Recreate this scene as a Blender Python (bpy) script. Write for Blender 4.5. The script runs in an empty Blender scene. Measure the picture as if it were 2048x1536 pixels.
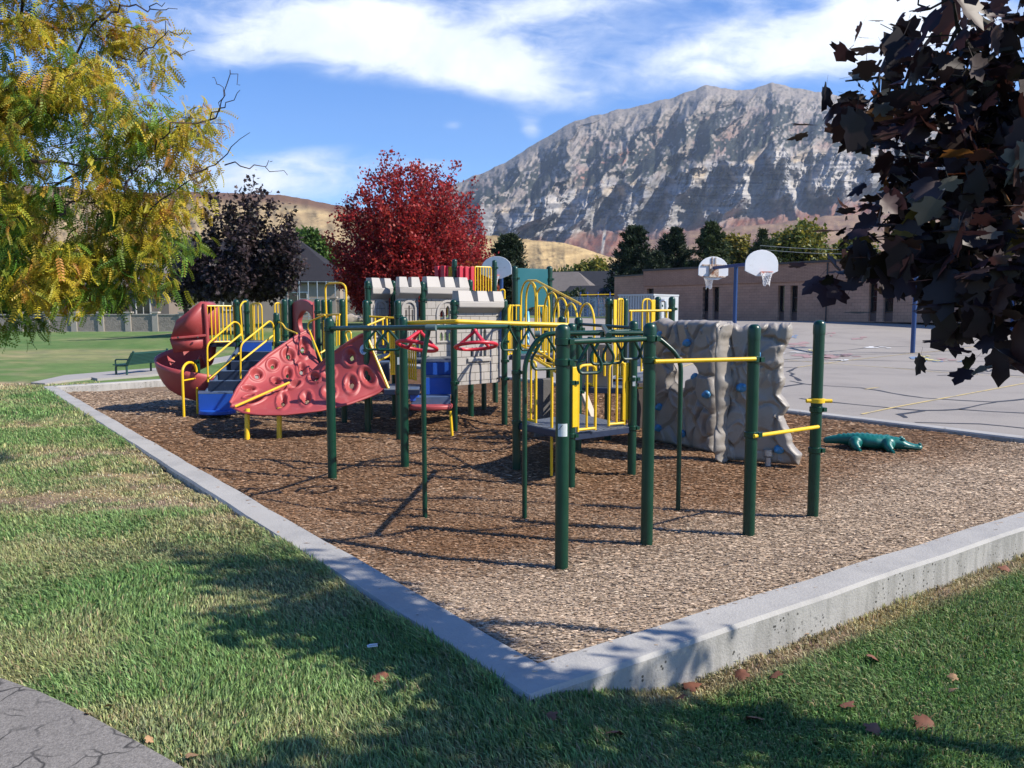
import bpy, bmesh, math, random
import numpy as np
from mathutils import Vector, Matrix

random.seed(7)
RNG = np.random.default_rng(7)
scene = bpy.context.scene
COL = scene.collection

# ------------------------------------------------------------------ camera
F = 1600.0            # focal length in photo pixels (photo is 2048 wide)
CAMH = 1.8            # eye height above the wood chips
YH = 618.0            # row of the horizon
TH = math.atan((768 - YH) / F)
cam_data = bpy.data.cameras.new("camera")
cam = bpy.data.objects.new("camera", cam_data)
COL.objects.link(cam)
cam.location = (0, 0, CAMH)
cam.rotation_euler = (math.pi / 2 - TH, 0, 0)
cam_data.sensor_width = 36.0
cam_data.lens = 36.0 * F / 2048.0
cam_data.clip_start = 0.05
cam_data.clip_end = 20000
scene.camera = cam

# ------------------------------------------------------------------ light
SUN_EL = math.radians(41.0)
SUN_AZ = math.radians(104.5)          # clockwise from +Y
SUN = Vector((math.sin(SUN_AZ) * math.cos(SUN_EL), math.cos(SUN_AZ) * math.cos(SUN_EL), math.sin(SUN_EL)))
sun_data = bpy.data.lights.new("sun", 'SUN')
sun_data.energy = 4.8
sun_data.angle = math.radians(0.5)
sun_data.color = (1.0, 0.925, 0.82)
sun = bpy.data.objects.new("sun", sun_data)
COL.objects.link(sun)
sun.rotation_euler = SUN.to_track_quat('Z', 'Y').to_euler()

scene.view_settings.view_transform = 'Standard'
scene.view_settings.look = 'None'
scene.view_settings.exposure = 0.8
scene.view_settings.gamma = 1.0
scene.render.engine = 'CYCLES'
scene.cycles.use_denoising = True
scene.cycles.max_bounces = 6
scene.cycles.diffuse_bounces = 3
scene.cycles.glossy_bounces = 3
scene.cycles.transparent_max_bounces = 4
scene.cycles.use_adaptive_sampling = False

world = bpy.data.worlds.new("World")
scene.world = world
world.use_nodes = True


class NT:
    """tiny node helper"""
    def __init__(self, tree):
        self.t = tree
        self.n = tree.nodes
        self.l = tree.links

    def node(self, kind, **kw):
        nd = self.n.new(kind)
        for k, v in kw.items():
            setattr(nd, k, v)
        return nd

    def put(self, sock, v):
        if hasattr(v, 'is_output') or isinstance(v, bpy.types.NodeSocket):
            self.l.new(v, sock)
        else:
            sock.default_value = v

    def math(self, op, a, b=None, c=None, clamp=False):
        nd = self.node('ShaderNodeMath', operation=op, use_clamp=clamp)
        self.put(nd.inputs[0], a)
        if b is not None:
            self.put(nd.inputs[1], b)
        if c is not None:
            self.put(nd.inputs[2], c)
        return nd.outputs[0]

    def mix(self, f, a, b, mode='MIX'):
        nd = self.node('ShaderNodeMix', data_type='RGBA', blend_type=mode)
        self.put(nd.inputs[0], f)
        self.put(nd.inputs[6], a)
        self.put(nd.inputs[7], b)
        return nd.outputs[2]

    def noise(self, vec, scale, detail=4, rough=0.55, dist=0.0):
        nd = self.node('ShaderNodeTexNoise')
        if vec is not None:
            self.l.new(vec, nd.inputs['Vector'])
        nd.inputs['Scale'].default_value = scale
        nd.inputs['Detail'].default_value = detail
        nd.inputs['Roughness'].default_value = rough
        nd.inputs['Distortion'].default_value = dist
        return nd.outputs[0]

    def ramp(self, f, lo, hi):
        nd = self.node('ShaderNodeMapRange', interpolation_type='SMOOTHSTEP')
        self.put(nd.inputs[0], f)
        nd.inputs[1].default_value = lo
        nd.inputs[2].default_value = hi
        return nd.outputs[0]


def build_world():
    t = NT(world.node_tree)
    t.n.clear()
    out = t.node('ShaderNodeOutputWorld')
    bg = t.node('ShaderNodeBackground')
    sky = t.node('ShaderNodeTexSky', sky_type='NISHITA')
    sky.sun_disc = False
    sky.sun_elevation = SUN_EL
    sky.sun_rotation = SUN_AZ
    sky.altitude = 1400
    sky.air_density = 1.0
    sky.dust_density = 0.6
    sky.ozone_density = 2.0
    hs = t.node('ShaderNodeHueSaturation')
    hs.inputs['Hue'].default_value = 0.512
    hs.inputs['Saturation'].default_value = 1.38
    hs.inputs['Value'].default_value = 1.1
    t.l.new(sky.outputs[0], hs.inputs['Color'])
    co = t.node('ShaderNodeTexCoord')
    sp = t.node('ShaderNodeSeparateXYZ')
    t.l.new(co.outputs['Generated'], sp.inputs[0])
    yy = t.math('MAXIMUM', sp.outputs[1], 0.08)
    u = t.math('DIVIDE', sp.outputs[0], yy)
    v = t.math('DIVIDE', sp.outputs[2], yy)
    cb = t.node('ShaderNodeCombineXYZ')
    t.put(cb.inputs[0], u)
    t.put(cb.inputs[1], v)
    # streaky coordinates: wind runs slightly downhill to the right
    mp = t.node('ShaderNodeMapping')
    mp.inputs['Rotation'].default_value = (0, 0, math.radians(14))
    mp.inputs['Scale'].default_value = (1.0, 2.6, 1)
    t.l.new(cb.outputs[0], mp.inputs[0])
    n1 = t.noise(mp.outputs[0], 4.2, 8, 0.58, 0.35)
    n2 = t.noise(mp.outputs[0], 15.0, 6, 0.62, 0.6)
    n3 = t.noise(cb.outputs[0], 7.0, 5, 0.6, 0.2)

    def blob(px, py, rx, ry, rot=0.0, amp=1.0):
        cu, cv = (px - 1024) / F, (YH - py) / F
        c, s = math.cos(rot), math.sin(rot)
        du = t.math('SUBTRACT', u, cu)
        dv = t.math('SUBTRACT', v, cv)
        a = t.math('ADD', t.math('MULTIPLY', du, c), t.math('MULTIPLY', dv, s))
        b = t.math('SUBTRACT', t.math('MULTIPLY', dv, c), t.math('MULTIPLY', du, s))
        a = t.math('DIVIDE', a, rx / F)
        b = t.math('DIVIDE', b, ry / F)
        q = t.math('ADD', t.math('MULTIPLY', a, a), t.math('MULTIPLY', b, b))
        g = t.math('POWER', 2.718, t.math('MULTIPLY', q, -1.0))
        return t.math('MULTIPLY', g, amp)
    blobs = [blob(700, 70, 430, 80, math.radians(-4), 0.95), blob(990, 165, 210, 50, math.radians(-14), 1.0),
             blob(840, 130, 200, 60, 0.0, 0.5),
             blob(500, 120, 230, 50, 0.1, 0.5), blob(1560, 120, 330, 62, math.radians(8), 1.15),
             blob(1750, 60, 300, 90, 0, 0.8), blob(1120, 60, 120, 60, 0, 0.4),
             blob(560, 370, 250, 48, 0, 0.95), blob(1062, 268, 32, 26, math.radians(-30), 0.6),
             blob(910, 262, 28, 14, 0, 0.5), blob(820, 340, 200, 30, 0, 0.45), blob(660, 310, 120, 20, 0.15, 0.35),
             blob(150, 330, 300, 70, 0, 0.6), blob(1250, 15, 300, 40, 0, 0.5),
             blob(-900, 100, 900, 200, 0, 0.7), blob(2900, 150, 800, 220, 0, 0.9)]
    m = blobs[0]
    for b in blobs[1:]:
        m = t.math('ADD', m, b)
    nn = t.math('ADD', t.math('MULTIPLY', n1, 0.95), t.math('MULTIPLY', n2, 0.62))
    nn = t.math('ADD', nn, t.math('MULTIPLY', n3, 0.35))
    d = t.math('MULTIPLY', m, t.math('SUBTRACT', nn, 0.44))
    d = t.ramp(d, 0.16, 0.68)
    d = t.math('MULTIPLY', d, t.ramp(sp.outputs[1], 0.05, 0.2))
    shade = t.ramp(n3, 0.3, 0.72)
    cc = t.mix(shade, (4.9, 5.4, 6.3, 1), (6.8, 7.0, 7.3, 1))
    col = t.mix(d, hs.outputs[0], cc)
    t.l.new(col, bg.inputs[0])
    bg.inputs[1].default_value = 0.115
    t.l.new(bg.outputs[0], out.inputs[0])


build_world()

# ------------------------------------------------------------------ helpers
CT, ST = math.cos(TH), math.sin(TH)


def ray(px, py):
    cx, cy = (px - 1024) / F, (768 - py) / F
    return Vector((cx, CT + cy * ST, -ST + cy * CT))


def G(px, py, z=0.0):
    """where the sight line of a photo pixel meets height z"""
    d = ray(px, py)
    t = (z - CAMH) / d.z
    return Vector((d.x * t, d.y * t, z))


def D(px, py, Y):
    """point at distance Y"""
    d = ray(px, py)
    t = Y / d.y
    return Vector((d.x * t, Y, CAMH + d.z * t))


def sstep(a, b, x):
    t = np.clip((np.asarray(x, float) - a) / (b - a), 0, 1)
    return t * t * (3 - 2 * t)


def hash2(xi, yi, seed):
    h = (xi.astype(np.int64) * 374761393 + yi.astype(np.int64) * 668265263 + seed * 1274126177) & 0xffffffff
    h = ((h ^ (h >> 13)) * 1274126177) & 0xffffffff
    h = h ^ (h >> 16)
    return (h & 0xffffff) / float(0xffffff)


def vnoise(x, y, seed=0):
    x = np.asarray(x, float)
    y = np.asarray(y, float)
    xi, yi = np.floor(x), np.floor(y)
    fx, fy = x - xi, y - yi
    fx = fx * fx * fx * (fx * (fx * 6 - 15) + 10)
    fy = fy * fy * fy * (fy * (fy * 6 - 15) + 10)
    a = hash2(xi, yi, seed); b = hash2(xi + 1, yi, seed)
    c = hash2(xi, yi + 1, seed); d = hash2(xi + 1, yi + 1, seed)
    return (a * (1 - fx) + b * fx) * (1 - fy) + (c * (1 - fx) + d * fx) * fy


def fbm(x, y, oct=5, seed=0, gain=0.5):
    s, a, t = 0.0, 1.0, 0.0
    for i in range(oct):
        s = s + a * vnoise(x * 2 ** i, y * 2 ** i, seed + i * 17)
        t += a
        a *= gain
    return s / t


def ridged(x, y, oct=5, seed=0, gain=0.5):
    s, a, t = 0.0, 1.0, 0.0
    for i in range(oct):
        s = s + a * (1 - np.abs(2 * vnoise(x * 2 ** i, y * 2 ** i, seed + i * 17) - 1))
        t += a
        a *= gain
    return s / t


# ------------------------------------------------------------------ materials
MATS = {}


def mat(name, color=(0.5, 0.5, 0.5), rough=0.6, var=0.12, scale=6.0, bump=0.0, bscale=60.0, spec=0.5, metal=0.0,
        attr=False, trans=0.0, coat=0.0, grime=None):
    if name in MATS:
        return MATS[name]
    m = bpy.data.materials.new(name)
    m.use_nodes = True
    t = NT(m.node_tree)
    t.n.clear()
    out = t.node('ShaderNodeOutputMaterial')
    p = t.node('ShaderNodeBsdfPrincipled')
    p.inputs['Roughness'].default_value = rough
    p.inputs['Metallic'].default_value = metal
    p.inputs['Specular IOR Level'].default_value = spec
    p.inputs['Coat Weight'].default_value = coat
    co = t.node('ShaderNodeTexCoord')
    vec = co.outputs['Object']
    if attr:
        at = t.node('ShaderNodeAttribute', attribute_name='Col')
        base = at.outputs[0]
    else:
        base = (*color, 1)
    if var > 0:
        n = t.noise(vec, scale, 6, 0.6)
        k = t.math('ADD', t.math('MULTIPLY', t.math('SUBTRACT', n, 0.5), var * 4), 1.0)
        vm = t.node('ShaderNodeVectorMath', operation='SCALE')
        t.put(vm.inputs[0], base if attr else color)
        t.put(vm.inputs[3], k)
        base = vm.outputs[0]
        r = t.math('ADD', t.math('MULTIPLY', t.math('SUBTRACT', n, 0.5), 0.35), rough, clamp=True)
        t.l.new(r, p.inputs['Roughness'])
    if grime:
        g = t.ramp(t.noise(vec, grime[1], 7, 0.68, 0.3), grime[2], grime[3])
        base = t.mix(g, base, (*grime[0], 1))
    t.put(p.inputs['Base Color'], base)
    if bump > 0:
        b = t.node('ShaderNodeBump')
        b.inputs['Strength'].default_value = 1.0
        b.inputs['Distance'].default_value = bump
        t.l.new(t.noise(vec, bscale, 5, 0.6), b.inputs['Height'])
        t.l.new(b.outputs[0], p.inputs['Normal'])
    if trans > 0:
        tr = t.node('ShaderNodeBsdfTranslucent')
        t.put(tr.inputs[0], base)
        mx = t.node('ShaderNodeMixShader')
        mx.inputs[0].default_value = trans
        t.l.new(p.outputs[0], mx.inputs[1])
        t.l.new(tr.outputs[0], mx.inputs[2])
        t.l.new(mx.outputs[0], out.inputs[0])
    else:
        t.l.new(p.outputs[0], out.inputs[0])
    MATS[name] = m
    return m


GREEN = mat('green_powder_coat', (0.002, 0.036, 0.020), 0.34, 0.07, 9, grime=((0.03, 0.07, 0.045), 14, 0.66, 0.95))
YELLOW = mat('yellow_powder_coat', (0.74, 0.47, 0.012), 0.38, 0.05, 10, grime=((0.42, 0.27, 0.03), 20, 0.66, 0.95))
RED = mat('faded_red_plastic', (0.335, 0.054, 0.054), 0.48, 0.06, 3, bump=0.0008, bscale=220, grime=((0.40, 0.12, 0.115), 5, 0.52, 0.82))
BRIGHTRED = mat('bright_red_paint', (0.50, 0.018, 0.035), 0.4, 0.05, 9)
STONE = mat('warm_grey_plastic', (0.36, 0.335, 0.305), 0.55, 0.05, 3, bump=0.0008, bscale=200, grime=((0.30, 0.28, 0.255), 6, 0.58, 0.9))
ROCK = mat('rock_grey_plastic', (0.255, 0.228, 0.195), 0.45, 0.07, 4, bump=0.002, bscale=60, grime=((0.15, 0.13, 0.11), 7, 0.5, 0.85))
BLUE = mat('royal_blue_panel', (0.010, 0.075, 0.40), 0.45, 0.08, 6, grime=((0.08, 0.14, 0.30), 10, 0.6, 0.9))
NAVY = mat('navy_coated_steel', (0.010, 0.020, 0.050), 0.5, 0.12, 12, grime=((0.045, 0.055, 0.08), 12, 0.58, 0.9))
TREAD = mat('worn_blue_tread', (0.060, 0.10, 0.18), 0.55, 0.12, 14, grime=((0.15, 0.165, 0.18), 10, 0.52, 0.85))
TEAL = mat('teal_plastic', (0.006, 0.105, 0.125), 0.42, 0.06, 3)
HOLD = mat('blue_handhold_plastic', (0.05, 0.21, 0.40), 0.5, 0.08, 12)
STEEL = mat('galvanised_steel', (0.42, 0.44, 0.46), 0.35, 0.08, 8, metal=0.7)
BOLT = mat('dark_bolt', (0.03, 0.03, 0.03), 0.45, 0.0)
WHITE = mat('white_paint', (0.78, 0.79, 0.8), 0.45, 0.04, 3, grime=((0.55, 0.53, 0.5), 5, 0.6, 0.9))
CROCG = mat('crocodile_green_plastic', (0.006, 0.125, 0.105), 0.35, 0.06, 6, bump=0.003, bscale=45)


# ------------------------------------------------------------------ object helpers
def world_off(p):
    v = Vector((0, 0, 0))
    while p is not None:
        v = v + p.location
        p = p.parent
    return v


def link(name, me, m, parent=None, bevel=0.0, smooth=40, solid=0.0):
    if parent is not None:
        me.transform(Matrix.Translation(-world_off(parent)))
    if m is not None:
        for mm in (m if isinstance(m, (list, tuple)) else [m]):
            me.materials.append(mm)
    if smooth:
        me.shade_smooth()
        me.set_sharp_from_angle(angle=math.radians(smooth))
    o = bpy.data.objects.new(name, me)
    COL.objects.link(o)
    o.parent = parent
    if solid:
        s = o.modifiers.new('thickness', 'SOLIDIFY')
        s.thickness = abs(solid)
        s.offset = -1 if solid > 0 else 1
    if bevel:
        b = o.modifiers.new('bevel', 'BEVEL')
        b.width = bevel
        b.segments = 2
        b.limit_method = 'ANGLE'
        b.angle_limit = math.radians(35)
    return o


def tag(o, label=None, cat=None, group=None, kind=None):
    if label: o['label'] = label
    if cat: o['category'] = cat
    if group: o['group'] = group
    if kind: o['kind'] = kind
    return o


def thing(name, label, cat, loc=(0, 0, 0), group=None):
    o = bpy.data.objects.new(name, None)
    o.empty_display_size = 0.2
    COL.objects.link(o)
    o.location = loc
    return tag(o, label, cat, group)


def copy_tree(o, parent=None):
    c = o.copy()
    COL.objects.link(c)
    c.parent = parent
    for ch in list(o.children):
        copy_tree(ch, c)
    return c


class MB:
    def __init__(self):
        self.v, self.f = [], []

    def face(self, pts):
        i = len(self.v)
        self.v += [tuple(p) for p in pts]
        self.f.append(tuple(range(i, i + len(pts))))

    def box(self, c, size, rz=0.0, M=None):
        c = Vector(c)
        R = M if M is not None else Matrix.Rotation(rz, 3, 'Z')
        i = len(self.v)
        for sx in (-.5, .5):
            for sy in (-.5, .5):
                for sz in (-.5, .5):
                    self.v.append(tuple(c + R @ Vector((sx * size[0], sy * size[1], sz * size[2]))))
        for q in ((0, 1, 3, 2), (4, 6, 7, 5), (0, 4, 5, 1), (2, 3, 7, 6), (0, 2, 6, 4), (1, 5, 7, 3)):
            self.f.append(tuple(i + k for k in q))
        return self

    def bar(self, p, q, w, h):
        """box beam from p to q (width w sideways, h upward)"""
        p, q = Vector(p), Vector(q)
        d = q - p
        L = d.length
        x = d / L
        up = Vector((0, 0, 1)) if abs(x.z) < 0.95 else Vector((0, 1, 0))
        y = up.cross(x).normalized()
        z = x.cross(y)
        M = Matrix((x, y, z)).transposed()
        return self.box((p + q) / 2, (L, w, h), M=M)

    def slab(self, pts, z0, z1):
        """vertical prism over polygon pts (xy, ccw or cw)"""
        n = len(pts)
        i = len(self.v)
        a = sum(pts[k][0] * pts[(k + 1) % n][1] - pts[(k + 1) % n][0] * pts[k][1] for k in range(n))
        P = list(pts) if a > 0 else list(pts)[::-1]
        self.v += [(p[0], p[1], z0) for p in P] + [(p[0], p[1], z1) for p in P]
        self.f.append(tuple(i + k for k in range(n))[::-1])
        self.f.append(tuple(i + n + k for k in range(n)))
        for k in range(n):
            j = (k + 1) % n
            self.f.append((i + k, i + j, i + n + j, i + n + k))
        return self

    def tube(self, pts, r, k=8, closed=False, r_end=None, cap=True):
        P = [Vector(p) for p in pts]
        n = len(P)
        T = []
        for j in range(n):
            if closed:
                t = P[(j + 1) % n] - P[j - 1]
            else:
                t = P[min(j + 1, n - 1)] - P[max(j - 1, 0)]
            T.append(t.normalized() if t.length > 1e-9 else Vector((0, 0, 1)))
        up = Vector((0, 0, 1)) if abs(T[0].z) < 0.9 else Vector((1, 0, 0))
        N = (up - T[0] * up.dot(T[0])).normalized()
        i = len(self.v)
        for j in range(n):
            if j:
                N = (N - T[j] * N.dot(T[j]))
                N = N.normalized() if N.length > 1e-6 else T[j].orthogonal().normalized()
            B = T[j].cross(N)
            rr = r if r_end is None else r + (r_end - r) * j / (n - 1)
            for a in range(k):
                an = 2 * math.pi * a / k
                self.v.append(tuple(P[j] + (N * math.cos(an) + B * math.sin(an)) * rr))
        m = n if closed else n - 1
        for j in range(m):
            j2 = (j + 1) % n
            for a in range(k):
                b = (a + 1) % k
                self.f.append((i + j * k + a, i + j * k + b, i + j2 * k + b, i + j2 * k + a))
        if cap and not closed:
            self.f.append(tuple(i + a for a in range(k))[::-1])
            self.f.append(tuple(i + (n - 1) * k + a for a in range(k)))
        return self

    def lathe(self, c, prof, k=20):
        """prof: (r, z) upward around the vertical through c"""
        i = len(self.v)
        n = len(prof)
        for (r, z) in prof:
            for a in range(k):
                an = 2 * math.pi * a / k
                self.v.append((c[0] + r * math.cos(an), c[1] + r * math.sin(an), z))
        for j in range(n - 1):
            for a in range(k):
                b = (a + 1) % k
                self.f.append((i + j * k + a, i + j * k + b, i + (j + 1) * k + b, i + (j + 1) * k + a))
        self.f.append(tuple(i + a for a in range(k))[::-1])
        self.f.append(tuple(i + (n - 1) * k + a for a in range(k)))
        return self

    def ball(self, c, r, k=10, n=6, M=None):
        """ellipsoid, r = (rx, ry, rz)"""
        i = len(self.v)
        c = Vector(c)
        for j in range(n + 1):
            ph = math.pi * j / n
            for a in range(k):
                an = 2 * math.pi * a / k
                p = Vector((r[0] * math.sin(ph) * math.cos(an), r[1] * math.sin(ph) * math.sin(an), -r[2] * math.cos(ph)))
                if M is not None:
                    p = M @ p
                self.v.append(tuple(c + p))
        for j in range(n):
            for a in range(k):
                b = (a + 1) % k
                self.f.append((i + j * k + a, i + j * k + b, i + (j + 1) * k + b, i + (j + 1) * k + a))
        return self

    def mesh(self, name='m'):
        me = bpy.data.meshes.new(name)
        me.from_pydata(self.v, [], self.f)
        me.update()
        return me

    def build(self, name, m, parent=None, bevel=0.0, smooth=40, solid=0.0):
        return link(name, self.mesh(name), m, parent, bevel, smooth, solid)


def rounded(pts, r=0.08, n=5):
    """polyline with its inner corners rounded"""
    P = [Vector(p) for p in pts]
    out = [P[0]]
    for j in range(1, len(P) - 1):
        a, b, c = P[j - 1], P[j], P[j + 1]
        d1, d2 = (a - b), (c - b)
        q = min(r, d1.length * 0.49, d2.length * 0.49)
        s, e = b + d1.normalized() * q, b + d2.normalized() * q
        for k in range(n + 1):
            t = k / n
            out.append(s * (1 - t) ** 2 + b * 2 * t * (1 - t) + e * t * t)
    out.append(P[-1])
    return out


def plate(outline, holes=(), thick=0.05, bevel=0.004):
    """flat plate with openings; local x,y plane, thickness centred on z=0. Returns a mesh."""
    cu = bpy.data.curves.new('tmp', 'CURVE')
    cu.dimensions = '2D'
    cu.fill_mode = 'BOTH'
    cu.extrude = thick / 2 - bevel
    cu.bevel_depth = bevel
    cu.bevel_resolution = 1
    for ring in [outline] + list(holes):
        sp = cu.splines.new('POLY')
        sp.points.add(len(ring) - 1)
        for p, q in zip(sp.points, ring):
            p.co = (q[0], q[1], 0, 1)
        sp.use_cyclic_u = True
    ob = bpy.data.objects.new('tmp', cu)
    COL.objects.link(ob)
    dg = bpy.context.evaluated_depsgraph_get()
    me = bpy.data.meshes.new_from_object(ob.evaluated_get(dg), depsgraph=dg)
    bpy.data.objects.remove(ob)
    bpy.data.curves.remove(cu)
    return me


def stand(me, p, q, z=0.0):
    """stand a plate mesh upright: local x runs from p to q, local y up; front looks to the right-hand side of p->q"""
    p, q = Vector((p[0], p[1], z)), Vector((q[0], q[1], z))
    x = (q - p).normalized()
    y = Vector((0, 0, 1))
    zv = x.cross(y)
    M = Matrix((x, y, zv)).transposed().to_4x4()
    M.translation = p
    me.transform(M)
    return me


def np_mesh(name, verts, faces, cols=None):
    """verts (n,3), faces (m,k) arrays, cols (n,3)"""
    me = bpy.data.meshes.new(name)
    n, (m, k) = len(verts), faces.shape
    me.vertices.add(n)
    me.vertices.foreach_set('co', np.ascontiguousarray(verts, np.float32).ravel())
    me.loops.add(m * k)
    me.loops.foreach_set('vertex_index', np.ascontiguousarray(faces, np.int32).ravel())
    me.polygons.add(m)
    me.polygons.foreach_set('loop_start', np.arange(m, dtype=np.int32) * k)
    me.update(calc_edges=True)
    if cols is not None:
        ca = me.color_attributes.new('Col', 'FLOAT_COLOR', 'POINT')
        c4 = np.ones((n, 4), np.float32)
        c4[:, :3] = cols
        ca.data.foreach_set('color', c4.ravel())
    return me


def grid_faces(nu, nv):
    """quads of a grid stored row by row (nv rows of nu)"""
    a = np.arange(nu * nv).reshape(nv, nu)
    return np.stack([a[:-1, :-1], a[:-1, 1:], a[1:, 1:], a[1:, :-1]], -1).reshape(-1, 4)


def scatter(tv, tf, pos, R, scl, col):
    """copies of a template (tv, tf) at pos with rotation R (n,3,3); col (n,3)"""
    n, nv = len(pos), len(tv)
    V = np.einsum('nij,vj->nvi', R, tv) * np.asarray(scl).reshape(n, 1, -1) + pos[:, None, :]
    Fc = (np.asarray(tf)[None] + (np.arange(n) * nv)[:, None, None]).reshape(-1, np.asarray(tf).shape[1])
    C = np.repeat(col, nv, axis=0)
    return V.reshape(-1, 3), Fc, C


def frames(fwd, up):
    """rotation matrices with local x = fwd and local z close to up"""
    x = fwd / np.linalg.norm(fwd, axis=1, keepdims=True)
    y = np.cross(up, x)
    y /= np.maximum(np.linalg.norm(y, axis=1, keepdims=True), 1e-6)
    z = np.cross(x, y)
    return np.stack([x, y, z], -1)


def rand_dirs(n):
    v = RNG.normal(size=(n, 3))
    return v / np.linalg.norm(v, axis=1, keepdims=True)


def pick(cols, n, w=None, jit=0.18):
    """n random colours out of a palette, each one jittered"""
    cols = np.array(cols)
    i = RNG.choice(len(cols), n, p=None if w is None else np.array(w) / np.sum(w))
    return cols[i] * (1 + RNG.normal(size=(n, 1)) * jit).clip(0.4, 1.8)

# ================================================================== GROUND
KT = 0.15   # kerb top
C0 = G(1078, 1322, KT)
PR = G(2048, 1020, KT)
ER = (PR - C0).normalized()                         # along the near right kerb
CL = G(114, 773, KT)
EL = (CL - C0).normalized()                         # along the left kerb
Q1, Q2 = G(1637, 828, KT), G(2048, 877, KT)
Q3 = G(345, 758, KT)


def isect(p, d, q, e):
    den = d.x * e.y - d.y * e.x
    t = ((q.x - p.x) * e.y - (q.y - p.y) * e.x) / den
    return Vector((p.x + d.x * t, p.y + d.y * t, KT))


CR = isect(C0, ER, Q1, Q2 - Q1)
FR = isect(CL, Q3 - CL, Q1, Q2 - Q1)
BED = [C0, CR, FR, CL]                               # counter-clockwise


def offset_poly(P, d):
    n = len(P)
    out = []
    for i in range(n):
        a, b, c = P[i - 1], P[i], P[(i + 1) % n]
        e1, e2 = (b - a).normalized(), (c - b).normalized()
        n1, n2 = Vector((e1.y, -e1.x, 0)), Vector((e2.y, -e2.x, 0))
        out.append(isect(b + n1 * d, e1, b + n2 * d, e2))
    return out


KW = 0.25
OUT = offset_poly(BED, KW)
CO = OUT[0]
EN = Vector((-ER.y, ER.x, 0))
bedA = np.array([[p.x, p.y] for p in BED])
outA = np.array([[p.x, p.y] for p in OUT])


def poly_dist(x, y, A):
    """signed distance to a convex ccw polygon: positive inside"""
    d = np.full(np.shape(x), 1e9)
    n = len(A)
    for i in range(n):
        a, b = A[i], A[(i + 1) % n]
        e = (b - a) / np.linalg.norm(b - a)
        d = np.minimum(d, (x - a[0]) * -e[1] + (y - a[1]) * e[0])
    return d


def rise(x, y):
    return 0.88 * sstep(30, 54, y) * sstep(-24, -15, x)


# court: grid between the far-right kerb line and a far line
A0 = OUT[1] + (OUT[1] - OUT[2]).normalized() * 6
A1 = OUT[2]
A2 = OUT[2] + (OUT[3] - OUT[2]).normalized() * 1.0
B2 = Vector((0, 74, 0))
B0 = Vector((75, 18, 0))
B1 = Vector((45, 74, 0))
courtA = np.array([[p.x, p.y] for p in (A0, B0, B1, B2, A2, A1)])


def in_poly(x, y, A):
    c = np.zeros(np.shape(x), bool)
    n = len(A)
    for i in range(n):
        x1, y1 = A[i]
        x2, y2 = A[(i + 1) % n]
        hit = ((y1 > y) != (y2 > y)) & (x < (x2 - x1) * (y - y1) / (y2 - y1 + 1e-12) + x1)
        c ^= hit
    return c


def court_z(x, y):
    return 0.10 + rise(x, y)


def lz(x, y):
    """height of the lawn"""
    x, y = np.asarray(x, float), np.asarray(y, float)
    s = (x - CO.x) * ER.x + (y - CO.y) * ER.y
    n = (x - CO.x) * EN.x + (y - CO.y) * EN.y
    drop = 0.19 * sstep(-0.25, 1.1, s) * sstep(0.9, -0.1, n)
    z = 0.115 - drop + rise(x, y) + 0.03 * (fbm(x * 0.35, y * 0.35, 3, 5) - 0.5) * sstep(0.1, 1.0, np.hypot(x - CO.x, y - CO.y))
    # worn hollow along the middle of the left kerb
    h = G(430, 960, 0.1)
    z = z - 0.05 * np.exp(-((x - h.x) ** 2 + (y - h.y) ** 2) / 1.6)
    return z - 0.3 * in_poly(x, y, courtA)


def chip_z(x, y):
    x, y = np.asarray(x, float), np.asarray(y, float)
    z = 0.05 * (fbm(x * 0.5, y * 0.5, 3, 9) - 0.5) + 0.03 * (fbm(x * 2.2, y * 2.2, 3, 11) - 0.5)
    dn = (x - C0.x) * EN.x + (y - C0.y) * EN.y          # distance from the near right kerb
    z = z + 0.105 * np.exp(-(dn / 0.8) ** 2)
    e = (CR - FR).normalized()
    d2 = (x - FR.x) * e.y - (y - FR.y) * e.x
    z = z + 0.085 * np.exp(-(np.abs(d2) / 0.6) ** 2)
    dl = -(x - C0.x) * EL.y + (y - C0.y) * EL.x
    z = z + 0.06 * np.exp(-(np.abs(dl) / 0.45) ** 2) * sstep(10, 5, np.hypot(x - C0.x, y - C0.y))
    for px, py, r, a in MOUNDS:
        p = G(px, py, 0)
        z = z + a * np.exp(-((x - p.x) ** 2 + (y - p.y) ** 2) / (r * r))
    return np.minimum(z, 0.128 + 0.1 * sstep(0.2, 0.8, poly_dist(x, y, bedA)))


MOUNDS = [(1095, 915, 0.42, 0.13), (1060, 905, 0.3, 0.08), (1220, 905, 0.4, 0.06), (900, 845, 0.5, 0.10), (1000, 870, 0.6, 0.06),
          (560, 850, 0.8, -0.05), (1380, 935, 0.5, 0.05)]


def gauss_px(x, y, px, py, rx, ry, z=0.1):
    p = G(px, py, z)
    return np.exp(-((x - p.x) / rx) ** 2 - ((y - p.y) / ry) ** 2)


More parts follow.
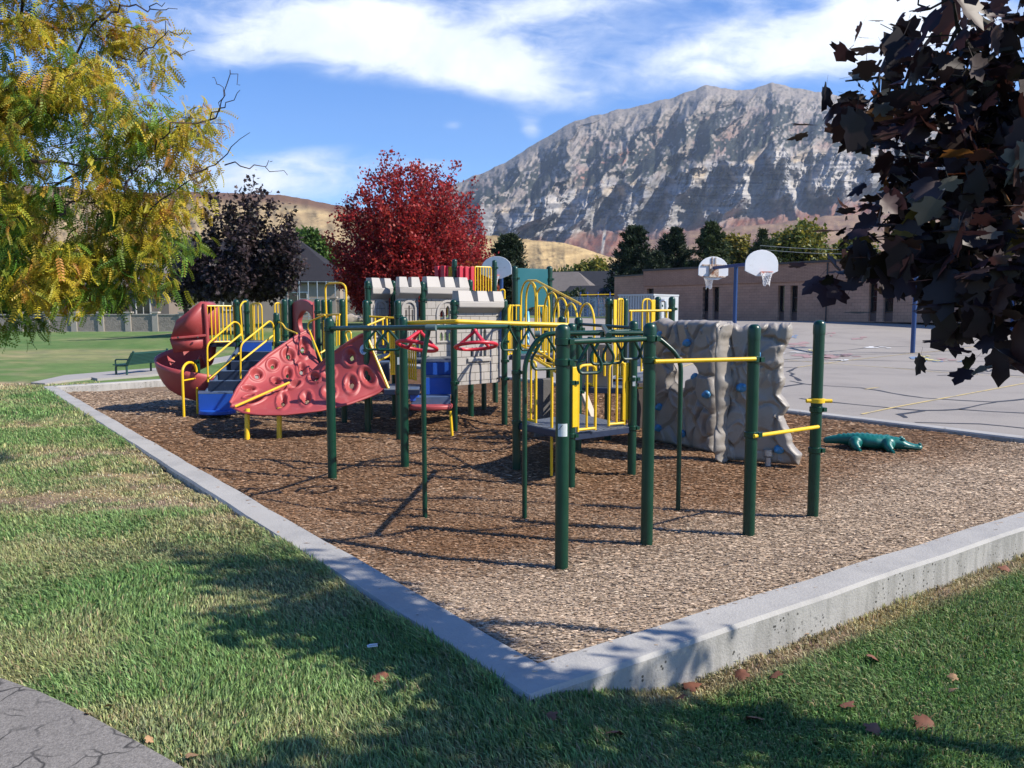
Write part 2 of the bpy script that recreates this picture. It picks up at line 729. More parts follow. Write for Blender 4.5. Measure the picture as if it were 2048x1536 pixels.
def dry_amount(x, y):
    """how withered the turf is (0 green .. 1 straw or bare)"""
    d = 0.8 * gauss_px(x, y, 330, 985, 0.9, 0.6) + 0.7 * gauss_px(x, y, 130, 915, 1.6, 0.4)
    d = d + 0.8 * gauss_px(x, y, 30, 1000, 0.8, 0.35) + 0.7 * gauss_px(x, y, 380, 935, 0.9, 0.7)
    d = d + 0.5 * gauss_px(x, y, 70, 852, 0.8, 0.35) + 0.6 * gauss_px(x, y, 30, 772, 1.2, 0.9)
    d = d + 0.35 * gauss_px(x, y, 560, 1030, 0.5, 0.5)
    d = np.clip(d * (0.75 + 1.2 * fbm(x * 1.6, y * 2.6, 4, 21)), 0, 1)
    d = np.clip(d * (0.25 + 1.7 * sstep(.32, .68, fbm(x * 4.2, y * 4.2, 5, 22, .62))), 0, 1)
    far = sstep(14, 26, y)
    streak = sstep(0.50, 0.72, fbm(x * 0.07 + 3, y * 0.22, 5, 33, .6)) * 0.38 * far
    patch = sstep(0.40, 0.70, fbm(x * 1.3, y * 1.3, 5, 35, .6)) * 0.30
    # straw left along the foot of the near right kerb
    n = (x - CO.x) * EN.x + (y - CO.y) * EN.y
    s = (x - CO.x) * ER.x + (y - CO.y) * ER.y
    st = np.exp(-((n + 0.07) / 0.09) ** 2) * sstep(0.2, 1.0, s) * (0.35 + fbm(s * 3, n * 3, 3, 4))
    front = sstep(-0.2, 0.6, s)
    return np.clip(d + streak + patch * (1 - 0.75 * front) + st, 0, 1)


def turf_color(x, y, jit=0.0):
    d = dry_amount(x, y)[:, None]
    s = (x - CO.x) * ER.x + (y - CO.y) * ER.y
    k = fbm(x * 0.8 + 9, y * 0.8, 4, 41)[:, None]
    green = np.array([0.066, 0.130, 0.036]) * (1 - k) + np.array([0.125, 0.185, 0.062]) * k
    cool = np.array([0.064, 0.128, 0.034])
    w = sstep(-0.6, 0.8, s)[:, None] * 0.75 * (sstep(12, 5, y)[:, None])
    green = green * (1 - w) + cool * w
    straw = np.array([0.40, 0.30, 0.165])
    bare = np.array([0.28, 0.205, 0.145])
    q = sstep(0.35, 0.7, fbm(x * 2.1, y * 3.0, 4, 51))[:, None]
    dryc = straw * (1 - q) + bare * q
    return green * (1 - d) + dryc * d


def make_lawn():
    ins = offset_poly(BED, 0.12)
    rows = [0.0]
    st = 0.05
    while rows[-1] < 1000:
        rows.append(rows[-1] + st)
        st *= 1.062
    rows = np.array(rows)
    V, Fs = [], []
    cnt = 0
    n = 4
    for i in range(n):
        a, b = ins[i], ins[(i + 1) % n]
        e = (b - a).normalized()
        nr = Vector((e.y, -e.x, 0))
        da = (offset_poly(ins, 1.0)[i] - a)
        db = (offset_poly(ins, 1.0)[(i + 1) % n] - b)
        m = 170
        t = np.linspace(0, 1, m)
        X = (a.x + da.x * rows)[:, None] * (1 - t) + (b.x + db.x * rows)[:, None] * t
        Y = (a.y + da.y * rows)[:, None] * (1 - t) + (b.y + db.y * rows)[:, None] * t
        V.append(np.stack([X.ravel(), Y.ravel()], -1))
        Fs.append(grid_faces(m, len(rows)) + cnt)
        cnt += m * len(rows)
    V = np.concatenate(V)
    z = lz(V[:, 0], V[:, 1])
    me = np_mesh('lawn', np.column_stack([V, z]), np.concatenate(Fs)[:, ::-1], turf_color(V[:, 0], V[:, 1]) * (0.72 + 0.4 * sstep(9, 20, V[:, 1]))[:, None])  # near ground darkened in colour for the shade between blades
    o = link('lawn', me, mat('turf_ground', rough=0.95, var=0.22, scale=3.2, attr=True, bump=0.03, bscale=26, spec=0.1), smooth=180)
    return tag(o, kind='structure')


make_lawn()


# ------------------------------------------------------------------ concrete kerb round the chips
def concrete_mat():
    m = mat('kerb_concrete', (0.36, 0.35, 0.325), 0.85, 0.07, 3.0, bump=0.004, bscale=70, spec=0.2)
    t = NT(m.node_tree)
    p = [n for n in t.n if n.type == 'BSDF_PRINCIPLED'][0]
    co = t.node('ShaderNodeTexCoord')
    ge = t.node('ShaderNodeNewGeometry')
    sep = t.node('ShaderNodeSeparateXYZ')
    t.l.new(ge.outputs['Normal'], sep.inputs[0])
    side = t.ramp(t.math('ABSOLUTE', sep.outputs[2]), 0.6, 0.3)
    old = p.inputs['Base Color'].links[0].from_socket
    # air holes: small dark pits on the formed side
    vo = t.node('ShaderNodeTexVoronoi')
    vo.inputs['Scale'].default_value = 30
    t.l.new(co.outputs['Object'], vo.inputs['Vector'])
    gate = t.ramp(t.noise(co.outputs['Object'], 5, 4, 0.6), 0.47, 0.62)
    pit = t.math('MULTIPLY', t.ramp(vo.outputs['Distance'], 0.30, 0.16), gate)
    pit = t.math('MULTIPLY', pit, side)
    mp = t.node('ShaderNodeMapping')
    mp.inputs['Scale'].default_value = (5, 5, 0.8)
    t.l.new(co.outputs['Object'], mp.inputs[0])
    run = t.math('MULTIPLY', t.ramp(t.noise(mp.outputs[0], 1.6, 6, 0.65), 0.42, 0.66), t.math('MULTIPLY', side, 0.8))
    spot = t.math('MULTIPLY', t.ramp(t.noise(co.outputs['Object'], 2.2, 7, 0.7), 0.42, 0.7), 0.6)
    spx = t.node('ShaderNodeSeparateXYZ')
    t.l.new(co.outputs['Object'], spx.inputs[0])
    c = t.mix(spot, old, (0.25, 0.245, 0.235, 1))
    c = t.mix(run, c, (0.22, 0.215, 0.195, 1))
    c = t.mix(pit, c, (0.055, 0.055, 0.05, 1))
    t.l.new(c, p.inputs['Base Color'])
    return m


CONC = concrete_mat()


def make_kerb():
    mb = MB()
    n = 4
    for i in range(n):
        a, b = BED[i], BED[(i + 1) % n]
        A, B = OUT[i], OUT[(i + 1) % n]
        L = (b - a).length
        ks = max(2, int(L / 0.4))
        for k in range(ks):
            t0, t1 = k / ks, (k + 1) / ks
            w = lambda t: 0.006 * (math.sin(t * 37 + i) + math.sin(t * 91 + 2 * i))
            q = []
            for t in (t0, t1):
                pi_, po = a.lerp(b, t), A.lerp(B, t)
                d = (po - pi_).normalized() * w(t)
                q.append((pi_ + d, po + d * .6))
            zt = KT
            ri = 0.02
            def up(v, z, o=None, s=0.0):
                return (v.x, v.y, z)
            (i0, o0), (i1, o1) = q
            di0, di1 = (o0 - i0).normalized() * ri, (o1 - i1).normalized() * ri
            mb.face([up(i0, -.3), up(i0, zt - ri), up(i1, zt - ri), up(i1, -.3)])
            mb.face([up(i0, zt - ri), up(i0 + di0, zt), up(i1 + di1, zt), up(i1, zt - ri)])
            mb.face([up(i0 + di0, zt), up(o0 - di0, zt), up(o1 - di1, zt), up(i1 + di1, zt)])
            mb.face([up(o0 - di0, zt), up(o0, zt - ri), up(o1, zt - ri), up(o1 - di1, zt)])
            mb.face([up(o0, zt - ri), up(o0, -.3), up(o1, -.3), up(o1, zt - ri)])
    o = mb.build('concrete_kerb', CONC, smooth=0)
    tag(o, kind='structure')


make_kerb()


# ------------------------------------------------------------------ wood chips
def chip_tone(x, y):
    """0 = sun-bleached grey-beige, 1 = darker damp brown (where the chips are raked and damp)"""
    dn = (x - C0.x) * EN.x + (y - C0.y) * EN.y
    r = np.hypot(x - C0.x, y - C0.y)
    t = 0.12 + 0.88 * sstep(1.0, 2.6, dn + 0.9 * (fbm(x * 0.9, y * 0.9, 4, 61) - 0.5))
    t = t * (0.62 + 0.75 * fbm(x * 0.7 + 5, y * 0.7, 4, 63))
    far = sstep(11.5, 15, y) * sstep(-2, -5, x)
    right = sstep(2.2, 4.2, x)
    t = t * (1 - 0.6 * far) * (1 - 0.12 * right)
    return np.clip(t, 0, 1)


def make_chips():
    m, n = 300, 420
    s, t = np.linspace(0, 1, m), np.linspace(0, 1, n) ** 1.25
    S, T = np.meshgrid(s, t)
    big = offset_poly(BED, 0.015)
    c = [np.array(p[:2]) for p in big]
    XY = ((1 - S)[..., None] * (1 - T)[..., None] * c[0] + S[..., None] * (1 - T)[..., None] * c[1]
          + S[..., None] * T[..., None] * c[2] + (1 - S)[..., None] * T[..., None] * c[3]).reshape(-1, 2)
    x, y = XY[:, 0], XY[:, 1]
    z = chip_z(x, y) + 0.012 * (fbm(x * 14, y * 14, 3, 77) - 0.5)
    k = chip_tone(x, y)[:, None]
    col = np.array([0.27, 0.205, 0.145]) * (1 - k) + np.array([0.120, 0.064, 0.032]) * k
    col *= (0.6 + 0.8 * fbm(x * 9, y * 9, 3, 71))[:, None]
    me = np_mesh('wood_chips', np.column_stack([XY, z]), grid_faces(m, n), col)
    mt = mat('wood_chip_bed', rough=0.9, var=0.4, scale=55, attr=True, bump=0.02, bscale=75, spec=0.1)
    o = link('wood_chips', me, mt, smooth=180)
    tag(o, kind='structure')
    # loose chips lying on top
    bands = [(3.5, 5.2, 7000, .85), (5.2, 7.5, 4000, 1.0), (7.5, 10.5, 1800, 1.35), (10.5, 17.5, 480, 2.0)]
    P, Sc = [], []
    for y0, y1, den, sc in bands:
        w = y1 * 0.9 + 0.5
        N = int(den * (y1 - y0) * 2 * w)
        xx, yy_ = RNG.uniform(-w, w, N), RNG.uniform(y0, y1, N)
        dist = poly_dist(xx, yy_, bedA)
        ok = (dist > 0.005) | ((dist > -KW + .01) & (RNG.uniform(size=N) < .035 * np.exp(dist / .05)))
        P.append(np.stack([xx[ok], yy_[ok]], -1))
        Sc.append(np.full(ok.sum(), sc))
    P, Sc = np.concatenate(P), np.concatenate(Sc)
    N = len(P)
    x, y = P[:, 0], P[:, 1]
    on_kerb = poly_dist(x, y, bedA) < 0.005
    pos = np.column_stack([x, y, np.where(on_kerb, KT + .003, chip_z(x, y) + RNG.uniform(0.0, 0.014, N))])
    an = RNG.uniform(0, 2 * np.pi, N)
    tilt = RNG.normal(size=N) * 0.33 * np.where(on_kerb, .1, 1)
    fwd = np.stack([np.cos(an) * np.cos(tilt), np.sin(an) * np.cos(tilt), np.sin(tilt)], -1)
    up = np.stack([RNG.normal(size=N) * .35, RNG.normal(size=N) * .35, np.ones(N)], -1)
    R = frames(fwd, up)
    tv = np.array([[-.5, -.5, 0], [.5, -.3, 0.0], [.5, .35, 0.0], [-.5, .5, 0], [0, 0, .25]])
    tf = np.array([[0, 1, 4], [1, 2, 4], [2, 3, 4], [3, 0, 4]])
    scl = np.stack([RNG.uniform(0.012, 0.034, N) * np.where(RNG.uniform(size=N) < .08, 2.0, 1) * Sc, RNG.uniform(0.004, 0.010, N) * Sc, np.full(N, 0.008) * Sc], -1)
    k = np.clip(chip_tone(x, y) + RNG.normal(size=N) * 0.22, 0, 1)[:, None]
    c = np.array([0.415, 0.325, 0.235]) * (1 - k) + np.array([0.215, 0.122, 0.066]) * k
    c = c * np.exp(RNG.normal(size=(N, 1)) * 0.34).clip(0.35, 1.9)
    V, Fc, C = scatter(tv, tf, pos, R, scl, c.clip(0, .75))
    me = np_mesh('loose_wood_chips', V, Fc, C)
    o = link('loose_wood_chips', me, mat('chip_wood', rough=0.85, var=0, attr=True, spec=0.15), smooth=0)
    tag(o, kind='stuff')


make_chips()


# ------------------------------------------------------------------ asphalt court with lines and cracks
def asphalt_mat(name, c, crack=False):
    m = mat(name, c, 0.9, 0.06, 0.5, bump=0.004, bscale=120, spec=0.2, grime=((c[0] * .72, c[1] * .72, c[2] * .74), 0.35, 0.45, 0.8))
    t = NT(m.node_tree)
    p = [n for n in t.n if n.type == 'BSDF_PRINCIPLED'][0]
    old = p.inputs['Base Color'].links[0].from_socket
    co = t.node('ShaderNodeTexCoord')
    sp = t.noise(co.outputs['Object'], 95 if crack else 40, 4, 0.85)
    k = t.math('ADD', t.math('MULTIPLY', sp, 2.6 if crack else 0.9), -0.3 if crack else 0.55)
    vm = t.node('ShaderNodeVectorMath', operation='SCALE')
    t.l.new(old, vm.inputs[0])
    t.l.new(k, vm.inputs[3])
    base = vm.outputs[0]
    if crack:
        w = t.node('ShaderNodeMix', data_type='VECTOR')
        w.inputs[0].default_value = 0.16
        nz = t.node('ShaderNodeTexNoise')
        nz.inputs['Scale'].default_value = 6
        t.l.new(co.outputs['Object'], nz.inputs['Vector'])
        t.l.new(co.outputs['Object'], w.inputs[4])
        t.l.new(nz.outputs['Color'], w.inputs[5])
        vo = t.node('ShaderNodeTexVoronoi', feature='DISTANCE_TO_EDGE')
        vo.inputs['Scale'].default_value = 7.5
        t.l.new(w.outputs[1], vo.inputs['Vector'])
        e = t.ramp(vo.outputs['Distance'], 0.055, 0.005)
        e = t.math('MULTIPLY', e, t.ramp(t.noise(co.outputs['Object'], 3.5, 4), 0.44, 0.62))
        base = t.mix(e, base, (0.05, 0.048, 0.045, 1))
    t.l.new(base, p.inputs['Base Color'])
    return m


def make_court():
    top = [A0, A1, A2]
    m, n = 90, 120
    # rows from the kerb line to the far line
    s = np.linspace(0, 1, m)
    def along(P, frac):
        P = np.array([[p.x, p.y] for p in P])
        L = np.r_[0, frac]
        return np.stack([np.interp(s, L, P[:, 0]), np.interp(s, L, P[:, 1])], -1)
    near = along([A0, A1, A2], [0.85, 1.0])
    far = along([B0, B1, B2], [0.55, 1.0])
    t = np.linspace(0, 1, n) ** 1.4
    XY = (near[None] * (1 - t)[:, None, None] + far[None] * t[:, None, None]).reshape(-1, 2)
    z = court_z(XY[:, 0], XY[:, 1])
    me = np_mesh('asphalt_court', np.column_stack([XY, z]), grid_faces(m, n)[:, ::-1])
    o = link('asphalt_court', me, asphalt_mat('old_asphalt', (0.285, 0.26, 0.23)), smooth=180)
    tag(o, kind='structure')


make_court()


def on_court(px, py, lift=0.0):
    z = 0.1
    for _ in range(12):
        p = G(px, py, z)
        z = float(court_z(p.x, p.y))
    return Vector((p.x, p.y, z + lift))


def ribbon(polys, width, lift, wob=0.0):
    mb = MB()
    for pl in polys:
        P = []
        for a, b in zip(pl[:-1], pl[1:]):
            pa, pb = on_court(*a), on_court(*b)
            n = max(2, int((pb - pa).length / 0.5))
            for k in range(n):
                P.append(pa.lerp(pb, k / n))
        P.append(on_court(*pl[-1]))
        Q = []
        for j, p in enumerate(P):
            d = P[min(j + 1, len(P) - 1)] - P[max(j - 1, 0)]
            sd = Vector((-d.y, d.x, 0)).normalized()
            if 0 < j < len(P) - 1:
                p = p + sd * random.gauss(0, wob)
            w = width * (1 + (random.uniform(-.45, .45) if wob else 0)) / 2
            Q.append((p + sd * w, p - sd * w))
        for (a, b), (c, d) in zip(Q[:-1], Q[1:]):
            f = []
            for v in (a, b, d, c):
                f.append((v.x, v.y, float(court_z(v.x, v.y)) + lift))
            mb.face(f)
    return mb


def make_markings():
    cracks = [[(1568, 708), (1675, 710), (1760, 708), (1823, 706), (1967, 699)], [(1829, 708), (1930, 711), (2080, 717)],
              [(1646, 683), (1760, 692), (1889, 695), (1941, 688)], [(1560, 720), (1610, 716), (1650, 710)],
              [(1769, 735), (1895, 742), (2060, 753)], [(1875, 751), (1927, 749), (1978, 743), (1984, 739), (2018, 731), (2048, 728)],
              [(1935, 735), (1955, 739), (1978, 743)],
              [(1580, 762), (1606, 768), (1640, 771), (1720, 776), (1818, 792), (1846, 796), (1990, 805), (2060, 797)],
              [(1990, 805), (1918, 819), (1846, 822), (1760, 814), (1660, 804), (1600, 797)], [(1846, 822), (1800, 829), (1812, 836)],
              [(1918, 819), (2060, 827)], [(1566, 735), (1592, 735), (1575, 744)], [(1580, 745), (1600, 762)], [(1560, 775), (1606, 768)],
              [(1830, 845), (1960, 848), (2060, 858)], [(1560, 672), (1700, 674), (1900, 672), (2060, 668)],
              [(1120, 655), (1230, 652), (1330, 656)], [(1340, 690), (1420, 700)], [(1345, 720), (1400, 712)],
              [(2050, 690), (1990, 664)]]
    o = ribbon(cracks, 0.085, 0.004, 0.03).build('crack_sealant', mat('tar', (0.028, 0.028, 0.03), 0.6, 0.1, 3), smooth=0)
    tag(o, kind='structure')
    lines = [[(1594, 735), (1697, 721), (1812, 708), (1961, 692)], [(1560, 719), (1683, 729), (1769, 735), (1895, 746), (2060, 756)],
             [(1730, 779), (1757, 775)], [(1723, 829), (1789, 815), (2060, 765)], [(1585, 686), (1670, 679)],
             [(1340, 742), (1420, 716)]]
    o = ribbon(lines, 0.055, 0.008).build('court_line', mat('worn_yellow_paint', (0.55, 0.42, 0.16), 0.8, 0.2, 8, grime=((0.25, 0.24, 0.22), 5, 0.45, 0.7)), smooth=0)
    tag(o, kind='structure')
    # painted play maps on the far asphalt
    maps = [((0.30, 0.19, 0.18), [(1640, 664, 60, 3.0), (1700, 663, 26, 2.0), (1600, 655, 34, 1.6), (1905, 668, 30, 2.5), (1720, 652, 20, 1.2), (1660, 650, 14, 1.0)]),
            ((0.14, 0.21, 0.32), [(1845, 668, 24, 3.6), (1930, 668, 26, 2.4), (1880, 671, 22, 2.0), (1585, 651, 16, 1.0)]),
            ((0.55, 0.50, 0.20), [(1870, 674, 26, 1.6), (1850, 664, 16, 1.2), (1625, 659, 12, 1.0)]),
            ((0.60, 0.60, 0.58), [(1580, 661, 40, 1.0), (1760, 657, 30, 0.8), (1690, 668, 22, 0.7)])]
    for i, (c, bl) in enumerate(maps):
        mb = MB()
        for px, py, w, h in bl:
            for k in range(5):
                cx, cy = px + random.uniform(-.7, .7) * w, py + random.uniform(-.8, .8) * h
                ww, hh = w * random.uniform(.15, .45), h * random.uniform(.2, .5)
                q = []
                for a in range(9):
                    an = a / 9 * 2 * math.pi
                    p = on_court(cx + ww * math.cos(an) * random.uniform(.7, 1.1), cy + hh * math.sin(an) * random.uniform(.7, 1.1))
                    q.append((p.x, p.y, p.z + 0.012 + 0.003 * i))
                mb.face(q[::-1])
        o = mb.build('painted_map', mat('map_paint_%d' % i, c, 0.85, 0.15, 2, grime=((0.2, 0.2, 0.2), 3, 0.5, 0.75)), smooth=0)
        tag(o, kind='structure')


make_markings()


# ------------------------------------------------------------------ asphalt path in the near left corner, far paths
def make_paths():
    edge = [(-420, 1255), (-120, 1325), (0, 1360), (80, 1388), (170, 1430), (260, 1480), (360, 1536), (470, 1610), (640, 1760)]
    E = [G(px, py, 0.125) for px, py in edge]
    P = [(p.x, p.y) for p in E] + [(-0.6, 0.6), (-4.5, 0.6), (-6.5, 2.5)]
    mb = MB().slab(P, -0.05, 0.142)
    o = mb.build('asphalt_path', asphalt_mat('weathered_asphalt', (0.205, 0.19, 0.17), True), bevel=0.01, smooth=0)
    tag(o, kind='structure')
    pm = mat('pale_pavement', (0.30, 0.285, 0.265), 0.9, 0.08, 2, spec=0.2)
    for pts in ([(62, 767), (130, 752), (250, 742), (330, 736), (460, 712), (640, 694), (640, 698), (470, 720), (335, 745), (240, 752), (128, 763), (90, 769)],
                [(182, 757), (258, 748), (338, 745), (338, 748), (300, 752), (195, 760)]):
        mb = MB()
        q = []
        for px, py in pts:
            p = G(px, py, 0.13)
            q.append((p.x, p.y))
        mb.slab(q, 0.0, 0.155 if len(pts) > 6 else 0.165)
        tag(mb.build('pavement', pm, smooth=0), kind='structure')
    return P


PATH = np.array(make_paths())


# ------------------------------------------------------------------ grass blades
def make_grass():
    bands = [(2.3, 4.0, 16000, .95), (4.0, 5.6, 10000, 1.05), (5.6, 8.0, 5200, 1.3), (8.0, 12.0, 2300, 1.75), (12.0, 18.0, 800, 2.5)]
    P, Sc = [], []
    for y0, y1, den, sc in bands:
        w = y1 * 1.0 + 0.6
        N = int(den * (y1 - y0) * 2 * w)
        xx, yy_ = RNG.uniform(-w, w, N), RNG.uniform(y0, y1, N)
        ok = (np.abs(xx) < yy_ * 1.0 + 0.6) & ((np.abs(xx) < yy_ * .72 + .3) | (RNG.uniform(size=N) < .6)) & (poly_dist(xx, yy_, outA) < -0.004) & ~in_poly(xx, yy_, PATH) & ~in_poly(xx, yy_, courtA)
        keep = RNG.uniform(size=N) > 0.75 * np.clip(dry_amount(xx, yy_) - 0.25, 0, 1)
        ok &= keep
        P.append(np.stack([xx[ok], yy_[ok]], -1))
        Sc.append(np.full(ok.sum(), sc))
    # tufts leaning over the kerb edge and the path edge
    for (a, b, n0) in ((OUT[0], OUT[3], 9000), (OUT[0], OUT[1], 3500)):
        t = RNG.uniform(0, 0.75, n0) ** 1.5
        e = (b - a).normalized()
        sd = np.array([e.y, -e.x]) if b is OUT[1] else np.array([-e.y, e.x])
        off = np.abs(RNG.normal(size=n0)) * 0.05 + 0.006
        xx = a.x + (b.x - a.x) * t + sd[0] * off
        yy_ = a.y + (b.y - a.y) * t + sd[1] * off
        g = fbm(t * 40, t * 0, 3, 3)
        ok = (poly_dist(xx, yy_, outA) < 0) & (g > 0.36)
        if b is OUT[1]:
            ok &= g > 0.5
        P.append(np.stack([xx[ok], yy_[ok]], -1))
        Sc.append(np.full(ok.sum(), 1.25))
    P, Sc = np.concatenate(P), np.concatenate(Sc)
    N = len(P)
    x, y = P[:, 0], P[:, 1]
    d = dry_amount(x, y)
    tall = fbm(x * 1.3, y * 1.3, 3, 90)
    dk = -poly_dist(x, y, outA)
    L = RNG.uniform(0.028, 0.060, N) * (0.6 + 0.9 * tall) * (1 - 0.5 * np.clip(d, 0, 1)) * Sc ** 0.45
    L *= 1 + 0.55 * np.exp(-(dk / 0.12) ** 2)
    W = RNG.uniform(0.0022, 0.0042, N) * Sc
    an = RNG.uniform(0, 2 * np.pi, N)
    wind = fbm(x * 0.9, y * 0.9, 3, 95) * 6
    lean = RNG.uniform(0.25, 1.15, N)
    dirx = np.cos(an) * 0.7 + np.cos(wind) * 0.5
    diry = np.sin(an) * 0.7 + np.sin(wind) * 0.5
    z0 = lz(x, y) - 0.004
    base = np.column_stack([x, y, z0])
    side = np.column_stack([-np.sin(an), np.cos(an), np.zeros(N)]) * W[:, None]
    bend = np.column_stack([dirx, diry, np.zeros(N)]) * (lean * L)[:, None]
    up = np.array([0, 0, 1.0])[None] * L[:, None]
    mid = base + up * 0.55 + bend * 0.28
    tip = base + up * 0.9 * (1 - 0.25 * lean)[:, None] + bend * 0.85
    V = np.stack([base - side, base + side, mid + side * 0.8, mid - side * 0.8, tip], 1).reshape(-1, 3)
    o5 = (np.arange(N) * 5)[:, None]
    Fc = np.concatenate([np.array([[0, 1, 2]]) + o5, np.array([[0, 2, 3]]) + o5, np.array([[3, 2, 4]]) + o5])
    c = turf_color(x, y) * 1.75
    dead = (RNG.uniform(size=N) < 0.07 + 0.5 * d)[:, None]
    strawc = np.array([0.36, 0.31, 0.16]) * RNG.uniform(0.6, 1.15, (N, 1))
    c = np.where(dead, strawc, c)
    c = c * np.exp(RNG.normal(size=(N, 1)) * 0.28) * (1 + RNG.normal(size=(N, 3)) * 0.06)
    me = np_mesh('grass', V, Fc, np.repeat(c.clip(0.004, .6), 5, axis=0))
    o = link('grass', me, mat('grass_blade', rough=0.55, var=0, attr=True, trans=0.3, spec=0.35), smooth=0)
    tag(o, kind='stuff')


make_grass()


# ------------------------------------------------------------------ mountain and hills
def terrain_mat(name, scale, amp=0.5, bump=8.0, bs=0.02):
    return mat(name, rough=0.95, var=amp, scale=scale, attr=True, bump=bump, bscale=bs, spec=0.05)


def make_mountain():
    NU, NV = 1250, 540
    px = np.linspace(560, 2700, NU)
    sky_px = [560, 650, 750, 850, 950, 1010, 1080, 1150, 1195, 1240, 1290, 1340, 1380, 1413, 1440, 1470, 1500, 1545, 1580, 1620, 1700, 1800, 1900, 2048, 2300, 2700]
    sky_py = [500, 470, 432, 395, 352, 325, 282, 240, 231, 219, 208, 197, 182, 170, 176, 181, 179, 165, 174, 180, 197, 214, 235, 262, 300, 360]
    ys = np.interp(px, sky_px, sky_py) + 3.0 * (fbm(px / 22, px * 0, 4, 301) - 0.5) * 2
    yb = np.interp(px, [560, 950, 1100, 1200, 1330, 1500, 1600, 1700, 2000, 2700], [545, 492, 482, 458, 462, 432, 418, 402, 400, 430])
    yb = yb + 16 * (fbm(px / 45, px * 0 + 4, 3, 305) - 0.5)
    frac = np.interp(px, [560, 950, 1050, 1150, 1300, 1450, 1550, 1700, 2700], [0.5, 0.5, 0.42, 0.40, 0.40, 0.46, 0.48, 0.46, 0.4])
    frac = frac + 0.16 * (fbm(px / 38, px * 0 + 9, 4, 309) - 0.5)
    yc = yb - (yb - ys) * np.clip(frac, .2, .7)
    a = np.linspace(0, 1, NV)[:, None]
    ks, kc = 0.24, 0.55
    Pk = [0, ks, kc, 1]
    Y0 = np.full_like(px, 566.0)
    py = np.where(a < ks, Y0 + (yb - Y0) * (a / ks), np.where(a < kc, yb + (yc - yb) * ((a - ks) / (kc - ks)), yc + (ys - yc) * ((a - kc) / (1 - kc))))
    dist = np.where(a < ks, 1500 + 1400 * (a / ks), np.where(a < kc, 2900 + 260 * ((a - ks) / (kc - ks)), 3160 + 1500 * ((a - kc) / (1 - kc)) ** 0.9))
    U = px[None] / 100.0 + 0 * a
    # spurs and gullies, leaning to the left as they climb down
    h = (500 - py) / 100.0
    up = sstep(ks - 0.02, ks + 0.05, a)
    top = sstep(1.0, 0.86, a)
    hc = (500 - yc)[None] / 100.0
    lean = U - 0.22 * np.minimum(h, hc) - 0.95 * np.maximum(h - hc, 0)
    w1 = 0.55 * (fbm(U * 0.9, h * 1.2, 3, 311) - 0.5)
    upg = sstep(0.02, ks + .12, a)
    w0 = 1.9 * (fbm(U * .55 + 3, h * .75, 4, 309) - .5)
    ph = lean * 0.92 + w0
    tri = np.abs(((ph % 1.0) + 1) % 1.0 - .5) * 2
    k1 = hash2(np.floor(ph + .5), ph * 0, 77)
    sp = .12 + .86 * (1 - tri) * (.55 + .6 * k1)
    sp2 = ridged(lean * 1.9 + w1 * 1.4, h * 0.7, 3, 317)
    sp3 = ridged(U * 7.0 - h * 3 + w1 * 4, h * 3.4, 5, 319)
    # vertical flutes of the cliffs
    cl = sstep(ks - .03, ks + .12, a) * sstep(kc + .10, kc - .03, a)
    fl = ridged(U * 3.4 - h * .6 + 0.3 * w1, h * 0.5, 5, 323, .6)
    pb = ph * 1.0 + .12
    tb = np.abs(((pb % 1.0) + 1) % 1.0 - .5) * 2
    butt = sstep(.30, .62, 1 - tb + .22 * (fbm(U * 3.2, h * 1.2, 3, 328) - .5))
    dz = upg * top * ((sp - 0.55) * -420 * (1 - .55 * cl) + (sp2 - 0.55) * -150 + (sp3 - .5) * -130)
    dz = dz + cl * ((fl - 0.5) * -130 + (butt - 0.5) * -170)
    skirt = sstep(0.0, ks, a) * sstep(ks + .06, ks, a)
    dz = dz + skirt * ((ridged(lean * 3.2, h, 3, 331) - .5) * -70)
    dist2 = dist + dz
    cx = (px[None] - 1024) / F
    cy = (768 - py) / F
    dx, dy, dzz = cx + 0 * cy, CT + cy * ST, -ST + cy * CT
    k = dist2 / dy
    X, Y, Z = dx * k, dist2, CAMH + dzz * k
    # colours: limestone, scrub, conifers, talus
    n1 = fbm(U * 7, h * 9, 5, 341)
    n2 = fbm(U * 22, h * 26, 4, 347)
    n3 = vnoise(U * 24, h * 20, 349)
    form = (sp - .55) * 420 + (sp2 - .55) * 150 + (sp3 - .5) * 40
    asp = np.gradient(form, axis=1) / np.gradient(px)[None]
    west = sstep(-1.5, 5.0, asp)          # flanks turned from the sun: wooded, colour darkened to deepen their shade
    rock = np.array([0.31, 0.30, 0.29])
    warm = np.array([0.40, 0.325, 0.23])
    tan = np.array([0.205, 0.17, 0.138])
    scrub = np.array([0.17, 0.072, 0.05])
    talus = np.array([0.21, 0.115, 0.082])
    fir = np.array([0.022, 0.030, 0.026])
    gray = np.array([0.20, 0.20, 0.205])
    def L(c, d, f):
        return c * (1 - f[..., None]) + d * f[..., None]
    c = np.broadcast_to(rock, n1.shape + (3,)).copy()
    c = L(c, gray, sstep(0.4, 0.62, n1))
    c = L(c, warm, sstep(0.5, 0.7, fbm(U * 3, h * 5, 3, 353)) * cl * sstep(kc - .14, kc - .02, a))
    # bedding: thin darker ledges across the cliff, broken up
    bed = sstep(0.50, 0.66, vnoise(U * 1.6, h * 24 + 1.2 * w1, 357)) * cl
    c = L(c, np.array([0.105, 0.10, 0.098]), bed * 0.5)
    pale = sstep(.5, .66, fbm(U * 1.6, h * 1.5, 3, 359)) * cl
    c = L(c, np.array([0.40, 0.375, 0.34]), pale * (1 - bed) * .8)
    upper = sstep(kc - 0.04, kc + .08, a)
    c = L(c, tan, upper * (0.45 + 0.5 * n1))
    summit = sstep(0.80, 0.97, a)
    c = L(c, np.array([0.235, 0.205, 0.175]), summit * 0.7)
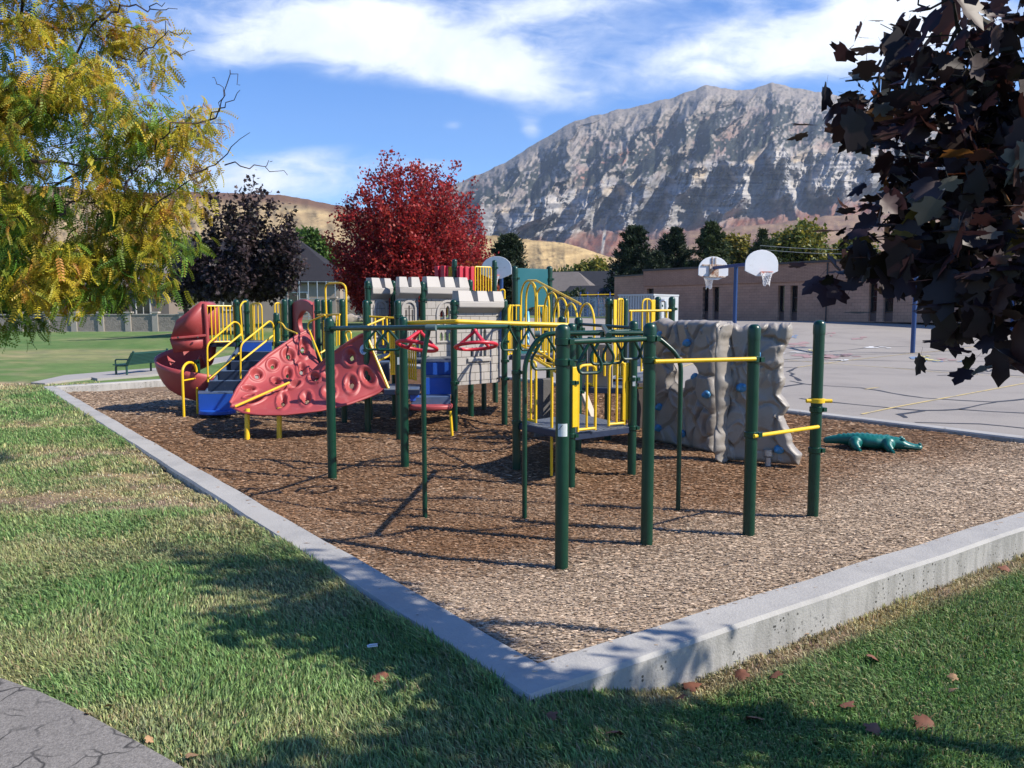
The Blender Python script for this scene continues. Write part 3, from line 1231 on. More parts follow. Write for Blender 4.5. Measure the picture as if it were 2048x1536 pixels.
    gully = sstep(0.50, 0.28, sp2) * 0.9 + sstep(0.6, 0.35, sp) * 0.4
    red = np.clip(upper * gully * sstep(0.95, 0.7, a) * sstep(0.4, 0.6, fbm(U * 3.3, h * 3.3, 3, 361)), 0, 1)
    c = L(c, scrub * 1.25, np.clip(red * 0.85 * (1.15 - west), 0, 1))
    trees = upper * sstep(1.04, 0.70, a) * (0.45 + 0.65 * sstep(0.34, 0.54, fbm(lean * 2.2, h * 2.0, 4, 367)))
    trees = np.clip(trees * (0.62 + 0.6 * west) + cl * 0.5 * west * sstep(0.4, 0.62, n1), 0, 1.2)
    dots = sstep(0.46, 0.54, 0.70 * n3 + 0.30 * n2 + 0.46 * (trees - 0.42))
    c = L(c, fir, np.clip(dots * (.35 + trees) * upper + dots * trees * (1 - upper), 0, .95))
    sk = sstep(ks + .035, ks - .03, a + 0.05 * (n1 - .5))
    sc2 = L(np.broadcast_to(talus, c.shape), scrub, sstep(0.40, 0.6, fbm(U * 6, h * 8, 5, 371)))
    grassy = np.array([0.42, 0.32, 0.18])
    foot = sstep(ks - 0.02, ks * 0.45, a) * sstep(0.45, 0.62, fbm(U * 4 + h * 5, h * 22, 4, 373)) * sstep(1250, 1500, px)[None]
    sc2 = L(sc2, grassy, foot)
    sc2 = L(sc2, np.array([0.10, 0.075, 0.06]), sstep(0.55, 0.75, n2) * 0.6)
    c = L(c, sc2, sk)
    streak = sk * sstep(0.04, 0.015, np.abs(U - 12.05 - 0.12 * (h + .0))) * sstep(0.08, 0.2, a)
    c = L(c, np.array([0.5, 0.45, 0.36]), streak)
    c = c * (0.74 + 0.5 * n2)[..., None]
    V = np.stack([X, Y, Z], -1).reshape(-1, 3)
    # the far side falls away behind the crest
    back = np.stack([dx[-1] * (Y[-1] + 1500) / dy[-1], Y[-1] + 1500, Z[-1] * 0.2], -1)
    V = np.concatenate([V, back])
    C = np.concatenate([c.reshape(-1, 3), c[-1]])
    me = np_mesh('mountain', V, grid_faces(NU, NV + 1), C)
    o = link('mountain', me, terrain_mat('mountain_ground', 0.03, 0.10, 6.0, 0.035), smooth=180)
    tag(o, kind='structure')


make_mountain()


def make_hill(name, sky, y_bottom, d0, d1, seed, tones, spots, rough=1.0):
    pxs = [p[0] for p in sky]
    NU, NV = 420, 120
    px = np.linspace(pxs[0], pxs[-1], NU)
    ys = np.interp(px, pxs, [p[1] for p in sky]) + 2.0 * (fbm(px / 18, px * 0, 4, seed) - 0.5) * 2
    a = np.linspace(0, 1, NV)[:, None]
    py = y_bottom + (ys - y_bottom) * a
    dist = d0 + (d1 - d0) * a ** 1.3
    U, h = px[None] / 100 + 0 * a, py / 100
    g = ridged(U * 1.5 - 0.5 * h, h * 1.1, 4, seed + 1)
    dist = dist + sstep(0, .15, a) * sstep(1.0, .85, a) * (g - .5) * -0.16 * (d1 - d0) * rough
    cx, cy = (px[None] - 1024) / F, (768 - py) / F
    dx, dy, dz = cx + 0 * cy, CT + cy * ST, -ST + cy * CT
    k = dist / dy
    V = np.stack([dx * k, dist, CAMH + dz * k], -1).reshape(-1, 3)
    n = sstep(.25, .75, fbm(U * 2.2 + h * 2, h * 15, 6, seed + 2, .6))
    n2 = fbm(U * 14, h * 30, 4, seed + 3)
    c = np.array(tones[0]) * (1 - n[..., None]) + np.array(tones[1]) * n[..., None]
    sh = sstep(0.60, 0.70, n2) * 0.55 * sstep(0.35, 0.6, fbm(U * 2, h * 4, 3, seed + 4))
    c = c * (1 - sh[..., None]) + np.array(tones[2]) * sh[..., None]
    edge = sstep(0.86, 0.96, a) * spots
    c = c * (1 - edge[..., None]) + np.array([0.14, 0.085, 0.06]) * edge[..., None]
    for (bx, by, rx, ry) in ((430, 445, 60, 12), (300, 425, 40, 8), (585, 415, 22, 5), (620, 460, 40, 6)):
        m = np.exp(-((px[None] - bx) / rx) ** 2 - ((py - by) / ry) ** 2)[..., None] * 0.7 * (spots > 0)
        c = c * (1 - m) + np.array([0.15, 0.13, 0.09]) * m
    V = np.concatenate([V, np.stack([dx[-1] * k[-1] * 1.3, dist[-1] * 1.3, (CAMH + dz[-1] * k[-1]) * 0.4], -1)])
    C = np.concatenate([c.reshape(-1, 3), c[-1]])
    me = np_mesh(name, V, grid_faces(NU, NV + 1), C)
    o = link(name, me, terrain_mat('dry_hill_ground', 0.15, 0.10, 1.5, 0.2), smooth=180)
    tag(o, kind='structure')


make_hill('hillside', [(-700, 330), (-300, 350), (100, 372), (280, 385), (400, 384), (470, 386), (560, 390), (620, 400), (690, 413), (800, 445), (900, 470), (1000, 500)],
          585, 420, 950, 401, [(0.27, 0.20, 0.115), (0.38, 0.285, 0.155), (0.12, 0.095, 0.06)], 1.0, 1.4)
make_hill('foothill', [(860, 475), (940, 470), (1000, 472), (1080, 482), (1130, 487), (1160, 495), (1210, 512), (1300, 530), (1420, 545), (1500, 560)],
          600, 260, 700, 421, [(0.30, 0.215, 0.11), (0.44, 0.32, 0.16), (0.15, 0.11, 0.065)], 0.0, 1.1)
make_hill('bench_land', [(1180, 530), (1300, 480), (1380, 462), (1460, 455), (1560, 445), (1650, 432), (1800, 425), (2100, 430), (2700, 460)],
          600, 700, 1900, 431, [(0.17, 0.105, 0.08), (0.27, 0.185, 0.115), (0.13, 0.075, 0.058)], 0.0, 0.6)


# ================================================================== BUILDINGS AND BACKGROUND
def brick_mat(name, c1, c2, mortar, sx=2.4, row=0.2, bump=0.006):
    if name in MATS:
        return MATS[name]
    m = bpy.data.materials.new(name)
    m.use_nodes = True
    t = NT(m.node_tree)
    p = [n for n in t.n if n.type == 'BSDF_PRINCIPLED'][0]
    uv = t.node('ShaderNodeUVMap')
    b = t.node('ShaderNodeTexBrick')
    b.inputs['Scale'].default_value = sx
    b.inputs['Color1'].default_value = (*c1, 1)
    b.inputs['Color2'].default_value = (*c2, 1)
    b.inputs['Mortar'].default_value = (*mortar, 1)
    b.inputs['Mortar Size'].default_value = 0.012
    b.inputs['Brick Width'].default_value = 0.5
    b.inputs['Row Height'].default_value = row
    t.l.new(uv.outputs[0], b.inputs['Vector'])
    n = t.noise(uv.outputs[0], 0.8, 6, 0.65)
    k = t.math('ADD', t.math('MULTIPLY', n, 0.7), 0.65)
    vm = t.node('ShaderNodeVectorMath', operation='SCALE')
    t.l.new(b.outputs[0], vm.inputs[0])
    t.l.new(k, vm.inputs[3])
    t.l.new(vm.outputs[0], p.inputs['Base Color'])
    p.inputs['Roughness'].default_value = 0.85
    p.inputs['Specular IOR Level'].default_value = 0.2
    bp = t.node('ShaderNodeBump')
    bp.inputs['Distance'].default_value = bump
    bp.invert = True
    t.l.new(b.outputs['Fac'], bp.inputs['Height'])
    t.l.new(bp.outputs[0], p.inputs['Normal'])
    MATS[name] = m
    return m


def planar_uv(me, ax, ay=(0, 0, 1)):
    while me.uv_layers:
        me.uv_layers.remove(me.uv_layers[0])
    uv = me.uv_layers.new(name='UVMap')
    ax, ay = Vector(ax), Vector(ay)
    for l in me.loops:
        co = me.vertices[l.vertex_index].co
        uv.data[l.index].uv = (co.dot(ax), co.dot(ay))
    return me


GLASS = mat('dark_window_glass', (0.012, 0.013, 0.016), 0.12, 0.0, spec=0.6)
DARK = mat('dark_metal', (0.02, 0.02, 0.022), 0.5, 0.1, 4)
SCH = brick_mat('rose_brown_block', (0.46, 0.265, 0.18), (0.41, 0.235, 0.16), (0.28, 0.17, 0.12), 1.25, 0.25)
SCHTOP = brick_mat('rose_brown_ribbed', (0.41, 0.235, 0.16), (0.37, 0.21, 0.145), (0.21, 0.125, 0.09), 1.25, 0.12)
SCHPAN = mat('brown_panel', (0.13, 0.082, 0.07), 0.7, 0.1, 2)


def school():
    zb = 0.98
    P0 = D(1288, 560, 66)
    P1 = D(2048, 560, 44)
    P0.z = P1.z = 0
    ex = (P1 - P0).normalized()
    nrm = Vector((ex.y, -ex.x, 0))           # toward the court
    LEN = 46.0

    def fx(px):
        d = ray(px, 600)
        q = isect(Vector((0, 0, 0)), Vector((d.x, d.y, 0)), P0, ex)
        q.z = 0
        return (q - P0).dot(ex)

    def zat(px, py):
        d = ray(px, py)
        q = isect(Vector((0, 0, 0)), Vector((d.x, d.y, 0)), P0, ex)
        return CAMH + d.z * q.y / d.y
    ztop = zat(1480, 529) - zb
    zband = zat(1650, 562) - zb
    th = thing('school_building', 'long low rose brown brick school building with flat roof behind the asphalt court', 'building', P0 + Vector((0, 0, zb)))
    wins = []
    for a, b, y0, y1 in ((1405, 1417, 574, 633), (1425, 1438, 574, 633), (1555, 1569, 571, 634), (1580, 1595, 571, 635),
                         (1737, 1754, 567, 637), (1766, 1787, 566, 638), (1925, 1945, 562, 643), (1958, 1980, 562, 643), (2030, 2052, 560, 646), (2068, 2092, 560, 646)):
        wins.append((fx(a), fx(b), 0.02, zat(a, y0) - zb))
    wins.append((fx(1293), fx(1307), zat(1300, 587.5) - zb, zat(1300, 577) - zb))
    out = [(0, 0), (LEN, 0), (LEN, zband), (0, zband)]
    holes = [[(a, z0 + .01), (b, z0 + .01), (b, z1), (a, z1)] for a, b, z0, z1 in wins]
    me = plate(out, holes, 0.5, 0.005)
    stand(me, P0, P0 + ex, zb)
    me.transform(Matrix.Translation(-nrm * 0.25))
    link('wall', planar_uv(me, ex), SCH, th, smooth=0)
    # upper band: ribbed, a little proud of the wall
    me = plate([(0, zband + .004), (LEN, zband + .004), (LEN, ztop - .16), (0, ztop - .16)], [], 0.6, 0.01)
    stand(me, P0, P0 + ex, zb)
    me.transform(Matrix.Translation(-nrm * 0.22))
    link('fascia_band', planar_uv(me, ex), SCHTOP, th, smooth=0)
    # ends, back, roof
    c = P0 - nrm * 0.55
    mb = MB().slab([tuple((c)[:2]), tuple((c + ex * LEN)[:2]), tuple((c + ex * LEN - nrm * 22)[:2]), tuple((c - nrm * 22)[:2])], zb, zb + ztop - .17)
    link('side_wall', planar_uv(mb.mesh(), nrm), SCH, th, smooth=0)
    c = P0 + nrm * 0.16 - ex * 0.08
    mb = MB().slab([tuple(c[:2]), tuple((c + ex * (LEN + .2))[:2]), tuple((c + ex * (LEN + .2) - nrm * 23)[:2]), tuple((c - nrm * 23)[:2])], zb + ztop - .155, zb + ztop)
    mb.build('roof_edge', mat('roof_flashing', (0.045, 0.035, 0.032), 0.5, 0.1, 2), th, smooth=0)
    for i, (a, b, z0, z1) in enumerate(wins):
        m = (a + b) / 2
        low = 0.72 if i < 10 else 0.0
        z00 = z0 + low * (z1 - z0) * 0.35
        g = MB()
        g.box(P0 + ex * m - nrm * 0.36 + Vector((0, 0, zb + (z00 + z1) / 2)), (b - a + .1, 0.04, z1 - z00 - .02), math.atan2(ex.y, ex.x))
        w = g.build('window', GLASS, th, smooth=0)
        fr = MB()
        rz = math.atan2(ex.y, ex.x)
        for zz in ((z00 + .03), (z00 * .45 + z1 * .55), (z1 - .03)):
            fr.box(P0 + ex * m - nrm * 0.31 + Vector((0, 0, zb + zz)), (b - a, 0.05, 0.05), rz)
        for xx in (a + .03, b - .03):
            fr.box(P0 + ex * xx - nrm * 0.305 + Vector((0, 0, zb + (z00 + z1) / 2)), (0.055, 0.05, z1 - z00), rz)
        fr.build('frame', DARK, w, smooth=0)
        if low:
            pn = MB().box(P0 + ex * m - nrm * 0.3 + Vector((0, 0, zb + z00 / 2 - .02)), (b - a + .08, 0.06, z00 - .03), rz)
            pn.build('lower_panel', SCHPAN, th, smooth=0)
    for px in (1655, 1890):
        x = fx(px)
        MB().tube([P0 + ex * x + nrm * 0.14 + Vector((0, 0, zb)), P0 + ex * x + nrm * 0.14 + Vector((0, 0, zb + ztop - .18))], 0.045, 8).build('downpipe', DARK, th)
    # lower wing at the left, set back
    Q1 = D(1288, 560, 70); Q0 = D(1229, 560, 74)
    e2 = (Q1 - Q0); e2.z = 0; e2.normalize()
    n2 = Vector((e2.y, -e2.x, 0))
    zt2 = D(1250, 550, 72).z - zb
    c = Vector((Q0.x, Q0.y, 0))
    L2 = (Q1 - Q0).length + 1.0
    mb = MB().slab([tuple(c[:2]), tuple((c + e2 * L2)[:2]), tuple((c + e2 * L2 - n2 * 14)[:2]), tuple((c - n2 * 14)[:2])], zb - .2, zb + zt2 - .12)
    link('wing_wall', planar_uv(mb.mesh(), e2), SCH, th, smooth=0)
    c = c + n2 * .1 - e2 * .1
    MB().slab([tuple(c[:2]), tuple((c + e2 * (L2 + .1))[:2]), tuple((c + e2 * (L2 + .1) - n2 * 14.3)[:2]), tuple((c - n2 * 14.3)[:2])], zb + zt2 - .117, zb + zt2).build('wing_roof', MATS['roof_flashing'], th, smooth=0)
    # thin pale pole in front of the wall
    p = on_court(1366, 638)
    t2 = thing('slim_pole', 'slim pale metal pole standing in front of the school wall', 'pole', p)
    mb = MB().tube([p, D(1366, 576, p.y)], 0.035, 8)
    mb.box(p + Vector((0, 0, .02)), (.2, .2, .04))
    mb.build('shaft', STEEL, t2)


school()


def gable_house(name, label, c, size, rz, wall_h, roof_h, wallm, roofm, wins=(), hip=0.35, cat='house', over=0.4, chimney=None):
    th = thing(name, label, cat, c)
    R = Matrix.Rotation(rz, 3, 'Z')
    W = lambda x, y, z: tuple(Vector(c) + R @ Vector((x, y, z)))
    lx, ly = size[0] / 2, size[1] / 2
    mb = MB()
    mb.slab([W(-lx, -ly, 0)[:2], W(lx, -ly, 0)[:2], W(lx, ly, 0)[:2], W(-lx, ly, 0)[:2]], c[2] - .3, c[2] + wall_h)
    mb.build('wall', wallm, th, smooth=0)
    ox, oy = lx + over, ly + over
    hx = max(0.0, lx - hip * ly * 2)
    if hip == 0: hx = ox
    z0, z1 = wall_h + .02, wall_h + roof_h
    mb = MB()
    e = [W(-ox, -oy, z0), W(ox, -oy, z0), W(ox, oy, z0), W(-ox, oy, z0)]
    l = [W(-ox, -oy, z0 - .22), W(ox, -oy, z0 - .22), W(ox, oy, z0 - .22), W(-ox, oy, z0 - .22)]
    r0, r1 = W(-hx, 0, z1), W(hx, 0, z1)
    mb.face([e[0], e[1], r1, r0]); mb.face([e[2], e[3], r0, r1]); mb.face([e[1], e[2], r1]); mb.face([e[3], e[0], r0])
    for i in range(4):
        j = (i + 1) % 4
        mb.face([l[i], l[j], e[j], e[i]])
    mb.face(l[::-1])
    rf = mb.build('roof', roofm, th, smooth=0)
    if chimney:
        q = Vector(c) + R @ Vector((chimney[0], chimney[1], wall_h + roof_h * .7))
        MB().box(q, (.7, .7, roof_h * .9), rz).box(q + Vector((0, 0, roof_h * .48)), (.85, .85, .12), rz).build('chimney', wallm, rf, smooth=0)
    for (x, z, w, h) in wins:
        f = MB()
        q = lambda xx, zz, d: Vector(c) + R @ Vector((xx, -ly - d, zz))
        for sx in (-1, 1):
            f.box(q(x + sx * (w / 2 + .04), z, .03), (.09, .1, h + .2), rz)
        for sz in (-1, 1):
            f.box(q(x, z + sz * (h / 2 + .05), .028), (w, .1, .1), rz)
        f.box(q(x, z, .025), (.05, .06, h), rz)
        wd = f.build('window', mat('pale_trim', (0.55, 0.52, 0.47), 0.6, 0.05), th, smooth=0)
        MB().box(q(x, z, .012), (w, .02, h), rz).build('pane', GLASS, wd, smooth=0)
    return th


def shingle(name, c):
    m = mat(name, c, 0.9, 0.12, 1.2, bump=0.02, bscale=14, spec=0.15, grime=((c[0] * .7, c[1] * .7, c[2] * .7), 3, 0.5, 0.8))
    return m


BEIGE = mat('beige_stucco', (0.30, 0.25, 0.205), 0.9, 0.08, 1.5, spec=0.15)
TAUPE = mat('taupe_stucco', (0.20, 0.165, 0.14), 0.9, 0.08, 1.5, spec=0.15)
ROOF1 = shingle('charcoal_shingles', (0.026, 0.025, 0.029))
ROOF2 = shingle('grey_brown_shingles', (0.14, 0.125, 0.115))
ROOF3 = shingle('dark_slate_shingles', (0.030, 0.032, 0.038))


def houses():
    c = D(462, 640, 76); c.z = 0.3
    gable_house('large_house', 'large beige house with dark charcoal hip roof behind the purple tree', c, (22.5, 13), 0.06, 3.9, 4.1, BEIGE, ROOF1,
                [(-6.8, 2.2, 1.3, 1.7), (-4.3, 2.2, 1.0, 1.7), (2.0, 2.2, 1.4, 1.5), (7.6, 2.1, 1.6, 1.6)], 0.36)
    c = D(190, 640, 71); c.z = 0.2
    gable_house('wing_house', 'beige house with brown roof half hidden behind the yellow tree', c, (17, 9), 0.0, 3.4, 2.6, TAUPE, ROOF2,
                [(-6, 2.0, 1.6, 1.5), (-1.5, 1.9, 1.5, 1.9), (2.2, 1.9, 1.5, 1.9), (6.4, 2.0, 1.1, 1.6)], 0.3)
    c = D(-250, 640, 74); c.z = 0.2
    gable_house('wing_house', 'low taupe house with charcoal roof at the far left edge', c, (17, 9), 0.1, 3.3, 3.0, TAUPE, ROOF1,
                [(-5, 2.0, 1.6, 1.5), (0, 1.9, 1.5, 1.7), (5.4, 2.0, 1.1, 1.6)], 0.3)
    c = D(1128, 600, 105); c.z = 0.9
    gable_house('small_house', 'grey roofed tan house between the teal panel and the yellow green tree', c, (8.5, 8), -0.25, 3.1, 2.6, BEIGE, ROOF2, [(1.5, 1.9, 1.2, 1.2)], 0.3)
    c = D(1170, 600, 135); c.z = 0.9
    gable_house('small_house', 'dark slate roofed house just behind the tan house', c, (11, 9), -0.3, 4.6, 2.6, TAUPE, ROOF3, [(3.0, 2.2, 1.4, 1.4)], 0.0)
    c = D(1186, 600, 100); c.z = 0.9
    gable_house('small_shed', 'low pale sided house with a shallow white edged roof beside the school', c, (5.5, 5), -0.5, 2.4, 1.4, WHITE, ROOF3, [(0.8, 1.4, 0.8, 0.8)], 0.0)
    c = D(1085, 600, 112); c.z = 0.9
    gable_house('small_house', 'pale house glimpsed between the arched climber and the teal panel', c, (7, 7), 0.2, 3.0, 2.0, WHITE, ROOF2, [(1.0, 1.7, 1.2, 1.2)], 0.3)


houses()


def wall_mat():
    m = mat('split_face_block', (0.27, 0.235, 0.20), 0.95, 0.16, 5, bump=0.05, bscale=9, spec=0.1, grime=((0.16, 0.145, 0.13), 2.2, 0.5, 0.75))
    return m


def boundary_wall(name, label, pts, h, zs, nbay):
    a, b = pts
    th = thing(name, label, 'wall', (a.x, a.y, zs))
    d = (b - a); d.z = 0
    L = d.length
    e = d.normalized()
    rz = math.atan2(e.y, e.x)
    wm = wall_mat()
    cap = mat('wall_cap_concrete', (0.36, 0.325, 0.28), 0.9, 0.08, 3, spec=0.15)
    for k in range(nbay + 1):
        p = a + e * (L * k / nbay)
        MB().box((p.x, p.y, zs + h * .52), (.42, .42, h * 1.04), rz).box((p.x, p.y, zs + h * 1.04 + .06), (.54, .54, .12), rz).build('pillar', cap, th, smooth=0)
        if k < nbay:
            q = a + e * (L * (k + .5) / nbay)
            pn = MB().box((q.x, q.y, zs + h * .47 + .0), (L / nbay - .44, .24, h * .94), rz).build('wall_panel', wm, th, smooth=0)
            MB().box((q.x, q.y, zs + h * .94 + .04), (L / nbay - .44, .32, .07), rz).box((q.x, q.y, zs + .05), (L / nbay - .445, .30, .1), rz).build('coping', cap, pn, smooth=0)


a, b = D(-420, 640, 60), D(350, 640, 60)
boundary_wall('boundary_wall', 'long low tan block wall with pillars along the far lawn', (D(-390, 640, 60), D(420, 640, 60)), 1.36, 0.07, 15)
boundary_wall('garden_wall', 'short tan block wall on a bank below the red tree', (D(668, 640, 57), D(850, 640, 57)), 1.45, 1.05, 3)


def boulders():
    for i, (px, py, r) in enumerate(((662, 640, .42), (680, 642, .34), (698, 637, .46), (713, 643, .36), (645, 641, .3))):
        p = D(px, py, 52)
        g = float(lz(p.x, p.y))
        mb = MB()
        mb.ball((p.x, p.y, g + r * .4), (r * 1.25, r, r * .75), 9, 6)
        mb.v = [(x + random.uniform(-1, 1) * r * .14, y + random.uniform(-1, 1) * r * .14, z + random.uniform(-1, 1) * r * .1) for x, y, z in mb.v]
        o = mb.build('boulder', mat('boulder_stone', (0.33, 0.29, 0.25), .9, .15, 2), smooth=30)
        o.data.transform(Matrix.Translation((-p.x, -p.y, -g)))
        o.location = (p.x, p.y, g)
        tag(o, ('second', 'third', 'fourth', 'rightmost', 'leftmost')[i] + ' tan boulder in the row on the bank below the short garden wall', 'boulder', 'boulders below the garden wall')


boulders()


# ------------------------------------------------------------------ basketball hoops
def fan_outline(w, h):
    """fan shaped board, origin at its bottom middle"""
    pts = [(-.16 * w, 0.0), (.16 * w, 0.0), (.34 * w, .10 * h), (.5 * w, .20 * h)]
    for k in range(13):
        an = math.pi * k / 12
        pts.append((.5 * w * math.cos(an), .46 * h + .54 * h * math.sin(an)))
    pts += [(-.5 * w, .20 * h), (-.34 * w, .10 * h)]
    return pts


def hoop_board(parent, p, face, rusty=False):
    """p: bottom middle of the board; face: direction the board looks"""
    face = Vector(face).normalized()
    side = Vector((-face.y, face.x, 0))
    w, h = 1.38, 0.98
    me = plate(fan_outline(w, h), [], 0.035, 0.012)
    stand(me, p, Vector(p) + side, p[2])
    bd = link('backboard', me, mat('backboard_white', (0.58, 0.60, 0.62), 0.5, 0.05, 2, grime=((0.44, 0.43, 0.41), 4, 0.55, 0.85)), parent)
    fr = MB()
    bk = Vector(p) - face * 0.045
    up = Vector((0, 0, 1))
    for x in (-.08, .08):
        fr.bar(bk + side * x + up * .08, bk + side * x + up * .95, .05, .04)
    for z in (.12, .62):
        fr.bar(bk + side * -.55 + up * z, bk + side * .55 + up * z, .04, .05)
    fr.box(bk - face * .03 + up * .38, (.42, .03, .55), math.atan2(side.y, side.x))
    fr.build('backing_frame', mat('rusty_white_frame', (0.55, 0.47, 0.38), 0.7, 0.15, 5, grime=((0.20, 0.075, 0.03), 5, 0.42, 0.62)), bd)
    rc = Vector(p) + face * 0.38 + up * 0.13
    rim = MB()
    circ = [rc + (side * math.cos(a) + face * math.sin(a)) * .235 for a in np.linspace(0, 2 * math.pi, 24, endpoint=False)]
    rim.tube(circ, .012, 6, closed=True)
    rim.bar(Vector(p) + up * .12 + face * .01, rc - face * .22, .13, .07)
    rim.build('rim', mat('rim_orange', (0.55, 0.11, 0.03), .5, .1, 8), bd)
    net = MB()
    rows = 6
    def np_(r, k):
        t = r / rows
        rad = .235 * (1 - t) + .12 * t - .03 * math.sin(t * math.pi)
        an = 2 * math.pi * (k + .5 * (r % 2)) / 10
        return rc + (side * math.cos(an) + face * math.sin(an)) * rad + up * (-.5 * t - .04 * t * math.sin(an * 3))
    for r in range(rows):
        for k in range(10):
            a = np_(r, k)
            for dk in ((0, 0), (0, 1)) if r % 2 else ((0, 0), (0, -1)):
                net.tube([a, np_(r + 1, k + dk[1])], .009, 4, cap=False)
    net.build('net', mat('net_cord', (0.72, 0.70, 0.68), .9, 0), bd)
    return bd


NAVYP = mat('navy_pole_paint', (0.012, 0.045, 0.15), 0.4, 0.08, 4, grime=((0.07, 0.09, 0.14), 6, 0.6, 0.9))


def double_hoop(loc, label, right=Vector((1, 0.0, 0)), height=3.05, arm=1.75, sides=(-1, 1)):
    th = thing('basketball_hoop', label, 'basketball hoop', loc, 'basketball hoops on the court')
    L = Vector(loc)
    top = L + Vector((0, 0, height + .38))
    mb = MB().tube([L - Vector((0, 0, .1)), top], .085, 12)
    mb.build('pole', NAVYP, th)
    ar = MB()
    x = right.normalized()
    ar.bar(top - x * (arm if -1 in sides else .1), top + x * (arm if 1 in sides else .1), .13, .13)
    ar.build('arm', NAVYP, th, bevel=.01)
    for s in sides:
        p = top + x * s * (arm + .05) - Vector((0, 0, .50))
        hoop_board(th, p, x * s)
    return th


p = on_court(1468, 690)
# boards turned so that one shows its face and the other its back
p = D(1468, 690, 33); p.z = float(court_z(p.x, p.y))
double_hoop(p, 'blue pole with two white fan shaped basketball boards left of the maple leaves', Vector((0.22, -0.975, 0)), 3.05, 1.95)
p = on_court(1825, 706)
double_hoop(p, 'blue pole with basketball boards half hidden behind the dark maple leaves', Vector((0.0, -1, 0)), 3.05, 1.95)
p = D(1003, 690, 37); p.z = float(court_z(p.x, p.y))
double_hoop(p, 'white fan shaped basketball board seen behind the castle wall', Vector((-0.25, -0.97, 0)), 3.0, .8, sides=(1,))
p = on_court(2024, 648)
double_hoop(p, 'farthest basketball hoop by the school wall at the right edge', Vector((0.86, -0.51, 0)), sides=(1,))


# ------------------------------------------------------------------ park bench
def bench():
    a, b = G(258, 753, .12), G(321, 745, .12)
    c = (a + b) / 2
    e = (b - a); e.z = 0
    Lb = e.length + .3
    e.normalize()
    n = Vector((-e.y, e.x, 0))            # to the left: the seat side
    if n.x > 0: n = -n
    z = float(lz(c.x, c.y))
    gm = mat('dark_green_bench', (0.012, 0.055, 0.045), .5, .1, 10)
    th = thing('park_bench', 'dark green metal park bench on a concrete pad left of the red slide', 'bench', (c.x, c.y, z))
    P = lambda u, v, h: Vector((c.x, c.y, z)) + e * u * .95 + n * v * .75 + Vector((0, 0, h * .66))
    mb = MB()
    for k in range(7):
        v = .02 + k * .07
        mb.bar(P(-Lb / 2, v, .46 - .02 * math.sin(k / 6 * math.pi)), P(Lb / 2, v, .46 - .02 * math.sin(k / 6 * math.pi)), .055, .025)
    mb.build('seat', gm, th)
    mb = MB()
    for k in range(8):
        h = .50 + k * .055
        v = -.02 - .028 * k
        q = MB()
        mb.bar(P(-Lb / 2, v, h), P(Lb / 2, v, h), .022, .050)
    mb.build('backrest', gm, th)
    for u in (-Lb / 2 + .06, Lb / 2 - .06):
        mb = MB()
        mb.tube(rounded([P(u, .42, -.05), P(u, .42, .43), P(u, -.02, .43), P(u, -.26, .97)], .06), .028, 8)
        mb.tube([P(u, .02, -.05), P(u, .02, .43)], .028, 8)
        mb.tube(rounded([P(u, .42, .43), P(u, .44, .66), P(u, -.10, .66)], .06), .018, 8)
        mb.build('leg', gm, th)


bench()


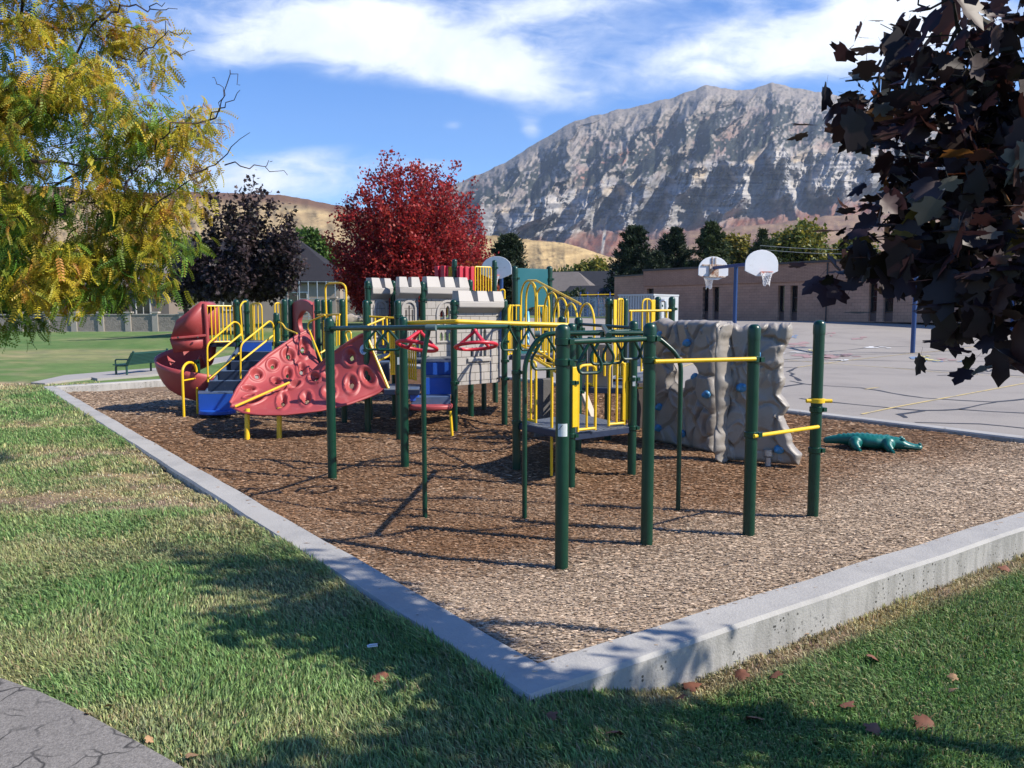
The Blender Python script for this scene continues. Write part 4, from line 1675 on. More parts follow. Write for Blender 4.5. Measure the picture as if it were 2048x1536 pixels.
# ------------------------------------------------------------------ far play equipment, fence, container, poles
def far_play():
    blue = mat('blue_far_post', (0.02, 0.06, 0.24), .5, .05)
    yel = YELLOW
    base = on_court(1215, 634)
    Y = base.y
    gz = base.z
    th = thing('far_climber', 'blue and yellow climbing frame with purple domed tube beside the school', 'play structure', base)
    for px in (1161, 1175, 1196, 1220, 1233, 1252, 1262):
        t = D(px, 584, Y + random.uniform(-.8, .8)); q = Vector((t.x, t.y, gz))
        MB().tube([q, t], .07, 8).build('post', blue, th)
    MB().tube([D(1161, 590, Y), D(1255, 588, Y)], .045, 6).build('beam', yel, th)
    MB().tube([D(1235, 586, Y), D(1262, 584, Y)], .045, 6).build('beam', yel, th)
    lad = MB()
    for px in (1197, 1208):
        lad.tube([D(px, 596, Y + .4), D(px, 633, Y + .4)], .07, 6)
    for py in range(600, 632, 7):
        lad.tube([D(1197, py, Y + .4), D(1208, py, Y + .4)], .05, 6)
    lad.build('ladder', mat('brown_ladder', (0.24, 0.13, 0.05), .6, .1), th)
    c = D(1275, 590, Y - .5)
    MB().lathe((c.x, c.y), [(.33, c.z - 1.1), (.35, c.z - .2), (.36, c.z + .2), (.33, c.z + .45)], 14).build('tube', mat('blue_tube', (0.03, 0.06, 0.33), .4, .05), th)
    MB().lathe((c.x, c.y), [(.38, c.z + .4), (.42, c.z + .55), (.36, c.z + .75), (.2, c.z + .92), (.03, c.z + .98)], 14).build('dome', mat('purple_dome', (0.25, 0.07, 0.22), .45, .05), th)
    hp = MB()
    for px in (1257, 1264, 1270):
        hp.tube(rounded([D(px - 3, 596, Y - .3), D(px - 3, 576, Y - .3), D(px + 3, 574, Y - .3), D(px + 3, 596, Y - .3)], .1), .03, 6)
    hp.build('guard_rail', yel, th)
    # orange slatted climber seen through the arches
    b2 = on_court(1068, 634)
    th = thing('orange_climber', 'orange slatted panel climber seen through the yellow arches', 'play structure', b2)
    om = mat('orange_panel', (0.50, 0.15, 0.02), .5, .08)
    for px in (1052, 1060, 1068, 1076):
        q = D(px, 597, b2.y)
        MB().box((q.x, q.y, (q.z + b2.z + .9) / 2), (.2, .06, q.z - b2.z - .9), .2).build('slat', om, th)
    for px in (1050, 1079):
        q = D(px, 590, b2.y)
        MB().tube([(q.x, q.y, b2.z), q], .06, 8).build('post', mat('brown_post', (0.16, 0.08, 0.04), .6, .1), th)
    # pale corrugated panel wall (container)
    c0, c1 = D(1238, 640, 24.4), D(1306, 640, 23.7)
    zz0, zz1 = 0.1, D(1270, 588.5, 24.2).z
    e = (c1 - c0); e.z = 0
    L = e.length
    e.normalize()
    n = Vector((e.y, -e.x, 0))
    th = thing('storage_container', 'pale grey corrugated storage container standing on the court edge', 'container', (c0.x, c0.y, zz0))
    mb = MB()
    ns = 26
    for k in range(ns):
        x0, x1 = L * k / ns, L * (k + 1) / ns
        d0 = .03 if k % 2 else 0
        A, B = c0 + e * x0 + n * d0, c0 + e * x1 + n * d0
        mb.face([(A.x, A.y, zz0 + .1), (B.x, B.y, zz0 + .1), (B.x, B.y, zz1 - .05), (A.x, A.y, zz1 - .05)])
        if k < ns - 1:
            d1 = .03 if not k % 2 else 0
            Cc = c0 + e * x1 + n * d1
            mb.face([(B.x, B.y, zz0 + .1), (Cc.x, Cc.y, zz0 + .1), (Cc.x, Cc.y, zz1 - .05), (B.x, B.y, zz1 - .05)])
    cm = mat('pale_container_paint', (0.38, 0.40, 0.41), .5, .1, 1.5, grime=((0.33, 0.35, 0.37), 2, 0.5, 0.8))
    mb.build('side_panel', cm, th, smooth=0)
    f = MB()
    P = [c0 - e * .03, c1 + e * .03, c1 + e * .03 - n * 1.6, c0 - e * .03 - n * 1.6]
    f.slab([tuple(q[:2]) for q in (P[0] - n * .02, P[1] - n * .02, P[2], P[3])], zz0, zz1 - .06)
    f.slab([tuple(q[:2]) for q in (P[0] + n * .04, P[1] + n * .04, P[2] - n * .04, P[3] - n * .04)], zz1 - .05, zz1)
    f.build('body', cm, th, smooth=0)
    # chain-link fence behind, thin mesh
    a, b = D(1108, 620, 84), D(1240, 620, 80)
    th = thing('chain_link_fence', 'thin grey chain link fence behind the far climbing frame', 'fence', (a.x, a.y, .95))
    mb = MB()
    for k in range(12):
        q = a.lerp(b, k / 11)
        MB().tube([(q.x, q.y, .9), (q.x, q.y, 3.0)], .04, 6).build('post', STEEL, th)
    for z in (1.0, 2.0, 3.0):
        mb.tube([(a.x, a.y, z), (b.x, b.y, z)], .025, 5)
    Lf = (b - a).length
    N = 150
    for k in range(N):
        for s in (-1, 1):
            u = Lf * k / N
            u2 = u + s * 2.0
            if 0 <= u2 <= Lf:
                q, r = a.lerp(b, u / Lf), a.lerp(b, u2 / Lf)
                mb.tube([(q.x, q.y, 1.0), (r.x, r.y, 3.0)], .006, 3, cap=False)
    mb.build('mesh', STEEL, th)
    # iron fence by the large house
    a, b = D(600, 640, 64), D(725, 640, 64)
    th = thing('metal_railing', 'tall thin grey metal railing beside the large house', 'fence', (a.x, a.y, 1))
    mb = MB()
    for k in range(8):
        q = a.lerp(b, k / 7)
        MB().tube([(q.x, q.y, .8), (q.x, q.y, 4.0)], .045, 6).build('post', STEEL, th)
    for z in (1.2, 2.6, 3.95):
        mb.tube([(a.x, a.y, z), (b.x, b.y, z)], .03, 5)
    mb.build('rail', STEEL, th)
    # utility poles
    for i, (px, y0, y1, Y, lab) in enumerate(((347, 500, 438, 300, 'tall pale utility pole on the hillside left of the purple tree'), (668, 528, 482, 260, 'small pale utility pole on the hillside beside the red tree'))):
        q, r = D(px, y0, Y), D(px, y1, Y)
        th = thing('utility_pole', lab, 'utility pole', q, 'utility poles on the hill')
        MB().tube([q - Vector((0, 0, 12)), r], .25, 8).build('shaft', mat('pale_pole_wood', (0.36, 0.33, 0.3), .8, .1), th)
        MB().bar(r + Vector((-2, 0, -1.5)), r + Vector((2, 0, -1.5)), .25, .25).bar(r + Vector((-1.5, 0, -3.5)), r + Vector((1.5, 0, -3.5)), .22, .22).build('crossarm', MATS['pale_pole_wood'], th)
    for i, (y0, y1, lab) in enumerate(((491, 484, 'upper thin overhead wire above the school roof'), (499, 494, 'lower thin overhead wire above the school roof'))):
        a, b = D(1520, y0, 76), D(1900, y1, 70)
        pts = [a.lerp(b, k / 12) - Vector((0, 0, .5 * math.sin(math.pi * k / 12))) for k in range(13)]
        o = MB().tube(pts, .022, 4).build('overhead_wire', mat('wire', (0.25, 0.27, 0.26), .5, 0))
        tag(o, lab, 'wire')


far_play()


# ================================================================== TREES
def skeleton(trunk, targets, seg=0.5, jitter=0.12):
    """space filling skeleton: every target is joined to the nearest node that is closer to the root"""
    nodes = [np.array(p, float) for p in trunk]
    par = [-1] + list(range(len(trunk) - 1))
    plen = [0.0]
    for i in range(1, len(nodes)):
        plen.append(plen[-1] + np.linalg.norm(nodes[i] - nodes[i - 1]))
    root = nodes[0]
    T = np.array(targets, float)
    order = np.argsort(np.linalg.norm(T - nodes[-1], axis=1))
    arr = np.zeros((len(trunk) + len(T) * 5, 3))
    pl = np.full(len(arr), 1e9)
    n = len(nodes)
    arr[:n] = nodes
    pl[:n] = plen
    skip = max(1, len(trunk) // 2)
    tips = []
    for i in order:
        t = T[i]
        d = np.linalg.norm(arr[skip:n] - t, axis=1)
        j = int(np.argmin(d * 1.0 + 0.22 * pl[skip:n])) + skip
        dd = np.linalg.norm(arr[j] - t)
        k = int(min(3, max(1, dd / seg)))
        prev = j
        a = arr[j].copy()
        for s in range(1, k + 1):
            q = a + (t - a) * s / k
            if s < k:
                q = q + RNG.normal(size=3) * jitter * dd / k
                q[2] += 0.08 * dd * math.sin(math.pi * s / k)
            arr[n] = q
            par.append(prev)
            pl[n] = pl[prev] + dd / k
            prev = n
            n += 1
        tips.append(prev)
    return arr[:n], np.array(par), tips


def limbs_mesh(arr, par, r_tip, expo=0.45, rmax=None, k=5):
    n = len(arr)
    cnt = np.zeros(n)
    has = np.zeros(n, bool)
    has[par[par >= 0]] = True
    cnt[~has] = 1
    for i in range(n - 1, 0, -1):
        if par[i] >= 0:
            cnt[par[i]] += cnt[i]
    r = r_tip * np.maximum(cnt, 1) ** expo
    if rmax:
        r = np.minimum(r, rmax)
    ch = np.where(par >= 0)[0]
    a, b = arr[par[ch]], arr[ch]
    ra = np.minimum(r[par[ch]], r[ch] * 1.8)
    rb = r[ch]
    d = b - a
    L = np.linalg.norm(d, axis=1, keepdims=True)
    d = d / np.maximum(L, 1e-6)
    up = np.where(np.abs(d[:, 2:3]) < .9, np.array([[0, 0, 1.]]), np.array([[1., 0, 0]]))
    x = np.cross(d, up); x /= np.linalg.norm(x, axis=1, keepdims=True)
    y = np.cross(d, x)
    an = np.arange(k) * 2 * np.pi / k
    ring = x[:, None] * np.cos(an)[None, :, None] + y[:, None] * np.sin(an)[None, :, None]
    V = np.concatenate([a[:, None] + ring * ra[:, None, None], b[:, None] + ring * rb[:, None, None]], 1).reshape(-1, 3)
    base = (np.arange(len(ch)) * 2 * k)[:, None, None]
    q = np.array([[i, (i + 1) % k, k + (i + 1) % k, k + i] for i in range(k)])
    return V, (q[None] + base).reshape(-1, 4), r


def blob_points(blobs, n, noise=0.35, seed=0, shell=0.55):
    """random points in a union of ellipsoids (c, r), denser near the surface, holes by noise"""
    C = np.array([b[0] for b in blobs], float)
    R = np.array([b[1] if hasattr(b[1], '__len__') else (b[1],) * 3 for b in blobs], float)
    w = np.prod(R, axis=1) ** 0.75
    out = []
    got = 0
    while got < n:
        m = n * 2
        i = RNG.choice(len(C), m, p=w / w.sum())
        d = rand_dirs(m)
        rr = RNG.uniform(0, 1, (m, 1)) ** (1 / 3.0)
        rr = rr ** (1 - shell * .6)
        p = C[i] + d * rr * R[i]
        h = vnoise(p[:, 0] * 1.1 + p[:, 2] * .7, p[:, 1] * 1.1 - p[:, 2] * 1.3, seed)
        ok = h > noise * RNG.uniform(.6, 1.0, m)
        out.append(p[ok])
        got += ok.sum()
    return np.concatenate(out)[:n]


LEAF_Q = (np.array([[0, 0, 0], [.45, .32, .06], [1, 0, -.05], [.45, -.32, .06]]), np.array([[0, 1, 2], [0, 2, 3]]))


def maple_leaf():
    pts = [(0, 0), (-.04, .20), (.04, .42), (.17, .36), (.26, .40), (.36, .62), (.46, .55), (.58, .60), (.60, .42), (.58, .27), (.74, .30), (.84, .17), (1.0, 0.0)]
    P = pts + [(x, -y) for x, y in pts[::-1][1:-1]]
    V = [(0.38, 0, 0.0)] + [(x, y, -0.22 * abs(y) - .12 * max(0, x - .4) ** 1.2) for x, y in P]
    n = len(P)
    Fc = [(0, 1 + i, 1 + (i + 1) % n) for i in range(n)]
    # stalk
    i = len(V)
    V += [(0, .012, 0), (0, -.012, 0), (-.45, -.010, .05), (-.45, .010, .05)]
    Fc += [(i, i + 1, i + 2), (i, i + 2, i + 3)]
    return np.array(V), np.array(Fc)


def small_maple_leaf():
    P = [(0, 0), (.12, .45), (.42, .28), (.55, .5), (.62, .2), (1, 0), (.62, -.2), (.55, -.5), (.42, -.28), (.12, -.45)]
    V = [(x, y, -.18 * abs(y)) for x, y in P]
    Fc = [(0, i, i + 1) for i in range(1, 9)]
    return np.array(V), np.array(Fc)


def frond(nl=9):
    """pinnate leaf with pairs of small leaflets, arching down; length 1"""
    V, Fc = [], []
    for s in range(nl):
        t = (s + 1.2) / (nl + 0.6)
        c = np.array([t * (1 - .12 * t), 0, -.42 * t * t])
        ln = .20 * (1 - .55 * abs(t - .45))
        for sd in (-1, 1):
            i = len(V)
            dirv = np.array([.5, sd * .80, -.25]); dirv /= np.linalg.norm(dirv)
            wv = np.array([.8, -sd * .5, 0.1]) * .046
            V += [c, c + dirv * ln * .5 + wv, c + dirv * ln, c + dirv * ln * .5 - wv]
            Fc += [(i, i + 1, i + 2), (i, i + 2, i + 3)]
    # rachis
    for s in range(3):
        t0, t1 = s / 3, (s + 1) / 3
        i = len(V)
        for t in (t0, t1):
            c = np.array([t * (1 - .12 * t), 0, -.42 * t * t])
            V += [c + np.array([0, .006, 0]), c - np.array([0, .006, 0])]
        Fc += [(i, i + 1, i + 3), (i, i + 3, i + 2)]
    return np.array(V), np.array(Fc)


def bark(name, c):
    return mat(name, c, .9, .2, 9, bump=.02, bscale=25, spec=.1)


def tree(name, label, cat, base, trunk_pts, targets, leaf, per, spread, size, palette, weights=None, leafmat='leaf', barkc=(0.07, 0.055, 0.045),
         r_tip=.006, rmax=.2, group=None, droop=0.3, outward=0.5, jit=.2, seg=.5, stretch=(1, 1, 1), colorfn=None, k=5, curl=False):
    th = thing(name, label, cat, base, group)
    arr, par, tips = skeleton(trunk_pts, targets, seg)
    V, Fc, r = limbs_mesh(arr, par, r_tip, .45, rmax, k)
    link('trunk', np_mesh('trunk', V, Fc), bark('bark_' + name, barkc), th, smooth=60)
    T = arr[tips]
    P = arr[par[tips]]
    n = len(T) * per
    i = np.repeat(np.arange(len(T)), per)
    f = RNG.uniform(0.0, 1.0, (n, 1))
    pos = P[i] * f * .5 + T[i] * (1 - f * .5) + RNG.normal(size=(n, 3)) * spread
    ctr = T.mean(0)
    out = pos - ctr
    out /= np.maximum(np.linalg.norm(out, axis=1, keepdims=True), 1e-6)
    fwd = rand_dirs(n) + out * outward + np.array([0, 0, -droop])
    up = rand_dirs(n) * .8 + out * .4 + np.array([0, 0, .8 if not curl else .15])
    R = frames(fwd, up)
    scl = (size * np.exp((RNG.normal(size=n) * .22).clip(-.5, .32)))[:, None] * np.array(stretch)[None]
    if curl:
        scl = scl * np.stack([np.ones(n), RNG.uniform(.55, 1.1, n), RNG.uniform(-.6, 1.7, n)], -1)
    if colorfn is not None:
        c = colorfn(pos)
    else:
        c = pick(palette, n, weights, jit)
    V, Fc, C = scatter(leaf[0], leaf[1], pos, R, scl, c.clip(0.002, .8))
    link('crown', np_mesh('crown', V, Fc, C), mat(leafmat, rough=.5, var=0, attr=True, trans=.42 if leafmat in ('red_leaf', 'locust_leaf') else .3 if leafmat != 'needle' else .1, spec=.35), th, smooth=0)
    return th


def trunk_line(b, top, n=6, wob=.1):
    b, top = np.array(b, float), np.array(top, float)
    return [b + (top - b) * k / (n - 1) + (RNG.normal(size=3) * wob * (0 < k < n - 1)) for k in range(n)]


def plume_points(origin, blobs, K, m, zmin=-.15, jit=.10, bend=.10):
    """targets along plumes that fan out from the trunk head and end on the outline of the blobs"""
    C = np.array([b[0] for b in blobs], float)
    R = np.array([b[1] for b in blobs], float)
    o = np.array(origin, float)
    out = []
    while len(out) < K:
        d = rand_dirs(1)[0]
        if d[2] < zmin:
            continue
        t = np.linspace(.3, 14, 90)
        p = o + d * t[:, None]
        q = (((p[:, None] - C[None]) / R[None]) ** 2).sum(-1).min(1) < 1
        if not q.any():
            continue
        te = t[np.where(q)[0][-1]] * RNG.uniform(.84, 1.04)
        f = RNG.uniform(.30, 1.0, m) ** .7
        f[0] = 1.0
        P = o + d * te * f[:, None] + RNG.normal(size=(m, 3)) * jit * (te * .25)
        P[:, 2] += bend * te * f ** 2
        out.append(P)
    return np.concatenate(out)


def px_blobs(L, Y0, k=1.0):
    """blobs from photo outlines: (px, py, r_px, distance, depth_scale)"""
    out = []
    for px, py, r, dy in L:
        c = D(px, py, Y0 + dy)
        rr = r / F * (Y0 + dy) * k
        out.append((tuple(c), (rr, rr * 1.0, rr)))
    return out


def honey_locust():
    Y = 8.0
    L = [(60, 60, 150, 0), (190, 60, 130, .3), (260, 30, 70, .2), (60, 200, 160, -.2), (190, 190, 140, 0), (290, 190, 95, .2), (360, 150, 48, .2),
         (80, 340, 170, .2), (220, 330, 140, -.2), (330, 300, 90, .1), (400, 260, 44, .2), (385, 345, 44, 0), (430, 335, 20, .2),
         (60, 470, 150, -.2), (180, 470, 130, .2), (290, 440, 70, 0), (300, 520, 50, .1), (60, 560, 90, 0), (160, 570, 75, -.1), (250, 565, 60, .1),
         (435, 245, 22, .3), (455, 405, 12, 0), (350, 420, 20, 0),
         (-120, 100, 220, .6), (-150, 350, 240, .4), (-120, 520, 150, 0), (0, -120, 220, .5), (-250, -50, 260, 1), (180, -100, 130, .4)]
    bl = px_blobs(L, Y, .93)
    bl += px_blobs([(410, 300, 34, .1), (345, 380, 46, 0), (420, 400, 14, .1), (300, 470, 45, 0), (270, 575, 36, 0), (300, 520, 34, 0), (20, 600, 50, 0), (110, 605, 40, 0), (300, 120, 50, .1), (340, 230, 70, .1)], Y)
    ctr = blob_points(bl, 265, .32, 3, .45)
    T, CK = [], []
    for c in ctr:
        m = int(RNG.integers(5, 9))
        d = rand_dirs(m) * RNG.uniform(.2, 1, (m, 1)) * np.array([.40, .40, .13])
        d[:, 2] -= .35 * (np.hypot(d[:, 0], d[:, 1])) ** 2 / .4
        T.append(c + d)
    T = np.concatenate(T)
    base = D(-230, 900, 8.6); base.z = float(lz(base.x, base.y))
    top = (base.x + .2, base.y - .1, 3.2)

    def cf(p):
        n = len(p)
        near = np.argmin(((p[:, None, ::2] - ctr[None, :, ::2]) ** 2).sum(-1) + .3 * (p[:, None, 1] - ctr[None, :, 1]) ** 2, 1)
        gold = np.clip(.58 + .16 * RNG.normal(size=len(ctr)) + .05 * (ctr[:, 2] - 3) + .10 * (ctr[:, 0] + 4.2), .2, .8)
        k = gold[near] + .25 * (p[:, 2] - ctr[near, 2])  # autumn gold, raised on clump tops to paint the light there
        y = sstep(.42, .62, k + RNG.normal(size=n) * .08)[:, None]
        g = pick([(.09, .20, .024), (.14, .25, .028), (.20, .29, .03)], n, None, .2)
        yy = pick([(.50, .37, .03), (.56, .44, .035), (.48, .30, .035), (.42, .38, .03), (.48, .22, .045)], n, [3, 3, 1.5, 3, .8], .16)
        return g * (1 - y) + yy * y
    th = tree('honey_locust', 'golden yellow feathery honey locust tree at the left edge', 'tree', base, trunk_line(base, top, 6, .03), T, frond(8), 12, .075, .175, None,
         leafmat='locust_leaf', barkc=(0.06, 0.045, 0.04), r_tip=.0032, rmax=.13, droop=.75, outward=.35, seg=.35, colorfn=cf)
    # bare twig tips reaching out to the right
    mb = MB()
    for pl, r in (([(310, 300), (340, 245), (420, 240), (450, 190), (460, 140), (480, 170)], .008), ([(420, 240), (450, 215), (480, 180)], .008), ([(440, 215), (440, 170), (425, 155)], .004),
                  ([(380, 350), (430, 330), (500, 265)], .010), ([(450, 330), (490, 335), (530, 333), (575, 350)], .007), ([(530, 333), (545, 322)], .004), ([(200, 40), (240, 10), (300, 18), (355, 18)], .012),
                  ([(300, 18), (330, 5)], .006), ([(280, 110), (330, 70), (335, 40)], .006), ([(330, 70), (370, 55)], .005), ([(340, 110), (390, 100)], .005), ([(250, 380), (262, 340), (300, 310)], .014),
                  ([(120, 430), (160, 400), (180, 340)], .012), ([(60, 320), (150, 330), (230, 315)], .02), ([(300, 420), (380, 360), (415, 372)], .008)):
        pts = [D(px, py, 7.6 + .25 * math.sin(px * .05)) for px, py in pl]
        q = []
        for a, b in zip(pts[:-1], pts[1:]):
            for k in range(4):
                q.append(a.lerp(b, k / 4) + Vector((random.gauss(0, .018), random.gauss(0, .03), random.gauss(0, .018))) * (k > 0))
        q.append(pts[-1])
        mb.tube(q, r, 5, r_end=.0025)
    mb.build('twig', MATS['bark_honey_locust'], th)


honey_locust()


def near_maple():
    Y = 3.3
    L = [(1860, 40, 75, 0), (1960, 90, 95, .2), (1905, 150, 70, 0), (1800, 120, 22, 0), (1795, 40, 20, -.1), (1730, 175, 60, 0), (1690, 215, 42, -.05), (1790, 200, 60, .1), (1850, 240, 85, .2),
         (1960, 250, 120, .3), (1720, 255, 46, 0), (1790, 260, 50, 0), (1920, 360, 110, .2), (2020, 380, 100, .4), (1850, 330, 55, .1), (1795, 340, 40, 0), (1790, 400, 46, .1),
         (1870, 430, 80, .3), (1980, 480, 90, .3), (1900, 510, 80, .1), (1800, 490, 60, 0), (1720, 510, 62, -.1), (1680, 500, 34, -.1), (1770, 440, 45, .1), (1900, 570, 60, .1), (1990, 570, 80, .3),
         (2040, 520, 70, .3), (1970, 620, 45, .1), (2010, 600, 45, .2), (1985, 672, 34, .1), (1960, 650, 24, .1), (1760, 540, 36, 0), (1860, 600, 26, 0), (2060, 130, 90, .3), (2070, 620, 60, .4),
         (1700, 540, 20, -.1), (1755, 300, 30, 0)]
    bl = px_blobs(L, Y, .84)
    T1 = blob_points(bl, 300, .50, 13, .1)
    cam_ = np.array([0, 0, CAMH])
    T1 = T1[~((1024 + F * T1[:, 0] / T1[:, 1] < 1860) & (YH - F * (T1[:, 2] - CAMH) / T1[:, 1] > 570))]
    for _ in range(9):      # boughs whose shade would fall inside the bed hang a little nearer
        hgt = T1[:, 2] - .1
        inb = poly_dist(T1[:, 0] - SUN.x / SUN.z * hgt, T1[:, 1] - SUN.y / SUN.z * hgt, outA) > -.12
        T1[inb] = cam_ + (T1[inb] - cam_) * .972
    # the rest of the crown, above and to the right of the frame
    big = [((3.4, 2.9, 3.6), (1.5, 1.5, 1.0)), ((4.6, 2.6, 4.6), (1.9, 1.9, 1.3)), ((3.6, 3.5, 5.2), (1.4, 1.4, 1.0)), ((5.4, 3.0, 5.8), (1.6, 1.8, 1.2)),
           ((5.6, 2.2, 3.2), (1.3, 1.4, .9)), ((4.2, 1.6, 4.6), (1.5, 1.2, 1.1)), ((3.0, 2.2, 4.4), (1.0, 1.0, .7)), ((4.8, 4.2, 4.4), (1.2, 1.0, 1.0)), ((4.4, .6, 4.2), (1.5, 1.1, 1.1)), ((5.2, -.4, 4.6), (1.5, 1.3, 1.2)), ((3.0, 2.6, 2.9), (.8, .5, .8)), ((3.3, 2.2, 2.5), (.9, .6, .7))]
    T2 = blob_points(big, 2500, .25, 17, .3)
    # nothing of the upper crown may hang into the picture's left part
    vx, vy, vz = T2[:, 0], T2[:, 1], T2[:, 2]
    pxx = 1024 + F * vx / vy
    pyy = YH - F * (vz - CAMH) / vy
    bad = (vy > .3) & (pxx < 2110) & (pyy > -40)
    # keep the boughs whose shade falls where the photo has shade: lawn before the kerb corner
    hgt = vz - .05
    sx, sy = vx - SUN.x / SUN.z * hgt, vy - SUN.y / SUN.z * hgt
    spx = 1024 + F * sx / np.maximum(sy, .3)
    spy = YH + F * (CAMH - .1) / np.maximum(sy, .3)
    shade = np.array([(250, 1105), (500, 1115), (760, 1160), (980, 1265), (1340, 1235), (1400, 1290), (1250, 1345), (1600, 1390), (1900, 1475), (2700, 1600), (3600, 2600), (3600, 9000), (-200, 9000), (420, 1540), (850, 1470), (900, 1410), (700, 1340), (520, 1255)], float)
    ok = (in_poly(spx, spy, shade) & (poly_dist(sx, sy, bedA) < -.05)) | (sy < .9)
    T2 = T2[~bad & ok]
    base = Vector((4.9, 2.3, 0)); base.z = float(lz(base.x, base.y))
    T = np.concatenate([T1, T2])

    def cf(p):
        n = len(p)
        c = pick([(.028, .012, .015), (.038, .016, .016), (.022, .012, .016), (.055, .022, .018), (.040, .028, .030)], n, [4, 4, 3, 2, 1.5], .28)
        o = RNG.uniform(size=n)
        q = D(1940, 370, 3.0)
        near = np.exp(-((p[:, 0] - q.x) / .35) ** 2 - ((p[:, 2] - q.z) / .22) ** 2)
        orange = o < .012 + .16 * near
        c[orange] = pick([(.24, .10, .025), (.17, .055, .025), (.22, .15, .035)], int(orange.sum()), None, .2)
        pale = (o > .985 - .08 * near)
        c[pale] = pick([(.16, .15, .13), (.12, .10, .09)], int(pale.sum()), None, .2)
        return c
    tree('purple_maple', 'near dark purple maple branches with big lobed leaves at the right edge', 'tree', base, trunk_line(base, (4.7, 2.6, 3.0), 6, .03), T, maple_leaf(), 4, .10, .098, None,
         leafmat='maple_leaf', barkc=(0.045, 0.038, 0.035), r_tip=.0035, rmax=.14, droop=.95, outward=.15, seg=.3, colorfn=cf, curl=True)


near_maple()


